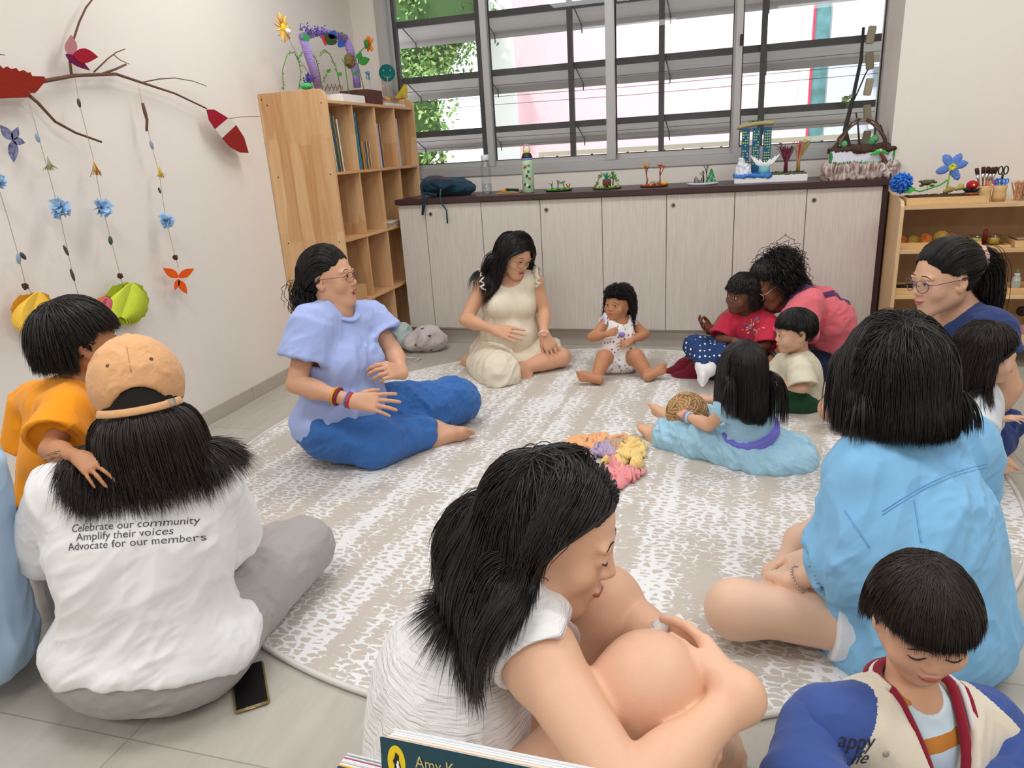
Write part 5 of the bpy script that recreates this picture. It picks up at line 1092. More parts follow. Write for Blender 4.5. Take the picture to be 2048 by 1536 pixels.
# ---- P: girl in the light blue dress
if want('P'):
    F = Fig('P', JP, 'long-haired girl in light blue dress with violet sash holding the rattan ball', .58, 1.02, '#e0b08f', .84, (-.50, .85, -.12), (0, 0, 1), kid=1, h=.0033, limb=1.1)
    F.limbs(); J = F.J; F.hand('l', (1352, 815, 2.92), TOCAM*.8-_r*.3+UP*.5, curl=(.25, .3, .25), s=.6, spread=.2); F.hand('r', (1400, 795, 3.02), UP, curl=(.4, .4, .3), s=.6)
    F.foot('l', (1292, 838, 3.02), -_f*-.3+TOCAM*.2-_r*.8+V3((0, .5, 0)), s=.66); F.foot('r', (1318, 808, 3.16), -_r*.8+V3((0, .4, 0)), s=.66)
    F.body(open_=.8)
    bl = cloth('pale_blue', '#a5d0e6')
    def ex(sd):
        for c in 'lr': sd.ell(J['sh'+c]*.92+J['el'+c]*.08, (.046, .046, .040), F.Bs, .01)
    F.top('bodice', bl, inf=.012, sl=(.28, .28), sr=.012, neck=(.07, 0, 0), lo=False, fold=(.002, 20, (0, 0, 1), 2, 3), extra=ex, g=1.0)
    b = SDF(); m_ = J['pel']*.42+J['che']*.58; u = nrm(J['che']-J['pel']); b.ell(m_, (.112, .100, .2), F.Bm, .01); b.cut(m_+u*.016, u); b.cut(m_-u*.02, -u); F.garment('sash', b, cloth('violet_sash', '#7c79d6'), (.0015, 20, (1, 0, 0), 2, 2))
    s_ = SDF(); s_.cone(m_-u*.03, J['pel']-UP*.02, .074, .105, .03); s_.ell(J['pel']+V3((.06, -.02, -.03)), (.17, .13, .075), I3, .05); s_.ell(at(1570, 895, z=.03), (.11, .07, .05), I3, .05)
    for c in 'lr': s_.cone(J['hi'+c], J['kn'+c], .085, .068, .05); s_.flat(J['kn'+c], J['kn'+c]*.12+J['an'+c]*.88, .07, .058, .03)
    s_.cone(J['knl']-UP*.02, at(1440, 905, z=.03), .06, .05, .05); s_.cone(J['knl']*.2+J['anl']*.8-UP*.01, at(1380, 890, z=.02), .045, .045, .05); s_.cut((0, 0, .012), DN)
    F.garment('skirt', s_, bl, [(.011, 15, nrm(V3((.35, -.25, -.5))), 4., 8), (.006, 24, (.6, .3, -.4), 3, 2)])
    q = MB(); w = J['wrl']*.9+J['ell']*.1; B = fr_z(J['wrl']-J['ell'])
    for k_, c_ in ((0, '#5fa7dd'), (.008, '#e2787f'), (-.008, '#cfd7e4')):
        q.mi += 1 if k_ else 0; q.tube([w+nrm(J['wrl']-J['ell'])*k_+(B[0]*math.cos(a)+B[1]*math.sin(a))*.020 for a in np.linspace(0, 2*PI, 18)], .0045, 6, cap=False)
    q.build('wristband', [mat('wb'+c_[1:], c_, .5) for c_ in ('#5fa7dd', '#e2787f', '#cfd7e4')], F.root, True)
    hair(F.H, F.hsd, F.root, n=5000, L=.285, style='part', part=0., w=.0013, zf=.06, yf=.05, ys=-.0, vol=(.003, .012), S=16, clump=.2, h=.0035*Q_, seed=17, mass=[((0, -.03, 0), (0, -.045, -.19), .072, .050)], trim=lambda x, y, z, x0: z < -.225-.3*x)

# ---- K: woman in navy with glasses
if want('K'):
    F = Fig('K', JK, 'smiling woman in navy t-shirt with purple-rimmed glasses and black ponytail, holding a child', 1., 1.02, '#e0b193', 1.0, (-.90, -.38, -.16), (-.05, 0, 1), h=.004)
    F.limbs(); J = F.J; F.hand('l', (1925, 862, 2.42), TOCAM*.6+UP*.5, curl=(.3, .4, .3)); F.hand('r', J['wrr']+V3((-.05, -.1, -.03)), UP)
    F.foot('l', (1668, 872, 2.93), DN*.7+TOCAM*.4); F.foot('r', (1850, 860, 2.7), DN)
    F.body(open_=.5, lip='#bb6c64', smile=1.)
    F.top('t_shirt', cloth('navy_tee', '#2e3d70'), inf=.014, sl=(.42, .42), sr=.012, neck=(.074, .016, .012), fold=[(.007, 8, (.3, 0, 1), 2.6, 3), (.003, 18, (1, 0, .3), 2, 3)], g=1.04, bust=.8)
    p = SDF(); pants(p, J, 1., 1.0, .012, an=False); p = SDF(); p.ell(J['pel'], (.18, .14, .11), F.Bp, .05)
    for c in 'lr': p.flat(J['hi'+c], J['hi'+c]*.5+J['kn'+c]*.5, .10, .092, .04)
    F.garment('shorts', p, cloth('navy_shorts2', '#2b3961'), (.005, 12, (1, 0, 0), 2, 3))
    q = MB(); w = J['wrl']*.95+J['ell']*.05; B = fr_z(J['wrl']-J['ell']); q.tube([w+(B[0]*math.cos(a)+B[1]*math.sin(a))*.030 for a in np.linspace(0, 2*PI, 20)], .008, 8, cap=False); q.build('watch', mat('olive_band', '#6b6a58', .6), F.root, True)
    glasses(F.H, F.sd, F.root, mat('purple_frame', '#5a4668', .3), rx=.0235, rz=.021, rad=.0013)
    hair(F.H, F.all(), F.root, n=5000, style='back', tie=(0, -.115, .035), w=.0012, hc=11, zf=.076, yf=.056, ys=-.008, vol=(.003, .012), clump=.3, h=.004*Q_, seed=19, tail=dict(n=4500, L=.27, dir=(.75, .25, -.05), spread=.10, r=.016, tight=.5, grav=.6, off=.008), capoff=.0045, S=16, curl=.001)
    q = MB(); T = F.H.W(0, -.122, .035); B = F.H.B; q.tube([T+(B[0]*math.cos(i*2*PI/36)*(.031+.003*math.sin(i*4))+B[2]*math.sin(i*2*PI/36)*(.036+.004*math.sin(i*4)))+B[1]*.004*math.sin(i*5) for i in range(37)], [.014+.003*math.sin(i*3) for i in range(37)], 8, cap=False); q.build('scrunchie', cloth('blush', '#e3bfb3'), F.root, True)

# ---- L: child on her lap
if want('L'):
    F = Fig('L', JL, 'child with dark bob in white blouse on the lap of the woman in navy', .55, 1.0, '#e4b699', .80, (.97, .0, -.12), (0, 0, 1), kid=1, h=.0035, limb=1.05)
    F.limbs(); J = F.J; F.hand('l', (2010, 845, 2.38), UP, s=.5); F.hand('r', (2012, 838, 2.24), UP, s=.5); F.foot('l', J['anl']+V3((.1, -.02, -.03)), DN, s=.6); F.foot('r', J['anr']+V3((.1, -.02, -.03)), DN, s=.6)
    F.body(open_=.2)
    F.top('blouse', cloth('white_blouse', '#d9dfe6'), inf=.016, sl=(1., 1.), sr=.020, neck=(.066, 0, 0), fold=(.006, 13, (.3, 0, 1), 2.5, 3), g=1.1)
    p = SDF(); pants(p, J, .58, 1.05, .012); F.garment('trousers', p, cloth('navy_pants', '#2c3c74'), (.005, 14, (0, 0, 1), 2.5, 4))
    hair(F.H, F.all(), F.root, n=4500, L=.19, front=(.012, 1.25), style='crown', w=.0012, zf=.045, yf=.06, ys=.005, vol=(.004, .018), S=13, clump=.45, h=.0035*Q_, seed=21, crown=(0, -.01, .12), m=M['hair_brown'], flick=.006, mass=[((0, -.04, 0), (0, -.06, -.08), .072, .05)],
         trim=lambda x, y, z, x0: ((y > .035) & (np.abs(x) < .06) & (z < .025)))

# ---- M: woman with the blunt bob in the blue shirt
if want('M'):
    F = Fig('M', JM, 'woman seen from behind with blunt black bob and oversized sky-blue shirt', 1., 1.05, '#e6bfa4', 1.03, (-.32, .92, -.15), (0, .05, 1), h=.004)
    F.limbs(); J = F.J; F.sd.ell(J['knl'], (.068, .066, .066), I3, .05)
    F.hand('l', (1562, 1150, 1.80), UP*.6+TOCAM*.7, curl=(.35, .4, .3)); F.hand('r', (1560, 1150, 1.84), UP*.8+TOCAM*.5, curl=(.35, .45, .3), spread=.04)
    F.foot('l', J['anl']+V3((.12, .1, -.02)), DN); F.foot('r', J['anr']+V3((-.1, -.12, -.02)), DN)
    F.body(open_=.5)
    sb = cloth('sky_shirt', '#86c0ea')
    def ex(sd):
        sd.ell(J['pel']-UP*.01+F.Bp[0]*.005, (.212, .178, .13), F.Bp, .06); sd.ell(J['pel']*.5+J['che']*.5, (.19, .155, .19), F.Bm, .06); sd.ell(J['che']+F.Bs[0]*.0, (.195, .14, .15), F.Bs, .05)
        sd.cone(J['shl'], J['ell'], .060, .070, .05); sd.cone(J['shr'], J['elr'], .075, .085, .05)
    F.top('shirt', sb, inf=.022, sl=(1.35, 1.35), sr=.030, neck=(.058, -.004, -.03), extra=ex, fold=[(.012, 6, (.25, .1, 1), 3.2, 12), (.006, 14, (.6, .2, .6), 3, 6)], k=.05, g=1.05, hem=((0, 0, .006), DN))
    q = MB(); c0 = J['neck']+F.Bs[2]*.028-F.Bs[1]*.008
    for (z0, r0, rr) in ((0, .068, .016), (-.016, .078, .012)): q.tube([c0+F.Bs[2]*z0+F.Bs[0]*r0*math.cos(a)+F.Bs[1]*(r0*.95)*math.sin(a)-F.Bs[2]*.02*(math.sin(a)+.2) for a in np.linspace(0, 2*PI, 30)], rr, 8, cap=False, flat=(F.Bs[1], .35) if 0 else None)
    q.build('collar', sb, F.root, True)
    ry = Ray(F.lasttop); q = MB()
    def sew(pp, r_=.0013):
        P_ = [x for x in (ry(*p_, .0016) for p_ in pp) if x is not None]
        if len(P_) > 2: q.tube(P_, r_, 5)
    yk = [(1765+t_*210, 1022-t_*95-14*math.sin(t_*3.1)) for t_ in np.linspace(0, 1, 90)]; sew(yk); sew([(a_, b_+7) for a_, b_ in yk]); sew([(1828+t_*15, 1000+t_*85) for t_ in np.linspace(0, 1, 40)]); sew([(1690+t_*50, 1020+t_*75) for t_ in np.linspace(0, 1, 12)])
    q.build('seams', cloth('sky_seam', '#7bb6e3'), F.lasttop, True)
    p = SDF(); p.flat(J['hil']*.75+J['knl']*.25, J['hil']*.62+J['knl']*.38, .098, .094, .02); p.ell(J['pel'], (.18, .14, .11), F.Bp, .04); F.garment('shorts', p, cloth('white_shorts', '#e9eef5'))
    q = MB(); w = J['wrl']*.9+J['ell']*.1; B = fr_z(J['wrl']-J['ell'])
    for a in np.linspace(0, 2*PI, 26)[:-1]: q.sph(w+(B[0]*math.cos(a)+B[1]*math.sin(a))*.031, .0033, 8)
    q.build('bead_bracelet', mat('silver_bead', '#c9b9ad', .3, .6), F.root, True)
    c3 = SDF(); F.H.add(c3); hair(F.H, c3, F.root, n=11000, L=.33, style='part', part=.0, w=.0010, zf=.066, yf=.05, ys=.0, vol=(.006, .030), S=18, clump=.22, h=.004*Q_, seed=23, mass=[((0, -.03, 0), (0, -.035, -.07), .084, .082)], capoff=.010, flick=.001, trim=lambda x, y, z, x0: z < -.128)

# ---- N: boy in the varsity jacket
if want('N'):
    F = Fig('N', JN, 'boy in blue and cream varsity jacket looking down in the right foreground', .66, 1.0, '#dfae8e', .84, (.08, -.92, -.30), (.02, -.30, .92), kid=1, h=.003)
    F.limbs(); J = F.J; F.hand('l', J['wrl']+V3((-.05, -.08, 0)), UP); F.hand('r', J['wrr']+V3((0, -.1, 0)), UP); F.foot('l', J['anl']+V3((0, -.2, -.02)), DN); F.foot('r', J['anr']+V3((0, -.2, -.02)), DN)
    F.body(open_=.12, lip='#bb6a5c')
    st = mat('striped_tee', '#cfe2ec', .85)
    nt = st.node_tree; tc = nt.nodes.new('ShaderNodeTexCoord'); sx = nt.nodes.new('ShaderNodeSeparateXYZ'); nt.links.new(tc.outputs['Object'], sx.inputs[0]); mm = nt.nodes.new('ShaderNodeMath'); mm.operation = 'MULTIPLY_ADD'; mm.inputs[1].default_value = 15; mm.inputs[2].default_value = .22; nt.links.new(sx.outputs[2], mm.inputs[0])
    fr = nt.nodes.new('ShaderNodeMath'); fr.operation = 'FRACT'; nt.links.new(mm.outputs[0], fr.inputs[0]); r = nt.nodes.new('ShaderNodeValToRGB'); r.color_ramp.interpolation = 'CONSTANT'; r.color_ramp.elements[0].color = srgb('#cfe2ec'); r.color_ramp.elements[1].position = .66; r.color_ramp.elements[1].color = srgb('#c98238'); nt.links.new(fr.outputs[0], r.inputs[0]); nt.links.new(r.outputs[0], nt.nodes['Principled BSDF'].inputs['Base Color'])
    F.top('t_shirt', st, inf=.010, sl=(0, 0), sr=.01, neck=(.064, 0, -.004), fold=(.003, 14, (0, 0, 1), 2, 3), hollow=False)
    cb = cloth('cream_front', '#e6dcc8'); bb = cloth('jacket_blue', '#41589b')
    sd = SDF(); torso(sd, J, F.s, 1.2, .034, 0, True, 0, .04); B = F.Bs
    # open front
    fo = lambda P: (np.minimum(.030+.0*P[..., 0]-np.abs((P-J['che'])@B[0]-.0)+np.clip(((P-J['che'])@B[2]), -.2, .2)*.30, (P-J['che'])@B[1]-.02))
    sd.fn(fo, J['che'], .6, .004); sd.cone(J['neck']+B[1]*.01, F.H.W(0, 0, -.06), .058, .055, .006, 'sub'); F.cl.append(sd)
    jk = sculpt('jacket', sd, F.h, cb, F.root, (.004, 12, (.2, 0, 1), 2.5, 3))
    paint(jk, bb, lambda P: np.abs((P-J['che'])@B[0]) > np.minimum(.172, .072+.95*(.165-(P-J['che'])@B[2])))
    for c in 'lr':
        s2 = SDF(); s2.cone(J['sh'+c]+(J['sh'+c]-J['neck'])*.16, J['el'+c], .052, .056, .02); s2.cone(J['sh'+c]*.9+J['neck']*.1-B[1]*.025, J['sh'+c], .046, .050, .03); s2.cone(J['el'+c], J['wr'+c], .056, .045, .02); F.garment('sleeve', s2, bb, [(.006, 11, (.8, 0, .6), 2.2, 8)], parent=jk)
    rb = SDF(); 
    for nm, mt_, off, wd in (('collar_red', cloth('crimson', '#8e1f33'), 0., .0085), ('collar_white', cloth('rib_white', '#e6e2e4'), .0125, .0052), ('collar_edge', cloth('crimson', '#8e1f33'), .0215, .0048)):
        q = MB()
        for sg in (-1, 1):
            pts = []
            for t_ in np.linspace(0, 1, 20):
                a = -PI/2+sg*t_*PI*.62
                if t_ < .55: b_ = t_/.55*PI*.60; p_ = J['neck']+B[0]*sg*math.sin(b_)*(.060+off)+B[1]*(-math.cos(b_)*(.058+off)+.006)+B[2]*(.028-.01*t_-off*.6)
                else: u_ = (t_-.55)/.45; p0 = J['neck']+B[0]*sg*math.sin(.60*PI)*(.060+off)+B[1]*(-math.cos(.60*PI)*(.058+off)+.006)+B[2]*(.0225-off*.6); p1 = J['che']+B[0]*sg*(.022+off)+B[1]*(.098-off*.2)-B[2]*.03; p_ = p0*(1-u_)+p1*u_+B[1]*.024*math.sin(u_*PI)
                pts.append(p_+(B[1]*.007+B[2]*.006)*(off > 0))
            q.tube(pts, wd, 8, flat=None)
        q.build('ribbed_collar' if nm != 'collar_white' else 'collar_stripe', mt_, jk, True)
    rj = Ray(jk); onj = lambda px, py: (lambda z_: z_ if z_ is not None else J['che'])(rj(px, py, .0008))
    for (px, py, c_, nm) in ((1866, 1447, '#2a52b8', 'snap'), (1893, 1535, '#2a52b8', 'snap'), (1773, 1508, '#a9a49c', 'metal_snap')):
        q = MB(); p_ = onj(px, py); q.sph(p_, .0058, 14, Matrix(F.Bs.T.tolist()).to_4x4(), (1, .4, 1)); q.build(nm, mat('snap'+c_[1:], c_, .35), jk, True)
    tm = mat('ink_dark', '#2c2f3c', .8); X = nrm(_r-_u*.15); Yt = _u+_r*.15
    text_on('appy', jk, onj(1712, 1497), X, Yt, .034, tm, jk, thick=.0022, shear=.2); text_on('ife', jk, onj(1716, 1527), X, Yt, .034, tm, jk, thick=.0022, shear=.2)
    p = SDF(); pants(p, J, .66, 1.05, .012); F.garment('trousers', p, cloth('boy_pants', '#5b5f66'), (.004, 14, (0, 0, 1), 2.5, 4))
    hair(F.H, F.hsd, F.root, n=11000, L=.17, style='crown', w=.0008, zf=.052, yf=.07, ys=.010, zn=-.05, vol=(.004, .010), S=12, clump=.25, capoff=.007, grav=.16, h=.003*Q_, seed=25, crown=(0, -.035, .12), m=M['hair_brown'],
         trim=lambda x, y, z, x0: ((y > .02) & (z < .040)) | ((np.abs(x) > .05) & (y > -.03) & (z < .026)) | (z < -.055))
# ---------------------------------------------------------------- props
def T(name, at_, label, cat, group=None): return empty(name, at_, label, cat, group)
def wallpt(px, py, off=.05): return at(px, py, x=XW+off)
RS = np.random.RandomState(42)
def simple(c, rough=.8, **k): return mat('m_'+c.lstrip('#')+('' if rough == .8 else str(rough)), c, rough, **k)
felt = lambda c: mat('felt_'+c[1:], c, .95, spec=.1, bump=(140, .35))
def poly3(mb, pts, n, th):
    """flat outline of 3D points thickened along n"""
    n = Vector(n)*th/2; a = [mb.bm.verts.new(Vector(p)+n) for p in pts]; b = [mb.bm.verts.new(Vector(p)-n) for p in pts]
    f = [mb.bm.faces.new(a), mb.bm.faces.new(b[::-1])]+[mb.bm.faces.new((a[i], b[i], b[(i+1) % len(a)], a[(i+1) % len(a)])) for i in range(len(a))]
    for q in f: q.material_index = mb.mi
def leafpts(fn, a, b, w, n=14, e=1.):
    """leaf outline between pixel a and b on a plane map fn"""
    a, b = np.array(a, float), np.array(b, float); d = b-a; m = np.array([-d[1], d[0]])/np.linalg.norm(d); o = []
    for t in np.linspace(0, 1, n): o.append(a+d*t+m*w*math.sin(PI*t**.8)**e)
    for t in np.linspace(1, 0, n)[1:-1]: o.append(a+d*t-m*w*math.sin(PI*t**.8)**e)
    return [fn(*p) for p in o]
# ---- hanging branch with shells on the left wall
if want('w') :
    bark = simple('#6b4a3c', .85, bump=(60, .5)); mo = T('hanging_mobile', wallpt(200, 200), 'bare twig mobile with felt leaves and strings of shells hung on the left wall', 'mobile')
    q = MB(); W_ = lambda pts, off=.05: [wallpt(x, y, off) for x, y in pts]
    for pts, r0, r1 in (([(60, 172), (88, 162), (150, 151), (232, 148), (283, 165), (350, 187), (413, 217)], .0085, .0035), ([(143, 150), (139, 118), (145, 85), (158, 45), (172, 15), (190, -8)], .005, .003),
                        ([(188, 144), (215, 118), (232, 105), (250, 98)], .003, .0018), ([(228, 110), (240, 120), (258, 128)], .0022, .0014), ([(205, 148), (232, 138), (252, 129)], .005, .004), ([(283, 165), (318, 158), (350, 156), (385, 162), (413, 172)], .0028, .0016),
                        ([(52, 186), (75, 205), (110, 243), (150, 265), (203, 284)], .0065, .004), ([(455, 238), (480, 234), (520, 233)], .0016, .0012), ([(-10, 108), (10, 110)], .002, .001)):
        P = W_(pts); q.tube(P, list(np.linspace(r0, r1, len(P))), 7)
    q.build('branch', bark, mo, True)
    wn = (1, 0, 0)
    def leaf(name, pts, c, th=.003): m = MB(); poly3(m, pts, wn, th); return m.build(name, felt(c), mo)
    wl = lambda x, y: wallpt(x, y, .062)
    rag = [(-60, 150), (-30, 135), (0, 131), (6, 137), (14, 133), (22, 138), (32, 136), (38, 143), (47, 140), (56, 146), (60, 144), (64, 152), (88, 153), (92, 162), (84, 170), (76, 180), (70, 186), (60, 186), (56, 195), (20, 196), (-20, 198), (-60, 190)]
    leaf('bark_patch', [wl(*p) for p in rag], '#8e2c20'); leaf('felt_leaf', leafpts(wl, (142, 112), (142, 70), 12), '#b57a80'); leaf('felt_leaf', leafpts(lambda x, y: wallpt(x, y, .066), (146, 110), (196, 114), 15), '#9c2032'); leaf('felt_leaf', leafpts(lambda x, y: wallpt(x, y, .064), (131, 108), (180, 141), 8), '#6d1f45')
    leaf('felt_leaf', [wl(*p) for p in ((413, 219), (428, 219), (456, 236), (430, 258), (418, 240))], '#9b2230'); leaf('leaf_band', [wl(*p) for p in ((456, 236), (472, 250), (444, 276), (430, 258))], '#d8cfc4'); leaf('felt_leaf', [wl(*p) for p in ((472, 250), (488, 275), (497, 306), (480, 305), (460, 294), (444, 276))], '#8f2b27')
    bf = MB()
    for a, b, w in (((25, 280), (0, 250), 9), ((25, 280), (36, 254), 8), ((25, 280), (50, 286), 8), ((25, 280), (28, 325), 10)): poly3(bf, leafpts(wl, a, b, w), wn, .003)
    bf.build('butterfly', mat('butterfly_wing', '#8d90b5', .5, var=(60, .4), col2='#3c3e58'), mo)
    shell_m = [mat('shell_dark', '#4a463d', .35), mat('shell_blue', '#8b9db1', .25, coat=.5), mat('shell_green', '#3f5146', .3)]
    def strand(pts): m = MB(); m.tube(W_(pts, .055), .0011, 5); return m.build('string', simple('#a89a84'), mo)
    def shell(par, x, y, w, h, k, tilt=0):
        m = MB(); p = wallpt(x, y, .058); B = Matrix(((0, 0, 1, 0), (math.cos(tilt), math.sin(tilt), 0, 0), (-math.sin(tilt), math.cos(tilt), 0, 0), (0, 0, 0, 1))); m.sph(p, 1, 14, B, (w, h, .006)); m.build('shell', shell_m[k], par, True)
    def fluff(par, x, y, c, r=.034, n=44, name='tissue_flower'):
        m = MB(); p = wallpt(x, y, .07); rs = np.random.RandomState(int(x*7+y))
        for i in range(n):
            a = rs.rand()*2*PI; d = nrm(V3((1.6*rs.rand()-.3, math.cos(a), math.sin(a)))); e = nrm(np.cross(d, rs.randn(3))); c0 = p; tip = p+d*r*(.6+.6*rs.rand())
            vs = [c0-e*r*.2, tip-e*r*.55+rs.randn(3)*r*.1, tip+e*r*.55+rs.randn(3)*r*.1, c0+e*r*.2]; f = m.bm.faces.new([m.bm.verts.new(Vector(v)) for v in vs]); f.material_index = i % (len(c) if isinstance(c, list) else 1)
        m.build(name, [simple(z, .7) for z in c] if isinstance(c, list) else simple(c, .7), par)
    def tassel(par, x, y, cs, L=.035):
        m = MB(); p = wallpt(x, y, .06); rs = np.random.RandomState(int(x+y))
        for i in range(40):
            d = V3((.12*rs.randn(), .22*rs.randn(), -1)); m.mi = i % len(cs); m.tube([p+V3((0, 0, .01)), p+d*L*.5, p+d*L*(.8+.4*rs.rand())+V3((0, .01*rs.randn(), 0))], .0011, 4)
        m.build('tassel', [simple(c) for c in cs], par)
    def pine(par, x, y):
        m = MB(); p = wallpt(x, y, .062); rs = np.random.RandomState(int(x)); m.sph(p, .0095, 10)
        for i in range(30): d = rs.randn(3); d /= np.linalg.norm(d); m.sph(p+d*.0095, .0035, 6)
        m.build('alder_cone', simple('#4f2f22'), par, True)
    tc = ['#e3b23c', '#d9703a', '#8fc0ae', '#d8ce52']
    s = strand([(-12, 335), (0, 385), (14, 430), (38, 515), (50, 565), (66, 592)]); fluff(s, -2, 362, '#b3d5f4', .022); shell(s, 37, 517, .009, .019, 1, .2); shell(s, 46, 512, .008, .016, 0, -.5); pine(s, 50, 573)
    s = strand([(57, 200), (75, 265), (88, 312), (104, 370), (120, 430), (135, 500), (148, 560), (160, 600)]); shell(s, 75, 276, .008, .016, 1, -.15); tassel(s, 96, 318, tc); fluff(s, 117, 415, '#b3d5f4'); shell(s, 132, 501, .006, .022, 0, -.25); shell(s, 145, 550, .0065, .025, 0, -.1); pine(s, 160, 598)
    s = strand([(150, 155), (158, 205), (172, 260), (185, 310), (205, 415), (222, 480), (240, 550), (247, 575)]); shell(s, 158, 206, .007, .017, 0, 0); tassel(s, 188, 326, tc, .042); fluff(s, 203, 415, '#b3d5f4'); shell(s, 221, 481, .010, .018, 2, .1); pine(s, 240, 552)
    s = strand([(276, 168), (288, 225), (303, 290), (318, 345), (332, 440), (351, 515), (357, 535)]); m = MB(); m.tube(W_([(285, 206), (290, 225), (294, 240), (293, 262)], .06), [.006, .0075, .006, .005], 7); m.build('stick', bark, s, True)
    shell(s, 303, 290, .009, .019, 1, -.15); tassel(s, 319, 336, ['#e3b23c', '#d8ce52', '#d9703a']); shell(s, 319, 381, .004, .014, 0, -.2); fluff(s, 331, 442, '#b3d5f4', .030); pine(s, 351, 515)
    def yarn_leaf(c1, c2, cx, cy, r, heart=0):
        m = MB(); pts = []
        for a in np.linspace(0, 2*PI, 40)[:-1]:
            rr = r*(1+.02*math.sin(a*9)+.03*math.sin(a*17)); k = 1-.35*heart*max(0, math.cos(a-PI*.56))**6; pts.append(wallpt(cx+rr*k*math.cos(a), cy-rr*k*math.sin(a)*1.02, .05))
        poly3(m, pts, wn, .004); o = m.build('yarn_leaf', simple(c1), mo); m = MB()
        for i in range(70):
            t = i/69*2-1; sg = 1 if i % 2 else -1; x0, y0 = cx-r*.25*t, cy-r*.9+r*1.8*(i/69)*.85; a = .5*sg; m.tube([wallpt(x0, y0, .060), wallpt(x0+sg*r*.5*math.sqrt(max(0, 1-(t*.9)**2)), y0+r*.12, .062), wallpt(x0+sg*r*.95*math.sqrt(max(0, 1-(t*.95)**2)), y0+r*.32, .057)], .0026, 5)
        m.build('yarn_fringe', simple(c2), o)
    yarn_leaf('#9dad1c', '#dcea4a', 253, 605, 44, .4); yarn_leaf('#cf8a14', '#ffd050', 66, 622, 43, .6); yarn_leaf('#e58a52', '#d86a78', 210, 612, 20)
    m = MB()
    for a, b, w in (((357, 555), (326, 536), 8), ((357, 555), (388, 537), 8), ((357, 560), (374, 588), 7), ((357, 558), (350, 580), 5)): poly3(m, leafpts(lambda x, y: wallpt(x, y, .06), a, b, w), wn, .003)
    m.build('felt_butterfly', felt('#e85f1c'), mo)

# ---- books in the pigeonholes
def book(loc, th, h, dpt, c, label, lean=0., m2=None):
    r = T('book', loc, label, 'book', 'picture books in the pigeonholes'); M_ = Matrix.Translation(Vector(loc)) @ Matrix.Rotation(lean, 4, 'X')
    a = MB(); a.box((-dpt, 0, 0), (0, .0025, h), 0, M_); a.box((-dpt, th-.0025, 0), (0, th, h), 0, M_); a.box((-.0025, 0, 0), (0, th, h), 0, M_); a.build('cover', simple(c, .45), r)
    a = MB(); a.box((-dpt+.004, .0025, .004), (-.0025, th-.0025, h-.004), 0, M_); a.build('pages', simple('#ece6da'), r)
if want('b'):
    xb = X1-.010; y = Y0+.040; z = LV[1]
    for i, (th, h, c, l) in enumerate([(.012, .31, '#e8e4dc', 'cream tall book, nearest the end panel in the top left pigeonhole'), (.010, .30, '#6d8a3c', 'green tall book leaning in the top left pigeonhole'), (.013, .29, '#3d4c8a', 'dark blue tall book in the top left pigeonhole'), (.010, .285, '#c9b84a', 'mustard yellow thin book in the top left pigeonhole'), (.012, .28, '#7a5a3a', 'brown thin book in the top left pigeonhole'), (.016, .27, '#f0eee8', 'white book with teal band, last in the top left pigeonhole')]):
        book((xb, y, z), th, h, .24, c, l, .06); y += th+.003
    y = Y0+.018+cw+.034
    for th, h, c, l, a in [(.012, .31, '#5d93a8', 'pale blue tall book leaning in the second top pigeonhole', .07), (.014, .30, '#23414a', 'dark teal tall book leaning in the second top pigeonhole', .07)]: book((xb, y, z), th, h, .24, c, l, a); y += th+.003
    y += .022
    for c, l in (('#e0a24a', 'small orange-spined paperback, first of the short set'), ('#3f6cb0', 'small blue-spined paperback in the short set'), ('#e9cf74', 'small yellow-spined paperback in the short set'), ('#c77a4e', 'small rust-spined paperback in the short set'), ('#e3d6a0', 'small cream-spined paperback, last of the short set')): book((xb, y, z), .014, .155, .13, c, l, .0); y += .0165
    y = Y0+.018+cw*2+.028
    for th, c, l in ((.008, '#e6d6d8', 'thin pale pink book in the third top pigeonhole'), (.010, '#3b5f95', 'thin blue book in the third top pigeonhole'), (.014, '#e09a54', 'orange book in the third top pigeonhole')): book((xb, y, z), th, .255, .22, c, l, .05); y += th+.003
    book((xb, Y0+.018+cw*3+.028, z), .012, .29, .24, '#e9dcdc', 'pale pink tall book alone in the fourth top pigeonhole', .05)
    r = T('paper_stack', (xb, Y0+.018+cw*2.5, LV[2]), 'loose stack of pale papers lying in the third pigeonhole of the second row', 'paper'); rs = np.random.RandomState(3)
    for i in range(7):
        a = MB(); a.box((-.2, -.11, i*.0045), (0, .11, i*.0045+.003), 0, Matrix.Translation((xb, Y0+.018+cw*2.5+.004*rs.randn(), LV[2]+.0005)) @ Matrix.Rotation(.05*rs.randn(), 4, 'Z')); a.build('sheet', simple(('#e9dfd2', '#c9a07c')[i % 2]), r)
    s_ = SDF(); s_.ell((xb-.03, Y0+.018+cw*3.35, LV[2]+.03), (.05, .035, .03)); o = sculpt('crumpled_paper', s_, .004, simple('#e6ddd0'), None, (.012, 30, (1, 1, 0), 1, 2), 0); tag(o, 'crumpled cream paper ball in the fourth pigeonhole of the second row', 'paper')
    s_ = SDF(); s_.ell((xb-.02, Y0+.018+cw*3.5, LV[3]+.035), (.085, .11, .036)); s_.ell((xb-.02, Y0+.018+cw*3.5, LV[3]+.07), (.05, .06, .02)); o = sculpt('cloth_hat', s_, .004, simple('#d5dfdf'), None, (.006, 12, (0, 1, 0), 2, 2), 1); tag(o, 'pale blue-white cloth hat lying in the fourth pigeonhole of the third row', 'hat')
    a = MB(); yb_ = Y0+.03; a.box((xb-.2, yb_, LV[3]+.001), (xb-.01, yb_+.2, LV[3]+.085), .002); tag(a.build('cardboard_box', simple('#c49a6a')), 'low open-faced cardboard box in the first pigeonhole of the third row', 'box')

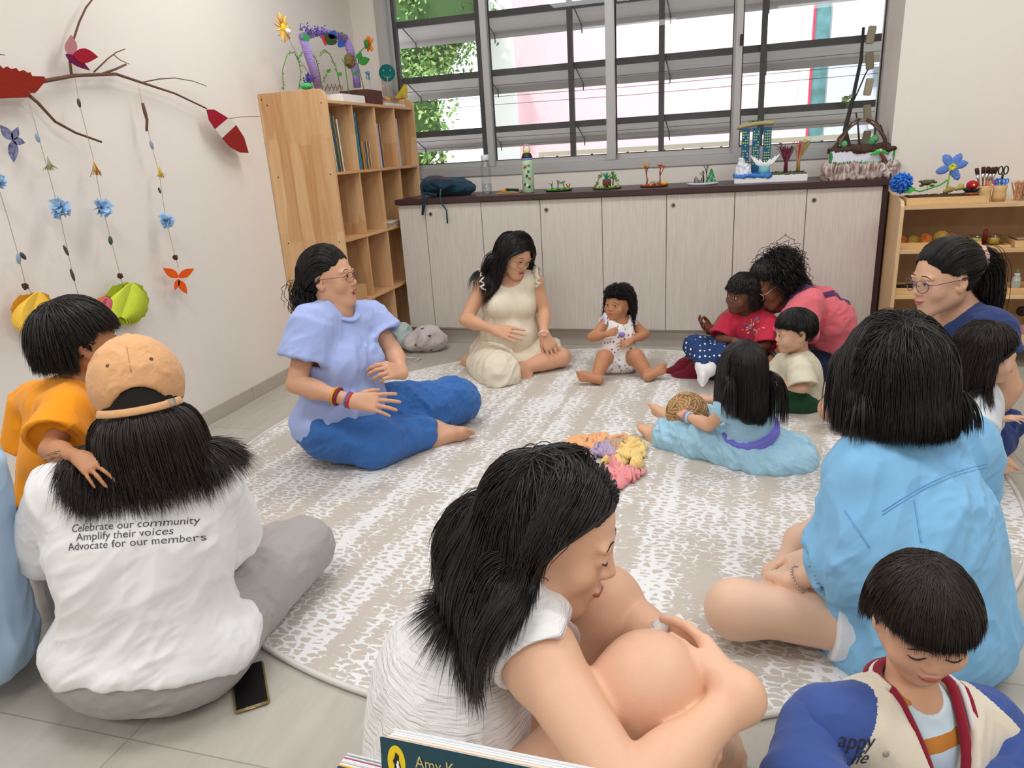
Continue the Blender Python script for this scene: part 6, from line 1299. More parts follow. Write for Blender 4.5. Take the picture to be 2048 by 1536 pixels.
# ---- craft models on the bookcase
def wire(m, pts, r=.0016, n=5): m.tube(pts, r, n)
def leaves_along(m, pts, n, r, seed=0, cols=1):
    rs = np.random.RandomState(seed); P = np.array(pts)
    for i in range(n):
        t = rs.rand()*(len(P)-1); k = int(t); p = P[k]*(1-t+k)+P[min(k+1, len(P)-1)]*(t-k); d = rs.randn(3); d /= np.linalg.norm(d); e = nrm(np.cross(d, rs.randn(3)))
        m.mi = i % cols; vs = [p, p+d*r*.6+e*r*.4, p+d*r*1.4, p+d*r*.6-e*r*.4]; f = m.bm.faces.new([m.bm.verts.new(Vector(v)) for v in vs]); f.material_index = m.mi
if want('t'):
    X = lambda px, py, dx=0: at(px, py, x=-2.17+dx)
    arch = T('arch_garden_model', X(640, 195), 'craft garden model with lilac arch, purple blossom and pipe-cleaner sun on the bookcase', 'craft model')
    zt = 1.507; yA = X(625, 185)[1]; yB_ = X(690, 195)[1]
    m = MB(); m.box((-2.30, 3.86, zt), (-2.06, 4.14, zt+.045), .004); m.build('base', simple('#eceae8', .6), arch)
    m = MB(); m.tube([X(637, 175), X(622, 125), X(607, 80)], .023, 12); m.tube([X(604, 74), X(640, 62), X(690, 76)], .021, 12); m.tube([X(692, 78), X(702, 105), X(712, 150), X(715, 175)], .023, 12); m.build('arch', mat('lilac_crepe', '#a98fd0', .85, bump=(50, .8, (.3, .3, 3))), arch, True)
    m = MB(); rs = np.random.RandomState(1)
    for i in range(150): t = rs.rand(); p = X(600+t*85, 55+t*22+6*rs.randn(), .03+.01*rs.randn()); d = rs.randn(3); m.mi = i % 3; m.cone(p, p+nrm(d)*.014, .0035, .001, 5)
    m.build('blossom', [simple('#5c3aa0'), simple('#7a55c4'), simple('#3e6a3a')], arch)
    sun = MB(); c = X(566, 55, .06); sun.mi = 0; sun.sph(c, .019, 14, None, (.5, 1, 1)); rs = np.random.RandomState(2)
    for i in range(15):
        a = i/15*2*PI+.1; sun.mi = i % 2; sun.tube([c+V3((0, math.cos(a), math.sin(a)))*.018, c+V3((.004, math.cos(a+.08), math.sin(a+.08)))*.045, c+V3((0, math.cos(a), math.sin(a)))*(.058+.018*rs.rand())], .0035, 6)
    sun.build('sun', [simple('#f0d02c'), simple('#ee8f34')], arch, True); m = MB(); m.sph(c+V3((.012, .02, -.016)), .015, 10); m.build('cloud', simple('#e8e0e0'), arch, True); m = MB(); m.tube([c, X(600, 120, .03), X(637, 178, 0)], .0016, 5); m.build('wire', simple('#9a9a94'), arch)
    for (a, b, w, col, nm) in (((617, 83), (606, 66), 7, '#3a9a58', 'felt_leaf'), ((672, 88), (648, 68), 11, '#2f4a26', 'felt_leaf'), ((660, 78), (670, 60), 8, '#2f5bb0', 'bird'), ((676, 84), (690, 92), 8, '#2a56b8', 'bird'), ((645, 70), (652, 92), 3, '#c8242c', 'bird')):
        m = MB(); poly3(m, leafpts(lambda x, y: X(x, y, .055), a, b, w), (1, 0, 0), .004); m.build(nm, simple(col), arch)
    for k, pts in enumerate(([(567, 180), (565, 140), (575, 108), (588, 104), (600, 125)], [(598, 178), (602, 145), (596, 118), (605, 104)], [(618, 102), (632, 118), (640, 150), (645, 180)], [(640, 112), (648, 100), (660, 108), (672, 135), (682, 178)], [(645, 165), (655, 145), (660, 140)])):
        P = [X(x, y, .02*k-.03) for x, y in pts]; m = MB(); m.tube(P, .0025, 5); o = m.build('vine', simple('#5f8f3c'), arch, True); m = MB(); leaves_along(m, P, 26, .011, k); m.build('vine_leaves', simple('#6fae48'), o)
    m = MB(); m.sph(X(613, 172, .03), .035, 12, None, (1, 1, .55)); m.build('green_mound', simple('#58c078'), arch, True); m = MB(); rs = np.random.RandomState(5)
    for i in range(60): p = X(618, 158, .05)+rs.randn(3)*np.array([.008, .018, .010]); m.sph(p, .005, 6)
    m.build('purple_flowers', simple('#4b3f92'), arch); m = MB()
    for i in range(14): p = X(650+i*2.6, 174-(i % 3)*3, .05); m.cone(p, p+V3((0, 0, -.02)), .0025, .0025, 5)
    m.build('fence', simple('#6a4a3a'), arch)
    fb = T('flower_box', (-2.16, 4.27, zt), 'dark brown craft box with tall orange sunflower and olive rosette on the bookcase', 'craft model')
    m = MB(); m.box((-2.24, 4.17, zt), (-2.06, 4.38, zt+.085), .002); m.build('box', simple('#5b332c'), fb)
    def stem(pts, c='#3f8f3c', r=.003): P = [X(x, y, .09) for x, y in pts]; m = MB(); m.tube(P, r, 6); return m.build('stem', simple(c), fb, True)
    stem([(698, 190), (694, 160), (690, 130), (684, 118)]); stem([(731, 198), (725, 165), (716, 130), (718, 105), (732, 92)])
    m = MB(); c = X(739, 88, .09); rs = np.random.RandomState(3)
    for i in range(40): a = rs.rand()*2*PI; d = V3((.3*rs.randn(), .45*math.cos(a), math.sin(a))); m.cone(c, c+nrm(d)*.046, .008, .001, 5)
    m.build('sunflower', simple('#f08a1e'), fb); m = MB(); m.sph(X(733, 88, .085), .016, 10, None, (1, .5, 1.6)); m.build('flower_back', simple('#3a7a30'), fb)
    for a, b, w in (((717, 125), (740, 118), 9), ((715, 118), (722, 104), 6), ((705, 150), (716, 142), 4), ((684, 150), (674, 146), 4)): m = MB(); poly3(m, leafpts(lambda x, y: X(x, y, .1), a, b, w), (1, 0, 0), .003); m.build('leaf', simple('#3c9a40'), fb)
    s_ = SDF(); s_.ell(X(699, 122, .09), (.02, .034, .03)); o = sculpt('rosette', s_, .003, simple('#6f6134'), fb, (.014, 40, (1, 0, 0), 1, 2), 0)
    sea = T('sea_model', (-2.15, 4.53, zt), 'craft sea scene on white base with green round face, coral and jellyfish on the bookcase', 'craft model')
    m = MB(); m.box((-2.26, 4.42, zt), (-2.05, 4.70, zt+.018), .003); m.build('base', simple('#e4e2e6', .6), sea)
    c = X(774, 146, .06); m = MB(); nn = nrm(V3((.5, -.85, 0))); tt_ = V3((.85, .5, 0)); m.cone(c-nn*.004, c+nn*.004, .052, n=28); o = m.build('round_face', felt('#1f6a66'), sea)
    m = MB(); z_ = c+nn*.005
    for sg in (-1, 1): m.tube([z_+tt_*(sg*.022-.008)+UP*.014, z_+tt_*(sg*.022+.008)+UP*.014], .0016, 4); m.tube([z_+tt_*sg*.022+UP*.006, z_+tt_*sg*.022+UP*.022], .0016, 4)
    m.tube([z_+tt_*.024*math.cos(a)+UP*(-.008+.020*math.sin(a)) for a in np.linspace(PI, 2*PI, 9)], .0016, 4); m.build('stitches', simple('#7ad0c4'), o); m = MB(); m.tube([c, X(776, 180, .06), X(777, 200, .06)], .003, 6); m.build('stick', simple('#c9a06a'), sea)
    m = MB(); rs = np.random.RandomState(6)
    for i in range(90): p = X(748+rs.rand()*62, 202-rs.rand()*4, .03+.04*rs.rand()); m.mi = i % 4; m.tube([p, p+V3((.004*rs.randn(), .006*rs.randn(), .012+.012*rs.rand()))], .003, 5)
    m.build('coral', [simple(c_) for c_ in ('#e0406a', '#f08aa0', '#38a05a', '#e9c84a')], sea); m = MB()
    for i in range(22): a = i/22*PI; m.tube([X(810, 172, .07)+V3((0, .03*math.cos(a), .012*math.sin(a))), X(803+12*math.cos(a), 196, .07)], .0018, 5)
    m.sph(X(811, 176, .07), .02, 10, None, (.6, 1.1, .6)); m.build('jellyfish', simple('#e8d23a'), sea); m = MB()
    for x, y in ((793, 163), (766, 172)): p = X(x, y, .07); m.cone(p+V3((-.003, 0, 0)), p+V3((.003, 0, 0)), .008, n=5)
    m.build('star', simple('#f0b428'), sea); m = MB(); m.sph(X(735, 145, .05), .02, 10, None, (.8, 1, .45)); rs = np.random.RandomState(8)
    for i in range(9): p = X(735, 147, .05)+V3((0, .016*rs.randn()*.6, 0)); m.tube([p, p+V3((0, 0, -.035))], .0015, 4)
    m.tube([X(735, 150, .05), X(748, 204, .05)], .0012, 4); m.build('blue_jellyfish', simple('#7fb0d8'), sea)

# ---- things on the worktop
TZ = .9415
def C(px, py, y=4.5): return at(px, py, y=y)
def lyr(x, y, z=TZ): return V3((x, y, z))
if want('c'):
    def onw(px, y=4.48): p = at(px, 380, y=y); return V3((p[0], y, TZ))
    bpk = T('backpack', onw(893, 4.5), 'dark teal backpack with red piping lying on the worktop beside the bookcase', 'backpack')
    c = onw(895, 4.50); s_ = SDF(); s_.ell(c+V3((0, 0, .055)), (.15, .13, .055), I3, .03); s_.ell(c+V3((-.09, 0, .07)), (.08, .11, .055), I3, .03); s_.ell(c+V3((.11, 0, .04)), (.07, .10, .038), I3, .03); s_.cone(c+V3((-.14, .02, .10)), c+V3((.1, .0, .085)), .022, .018, .02)
    sculpt('body', s_, .005, cloth('teal_pack', '#15394a', .7, bump=(90, .2)), bpk, [(.010, 12, (1, 0, .2), 2, 4)], 1)
    m = MB(); P0 = c+V3((.02, -.13, .04)); m.tube([c+V3((-.10, -.10, .1)), c+V3((-.04, -.13, .08)), c+V3((.02, -.14, .05)), c+V3((.08, -.12, .07)), c+V3((.14, -.07, .04))], .011, 8, flat=((0, -1, 0), .4)); m.tube([c+V3((-.13, -.12, .07)), c+V3((-.12, -.14, .03)), c+V3((-.02, -.15, .012))], .011, 8, flat=((0, -1, 0), .4)); m.build('shoulder_strap', cloth('teal_pack2', '#122f40', .7), bpk, True)
    m = MB(); m.tube([c+V3((-.08, -.105, .105)), c+V3((0, -.10, .115)), c+V3((.06, -.09, .10))], .0025, 5); m.build('piping', simple('#a8323a'), bpk); m = MB(); m.tube([at(880, 395, y=4.235), at(884, 408, y=4.235), at(893, 420, y=4.235), at(895, 447, y=4.24)], .005, 6); m.tube([at(882, 382, y=4.30)+V3((0, 0, .01)), at(880, 395, y=4.235)], .005, 6); m.build('strap_end', cloth('teal_pack3', '#1d4a50', .7), bpk, True)
    m = MB(); m.tube([at(848, 392, y=4.245), at(848, 405, y=4.24), at(845, 430, y=4.24)], [.008, .012, .007], 8); m.tube([c+V3((-.14, -.10, .02)), at(848, 392, y=4.245)], .008, 6); m.build('loose_strap', cloth('teal_pack2', '#122f40', .7), bpk, True)
    b = onw(974, 4.46); r = T('clear_bottle', b, 'clear plastic water bottle with white cap, part full, on the worktop', 'bottle')
    m = MB(); m.lathe([(.030, 0), (.033, .004), (.033, .15), (.028, .19), (.0235, .205)], b, 28); m.build('bottle_body', M['clear'], r, True); m = MB(); m.lathe([(.029, .003), (.031, .006), (.031, .065), (.001, .066)], b, 24); m.build('water', M['clear'], r, True)
    m = MB(); m.lathe([(.024, .203), (.025, .205), (.025, .235), (.022, .238)], b, 24); m.build('cap', mat('frosted_cap', '#dfe5e6', .3), r, True)
    b = onw(1057, 4.44); r = T('thermos_flask', b, 'mint green flask with cat and dog stickers, black neck and loop handle on the worktop', 'flask')
    m = MB(); m.lathe([(.034, 0), (.0365, .003), (.0365, .185), (.034, .192)], b, 32); o = m.build('flask_body', mat('mint_enamel', '#b9d8b4', .4), r, True)
    m = MB(); m.lathe([(.0345, .192), (.0345, .203)], b, 32); m.build('lilac_band', mat('lilac_plastic', '#8f9bd0', .4), r, True); m = MB(); m.lathe([(.034, .203), (.034, .210), (.024, .232), (.022, .233)], b, 32); m.build('neck', mat('black_plastic', '#2b2b2b', .4), r, True)
    m = MB(); m.lathe([(.019, .232), (.019, .246), (.012, .252)], b, 24); m.build('lid', mat('lime_plastic', '#d7e67a', .4), r, True); m = MB(); m.tube([b+V3((.021*math.cos(a), 0, .24+.045*max(0, math.sin(a)))) for a in np.linspace(0, PI, 15)], .0035, 8); m.build('loop_handle', mat('pink_plastic', '#e0b4b0', .4), r, True)
    cat = [(-1, -1), (-1, .7), (-.75, 1.2), (-.4, .8), (.4, .8), (.75, 1.2), (1, .7), (1, -1)]
    for i, (a, z, c_) in enumerate(((-1.5, .10, '#222222'), (-1.15, .035, '#222222'), (-1.45, .045, '#e9efe4'), (-1.05, .085, '#9b5a44'), (-1.62, .155, '#a8584a'), (-1.1, .16, '#8a6a4a'), (-1.85, .15, '#b06a58'), (-1.2, .125, '#3f6a50'), (-1.9, .05, '#6a5a4a'), (-1.8, .1, '#d9c9b4'))):
        m = MB(); n_ = V3((math.cos(a), math.sin(a), 0)); t_ = V3((-math.sin(a), math.cos(a), 0)); p = b+n_*.0372+V3((0, 0, z)); poly3(m, [p+t_*x*.007+UP*y_*.008 for x, y_ in cat], n_, .0015); m.build('sticker', simple(c_, .5), o)
    r = T('felt_board', onw(1020, 4.44), 'flat craft board with orange blossom and black log on the worktop beside the flask', 'craft model'); p = onw(1018, 4.44)
    m = MB(); m.box(p+V3((-.075, -.05, 0)), p+V3((.075, .05, .006)), .001); m.build('board', simple('#b98a6a'), r); m = MB(); m.cone(p+V3((-.02, 0, .022)), p+V3((.06, .01, .016)), .009, n=10); m.build('log', simple('#2a2422'), r); m = MB(); rs = np.random.RandomState(1)
    for i in range(16): m.sph(p+V3((-.035+.01*rs.randn(), .005*rs.randn(), .014+.008*rs.rand())), .006, 6)
    m.build('blossom', simple('#e6a13c'), r); m = MB(); m.sph(p+V3((.02, -.02, .008)), .02, 8, None, (1.6, .8, .3)); m.build('moss', simple('#6aa84a'), r)
    def plate(px, y, w, c, label):
        p = onw(px, y); r = T('garden_plate_model', p, label, 'craft model', 'small plate gardens on the worktop'); m = MB(); m.lathe([(.02, 0), (w*.9, 0), (w, .008), (w*.9, .010), (.01, .009)], p, 28); m.build('plate', simple(c), r); return p, r
    def twigtree(r, p, h, c, seed, leafc=None, spread=.4, r0=.004):
        rs = np.random.RandomState(seed); m = MB(); tips = []
        def br(a, d, L, rr, k):
            b_ = a+d*L; m.tube([a, (a+b_)/2+rs.randn(3)*L*.06, b_], [rr, rr*.85, rr*.7], 6)
            if k == 0: tips.append(b_); return
            for _ in range(2+(k == 2)): br(b_, nrm(d+rs.randn(3)*spread*np.array([1, .5, .6])), L*.62, rr*.65, k-1)
        br(p, V3((0, 0, 1)), h*.45, r0, 2); o = m.build('tree', simple(c), r, True)
        if leafc:
            m = MB()
            for t_ in tips: leaves_along(m, [t_, t_+V3((0, 0, .004))], 6, .009, len(tips))
            m.build('leaves', simple(leafc), o)
    def scatter(r, p, w, n, cs, name, rr=.006, zs=.006, seed=0):
        rs = np.random.RandomState(seed); m = MB()
        for i in range(n): a, q_ = rs.rand()*2*PI, w*math.sqrt(rs.rand()); m.mi = i % len(cs); m.sph(p+V3((q_*math.cos(a), q_*math.sin(a)*.7, .009+zs*rs.rand())), rr*(.6+.7*rs.rand()), 6)
        m.build(name, [simple(c_) for c_ in cs], r, True)
    p, r = plate(1118, 4.45, .085, '#2b3a26', 'small green plate garden with bare black trees beside the flask'); scatter(r, p, .075, 70, ['#5fae3e', '#86cc54', '#3f8a34'], 'grass'); twigtree(r, p+V3((-.045, 0, .01)), .055, '#4a3428', 1); twigtree(r, p+V3((-.005, 0, .01)), .062, '#3c2c24', 2); twigtree(r, p+V3((.03, .01, .01)), .04, '#7a5a3c', 3, '#5fae3e')
    m = MB()
    for k in (-1, 1): m.tube([p+V3((.058, 0, .012)), p+V3((.058+k*.012, 0, .04))], .004, 5)
    m.build('red_hut', simple('#b8433c'), r)
    p, r = plate(1214, 4.46, .09, '#4a5a34', 'plate garden with brown woven basket, pineapple top and leafy vine'); scatter(r, p, .08, 60, ['#6aa84a', '#a6c85a', '#8a5a3c', '#e9d47a'], 'plants'); m = MB(); m.lathe([(.020, .012), (.027, .03), (.026, .05), (.020, .058)], p, 18); m.build('basket', mat('basket_weave', '#7a5236', .9, bump=(160, .8, (.3, .3, 3))), r, True)
    m = MB(); rs = np.random.RandomState(4)
    for i in range(16): d = nrm(V3((rs.randn()*.5, rs.randn()*.4, 1))); m.cone(p+V3((-.004, 0, .056)), p+V3((-.004, 0, .056))+d*.042, .006, .0005, 5)
    m.build('pineapple_top', simple('#2f9a7c'), r); m = MB(); P = [p+V3(v) for v in ((-.07, 0, .01), (-.055, 0, .05), (-.04, 0, .08), (-.025, 0, .088))]; m.tube(P, .0035, 6); o = m.build('vine', simple('#b9a070'), r, True); m = MB(); leaves_along(m, P, 40, .012, 2); m.build('vine_leaves', simple('#74b04a'), o)
    m = MB(); P = [p+V3(v) for v in ((.035, 0, .01), (.038, 0, .05), (.034, 0, .085))]; m.tube(P, .004, 6); o = m.build('tree', simple('#5a3c2a'), r, True); m = MB(); 
    for i, v in enumerate(((.036, 0, .092), (.05, 0, .06), (.062, 0, .045), (.028, 0, .065), (.045, 0, .075))): m.sph(p+V3(v), .012, 8, None, (1, .6, .7))
    m.build('leaves', simple('#4a9a3c'), o, True); m = MB(); m.lathe([(.003, .01), (.003, .03), (.014, .032), (.002, .040)], p+V3((.066, 0, 0)), 12); m.build('mushroom', simple('#e6d9a4'), r)
    p, r = plate(1308, 4.47, .085, '#5a3226', 'autumn plate garden with two bare orange-brown trees and tiny fence'); scatter(r, p, .07, 50, ['#e0602a', '#e89a34', '#c4432a'], 'fallen_leaves'); twigtree(r, p+V3((-.045, 0, .01)), .13, '#9a5a44', 7, '#e9b84a', .5, .0055); twigtree(r, p+V3((.035, 0, .01)), .115, '#a8523a', 9, '#d8502a', .4, .005); m = MB()
    for i in range(7): m.cone(p+V3((-.02+i*.008, -.01, .01)), p+V3((-.02+i*.008, -.01, .03)), .002, n=5)
    m.build('fence', simple('#2f5a3a'), r); m = MB(); m.sph(p+V3((.062, -.01, .018)), .016, 8, None, (1.2, 1, .8)); m.build('yellow_bush', simple('#f0b83a'), r)
    p, r = plate(1405, 4.48, .092, '#dcdde2', 'winter plate garden with dark ruin and bright green fir on white plate'); m = MB(); m.mi = 0
    for i in range(7): m.box(p+V3((-.05+i*.008, -.004, .01)), p+V3((-.045+i*.008, .004, .035+.012*math.sin(i*1.3))))
    m.build('hut', simple('#4a3028'), r); twigtree(r, p+V3((.005, 0, .01)), .075, '#4a3634', 12); twigtree(r, p+V3((.02, .01, .01)), .11, '#3a2c2c', 14); m = MB(); rs = np.random.RandomState(3)
    for i in range(120): z_ = rs.rand(); a = rs.rand()*2*PI; rr = .026*(1-z_)+.004; q0 = p+V3((.048+rr*math.cos(a)*.7, rr*math.sin(a)*.7, .012+z_*.075)); m.cone(q0, q0+V3((rr*.4*math.cos(a), rr*.4*math.sin(a), -.006)), .004, .001, 5)
    m.build('fir', simple('#3aa86a'), r)
    # tower model
    p = onw(1537, 4.47); r = T('tower_bay_model', p, 'craft model of three blue towers under one long deck, on white base', 'craft model')
    m = MB(); m.box(p+V3((-.19, -.09, 0)), p+V3((.195, .09, .038)), .002); m.build('base', simple('#f1f0f2', .6), r)
    s_ = SDF(); s_.box(p+V3((-.09, -.005, .037)), (.098, .088, .008), I3, .004, .01); sculpt('sea', s_, .004, simple('#3f7fd0', .5), r, (.008, 40, (1, 0, 0), 1, 2), 1); s_ = SDF(); s_.box(p+V3((.10, 0, .037)), (.09, .085, .006), I3, .004, .01); sculpt('ground', s_, .004, simple('#5f5a44'), r, (.006, 40, (1, 0, 0), 1, 5), 1)
    for i, (dx, dy) in enumerate(((-.135, .04), (-.078, .04), (-.018, .04))):
        m = MB(); m.box(p+V3((dx-.021, dy-.012, .04)), p+V3((dx+.021, dy+.012, .295)), .001); t_ = m.build('tower', simple('#1d5a86', .6), r); m = MB(); rs = np.random.RandomState(i)
        for zz in np.arange(.10, .285, .0145):
            for k in (-1, 0, 1):
                if rs.rand() < .72: m.sph(p+V3((dx+k*.0115, dy-.0125, zz)), .0042, 6, None, (1, .4, 1))
        m.build('window_dots', simple('#c8dc3c'), t_)
    m = MB(); n_ = 16; P = [p+V3((-.185+.20*k/n_, .04, .302+.016*math.sin(k/n_*2.2)-.008*(k == 0))) for k in range(n_+1)]; m.tube(P, [.006]+[.012]*(n_-1)+[.009], 8, flat=((0, 0, 1), 1.)); m.build('sky_deck', simple('#b3a878'), r, True); m = MB(); leaves_along(m, [P[5]+V3((0, 0, .01)), P[10]+V3((0, 0, .012))], 30, .01, 3); m.build('deck_plants', simple('#3c8a44'), r)
    s_ = SDF(); s_.cone(p+V3((-.15, -.03, .04)), p+V3((-.155, -.03, .125)), .035, .010, .02); s_.cone(p+V3((-.13, -.03, .04)), p+V3((-.125, -.03, .09)), .03, .012, .02); sculpt('white_rock', s_, .003, simple('#e6e8f0', .5), r, (.008, 30, (0, 0, 1), 2, 2), 1)
    m = MB(); m.lathe([(.012, .04), (.026, .05), (.030, .082), (.026, .084), (.01, .06)], p+V3((-.03, -.04, 0)), 20); m.build('teal_bowl', simple('#7cc4c6', .5), r, True)
    for k, a in enumerate(np.linspace(-1.1, 1.1, 7)):
        m = MB(); c0 = p+V3((-.03, -.04, .082)); m.tube([c0, c0+V3((.045*math.sin(a), 0, .02)), c0+V3((.085*math.sin(a), 0, .03+.04*abs(math.sin(a))))], [.008, .010, .003], 6, flat=((0, -1, 0), .4)); m.build('petal', simple('#eef0f2', .6), r, True)
    for (dx, c1, c2, h_) in ((.085, '#8a2848', '#5a2436', .145), (.150, '#d0447a', '#a8b44a', .165)):
        m = MB(); rs = np.random.RandomState(int(dx*1000)); b0 = p+V3((dx, -.01, .04))
        for i in range(70):
            a = rs.rand()*2*PI; w1 = .010; top = .045*math.sqrt(rs.rand()); tx = b0+V3((top*math.cos(a)+.018*(dx > .1), top*math.sin(a)*.5, h_*(.85+.2*rs.rand()))); m.mi = i % 2; m.tube([b0+V3((w1*math.cos(a), w1*math.sin(a), 0)), b0+V3((w1*.8*math.cos(a), w1*.8*math.sin(a), h_*.45)), tx], .0016, 4)
            if i % 2: m.tube([tx, tx+rs.randn(3)*.012], .0014, 4)
        m.build('pink_tree', [simple(c1), simple(c2)], r)
    m = MB(); leaves_along(m, [p+V3((.02, -.05, .045)), p+V3((.18, -.05, .045))], 70, .012, 3); m.build('grass', simple('#4a6a3a'), r)
    # cliff model
    p = onw(1712, 4.42); r = T('cliff_model', p, 'craft landscape box with twisted branch arch and frayed paper cliff at the worktop end', 'craft model')
    m = MB(); m.box(p+V3((-.145, -.07, .04)), p+V3((.155, .07, .15)), .003); m.build('box', simple('#dfe2ee', .6), r)
    s_ = SDF(); s_.box(p+V3((0, -.04, .036)), (.172, .065, .034), I3, .01, .02); sculpt('frayed_cliff', s_, .0035, mat('frayed_paper', '#d9cfc9', .9, var=(40, .3, (2, 2, .4)), col2='#8a6458'), r, [(.022, 38, (0, 0, 1), 3, 2)], 1)
    s_ = SDF(); s_.box(p+V3((.005, 0, .152)), (.15, .07, .008), I3, .004, .01); sculpt('soil', s_, .004, simple('#4a3228'), r, (.016, 34, (1, 0, 0), 1, 2), 1)
    m = MB(); rs = np.random.RandomState(3)
    for i in range(16):
        j = lambda s_=.006: rs.randn(3)*s_; m.mi = i % 3; m.tube([p+V3((-.135, .0, .155))+j(), p+V3((-.10, 0, .215))+j(), p+V3((-.055, 0, .275))+j(), p+V3((-.015, 0, .305))+j(.004)], .0045, 5); m.tube([p+V3((.125, 0, .155))+j(), p+V3((.115, 0, .205))+j(), p+V3((.075, 0, .265))+j(), p+V3((.02, 0, .300))+j(.004)], .0045, 5)
    m.build('branch_arch', [simple(c_) for c_ in ('#4a3a30', '#6b5446', '#b79a90')], r, True); m = MB(); rs = np.random.RandomState(4)
    for cx_, cz, n_ in ((-.12, .06, 34), (-.06, .055, 30), (.0, .06, 30), (.12, .05, 34), (.05, .045, 12)):
        for i in range(n_): b0 = p+V3((cx_+.022*rs.randn(), -.085+.01*rs.randn(), .062)); m.mi = i % 4; m.tube([b0, b0+V3((.008*rs.randn(), -.004, .012+.022*rs.rand()))], .0022, 4)
    m.build('moss_tufts', [simple(c_) for c_ in ('#2f9a44', '#4ab85a', '#2a6a38', '#8a4a44')], r); m = MB()
    for i in range(26): a = rs.rand()*PI; b0 = p+V3((.085, -.08, .13)); m.tube([b0, b0+V3((.028*math.cos(a), -.006, .014*math.sin(a))), b0+V3((.046*math.cos(a), -.01, -.012+.008*rs.rand()))], .003, 5)
    m.build('palm', simple('#4cc04a'), r); m = MB(); m.tube([p+V3((.12, -.082, .07)), p+V3((.108, -.086, .10)), p+V3((.09, -.084, .128))], [.016, .011, .007], 8); m.build('palm_trunk', simple('#6a3a34'), r, True)
    m = MB()
    for sx in (-1, 1): m.sph(p+V3((.005+sx*.148, -.05, .115)), .028, 10, None, (.5, .8, 1.5))
    for v in ((-.08, 0, .18), (.07, 0, .20), (.055, 0, .185)): m.sph(p+V3(v), .020, 8)
    m.build('bush', mat('bush_green', '#7ab884', .8, var=(30, .3), col2='#2f8a44'), r, True)
    # branch standing in the window corner
    r = T('driftwood_stick', p+V3((.01, .13, 0)), 'tall dark forked stick leaning in the window corner behind the cliff model', 'stick'); m = MB(); Q0 = lambda x, y, yy: at(x, y, y=yy); m.tube([p+V3((-.03, .10, .12)), Q0(1690, 260, 4.6), Q0(1705, 200, 4.66), Q0(1722, 120, 4.72), Q0(1727, 55, 4.74)], [.016, .013, .011, .010, .008], 8); m.tube([Q0(1700, 215, 4.66), Q0(1715, 185, 4.7), Q0(1730, 150, 4.72), Q0(1742, 128, 4.74)], [.005, .004, .004, .003], 6); m.tube([p+V3((.02, .10, .12)), Q0(1716, 250, 4.6), Q0(1712, 225, 4.62)], [.006, .005, .004], 6); m.build('stick_body', simple('#33302e'), r, True)
    m = MB(); leaves_along(m, [Q0(1690, 210, 4.66), Q0(1700, 195, 4.66)], 16, .03, 3); m.build('moss', simple('#8aa070'), r)
    wp = T('paper_garland', at(1740, 200, y=4.74), 'strips of brown paper bags hung in the right window corner', 'garland')
    for i in range(5):
        m = MB(); c0 = at(1742-i*2.5, 70+i*52, y=4.735); m.box((-.020, -.012, -.045), (.020, .012, .045), .004, Matrix.Translation(Vector(c0)) @ Matrix.Rotation(.12*(-1)**i, 4, 'Y')); m.build('paper_strip', simple(('#a3987f', '#8d846e', '#b6ad95')[i % 3]), wp)

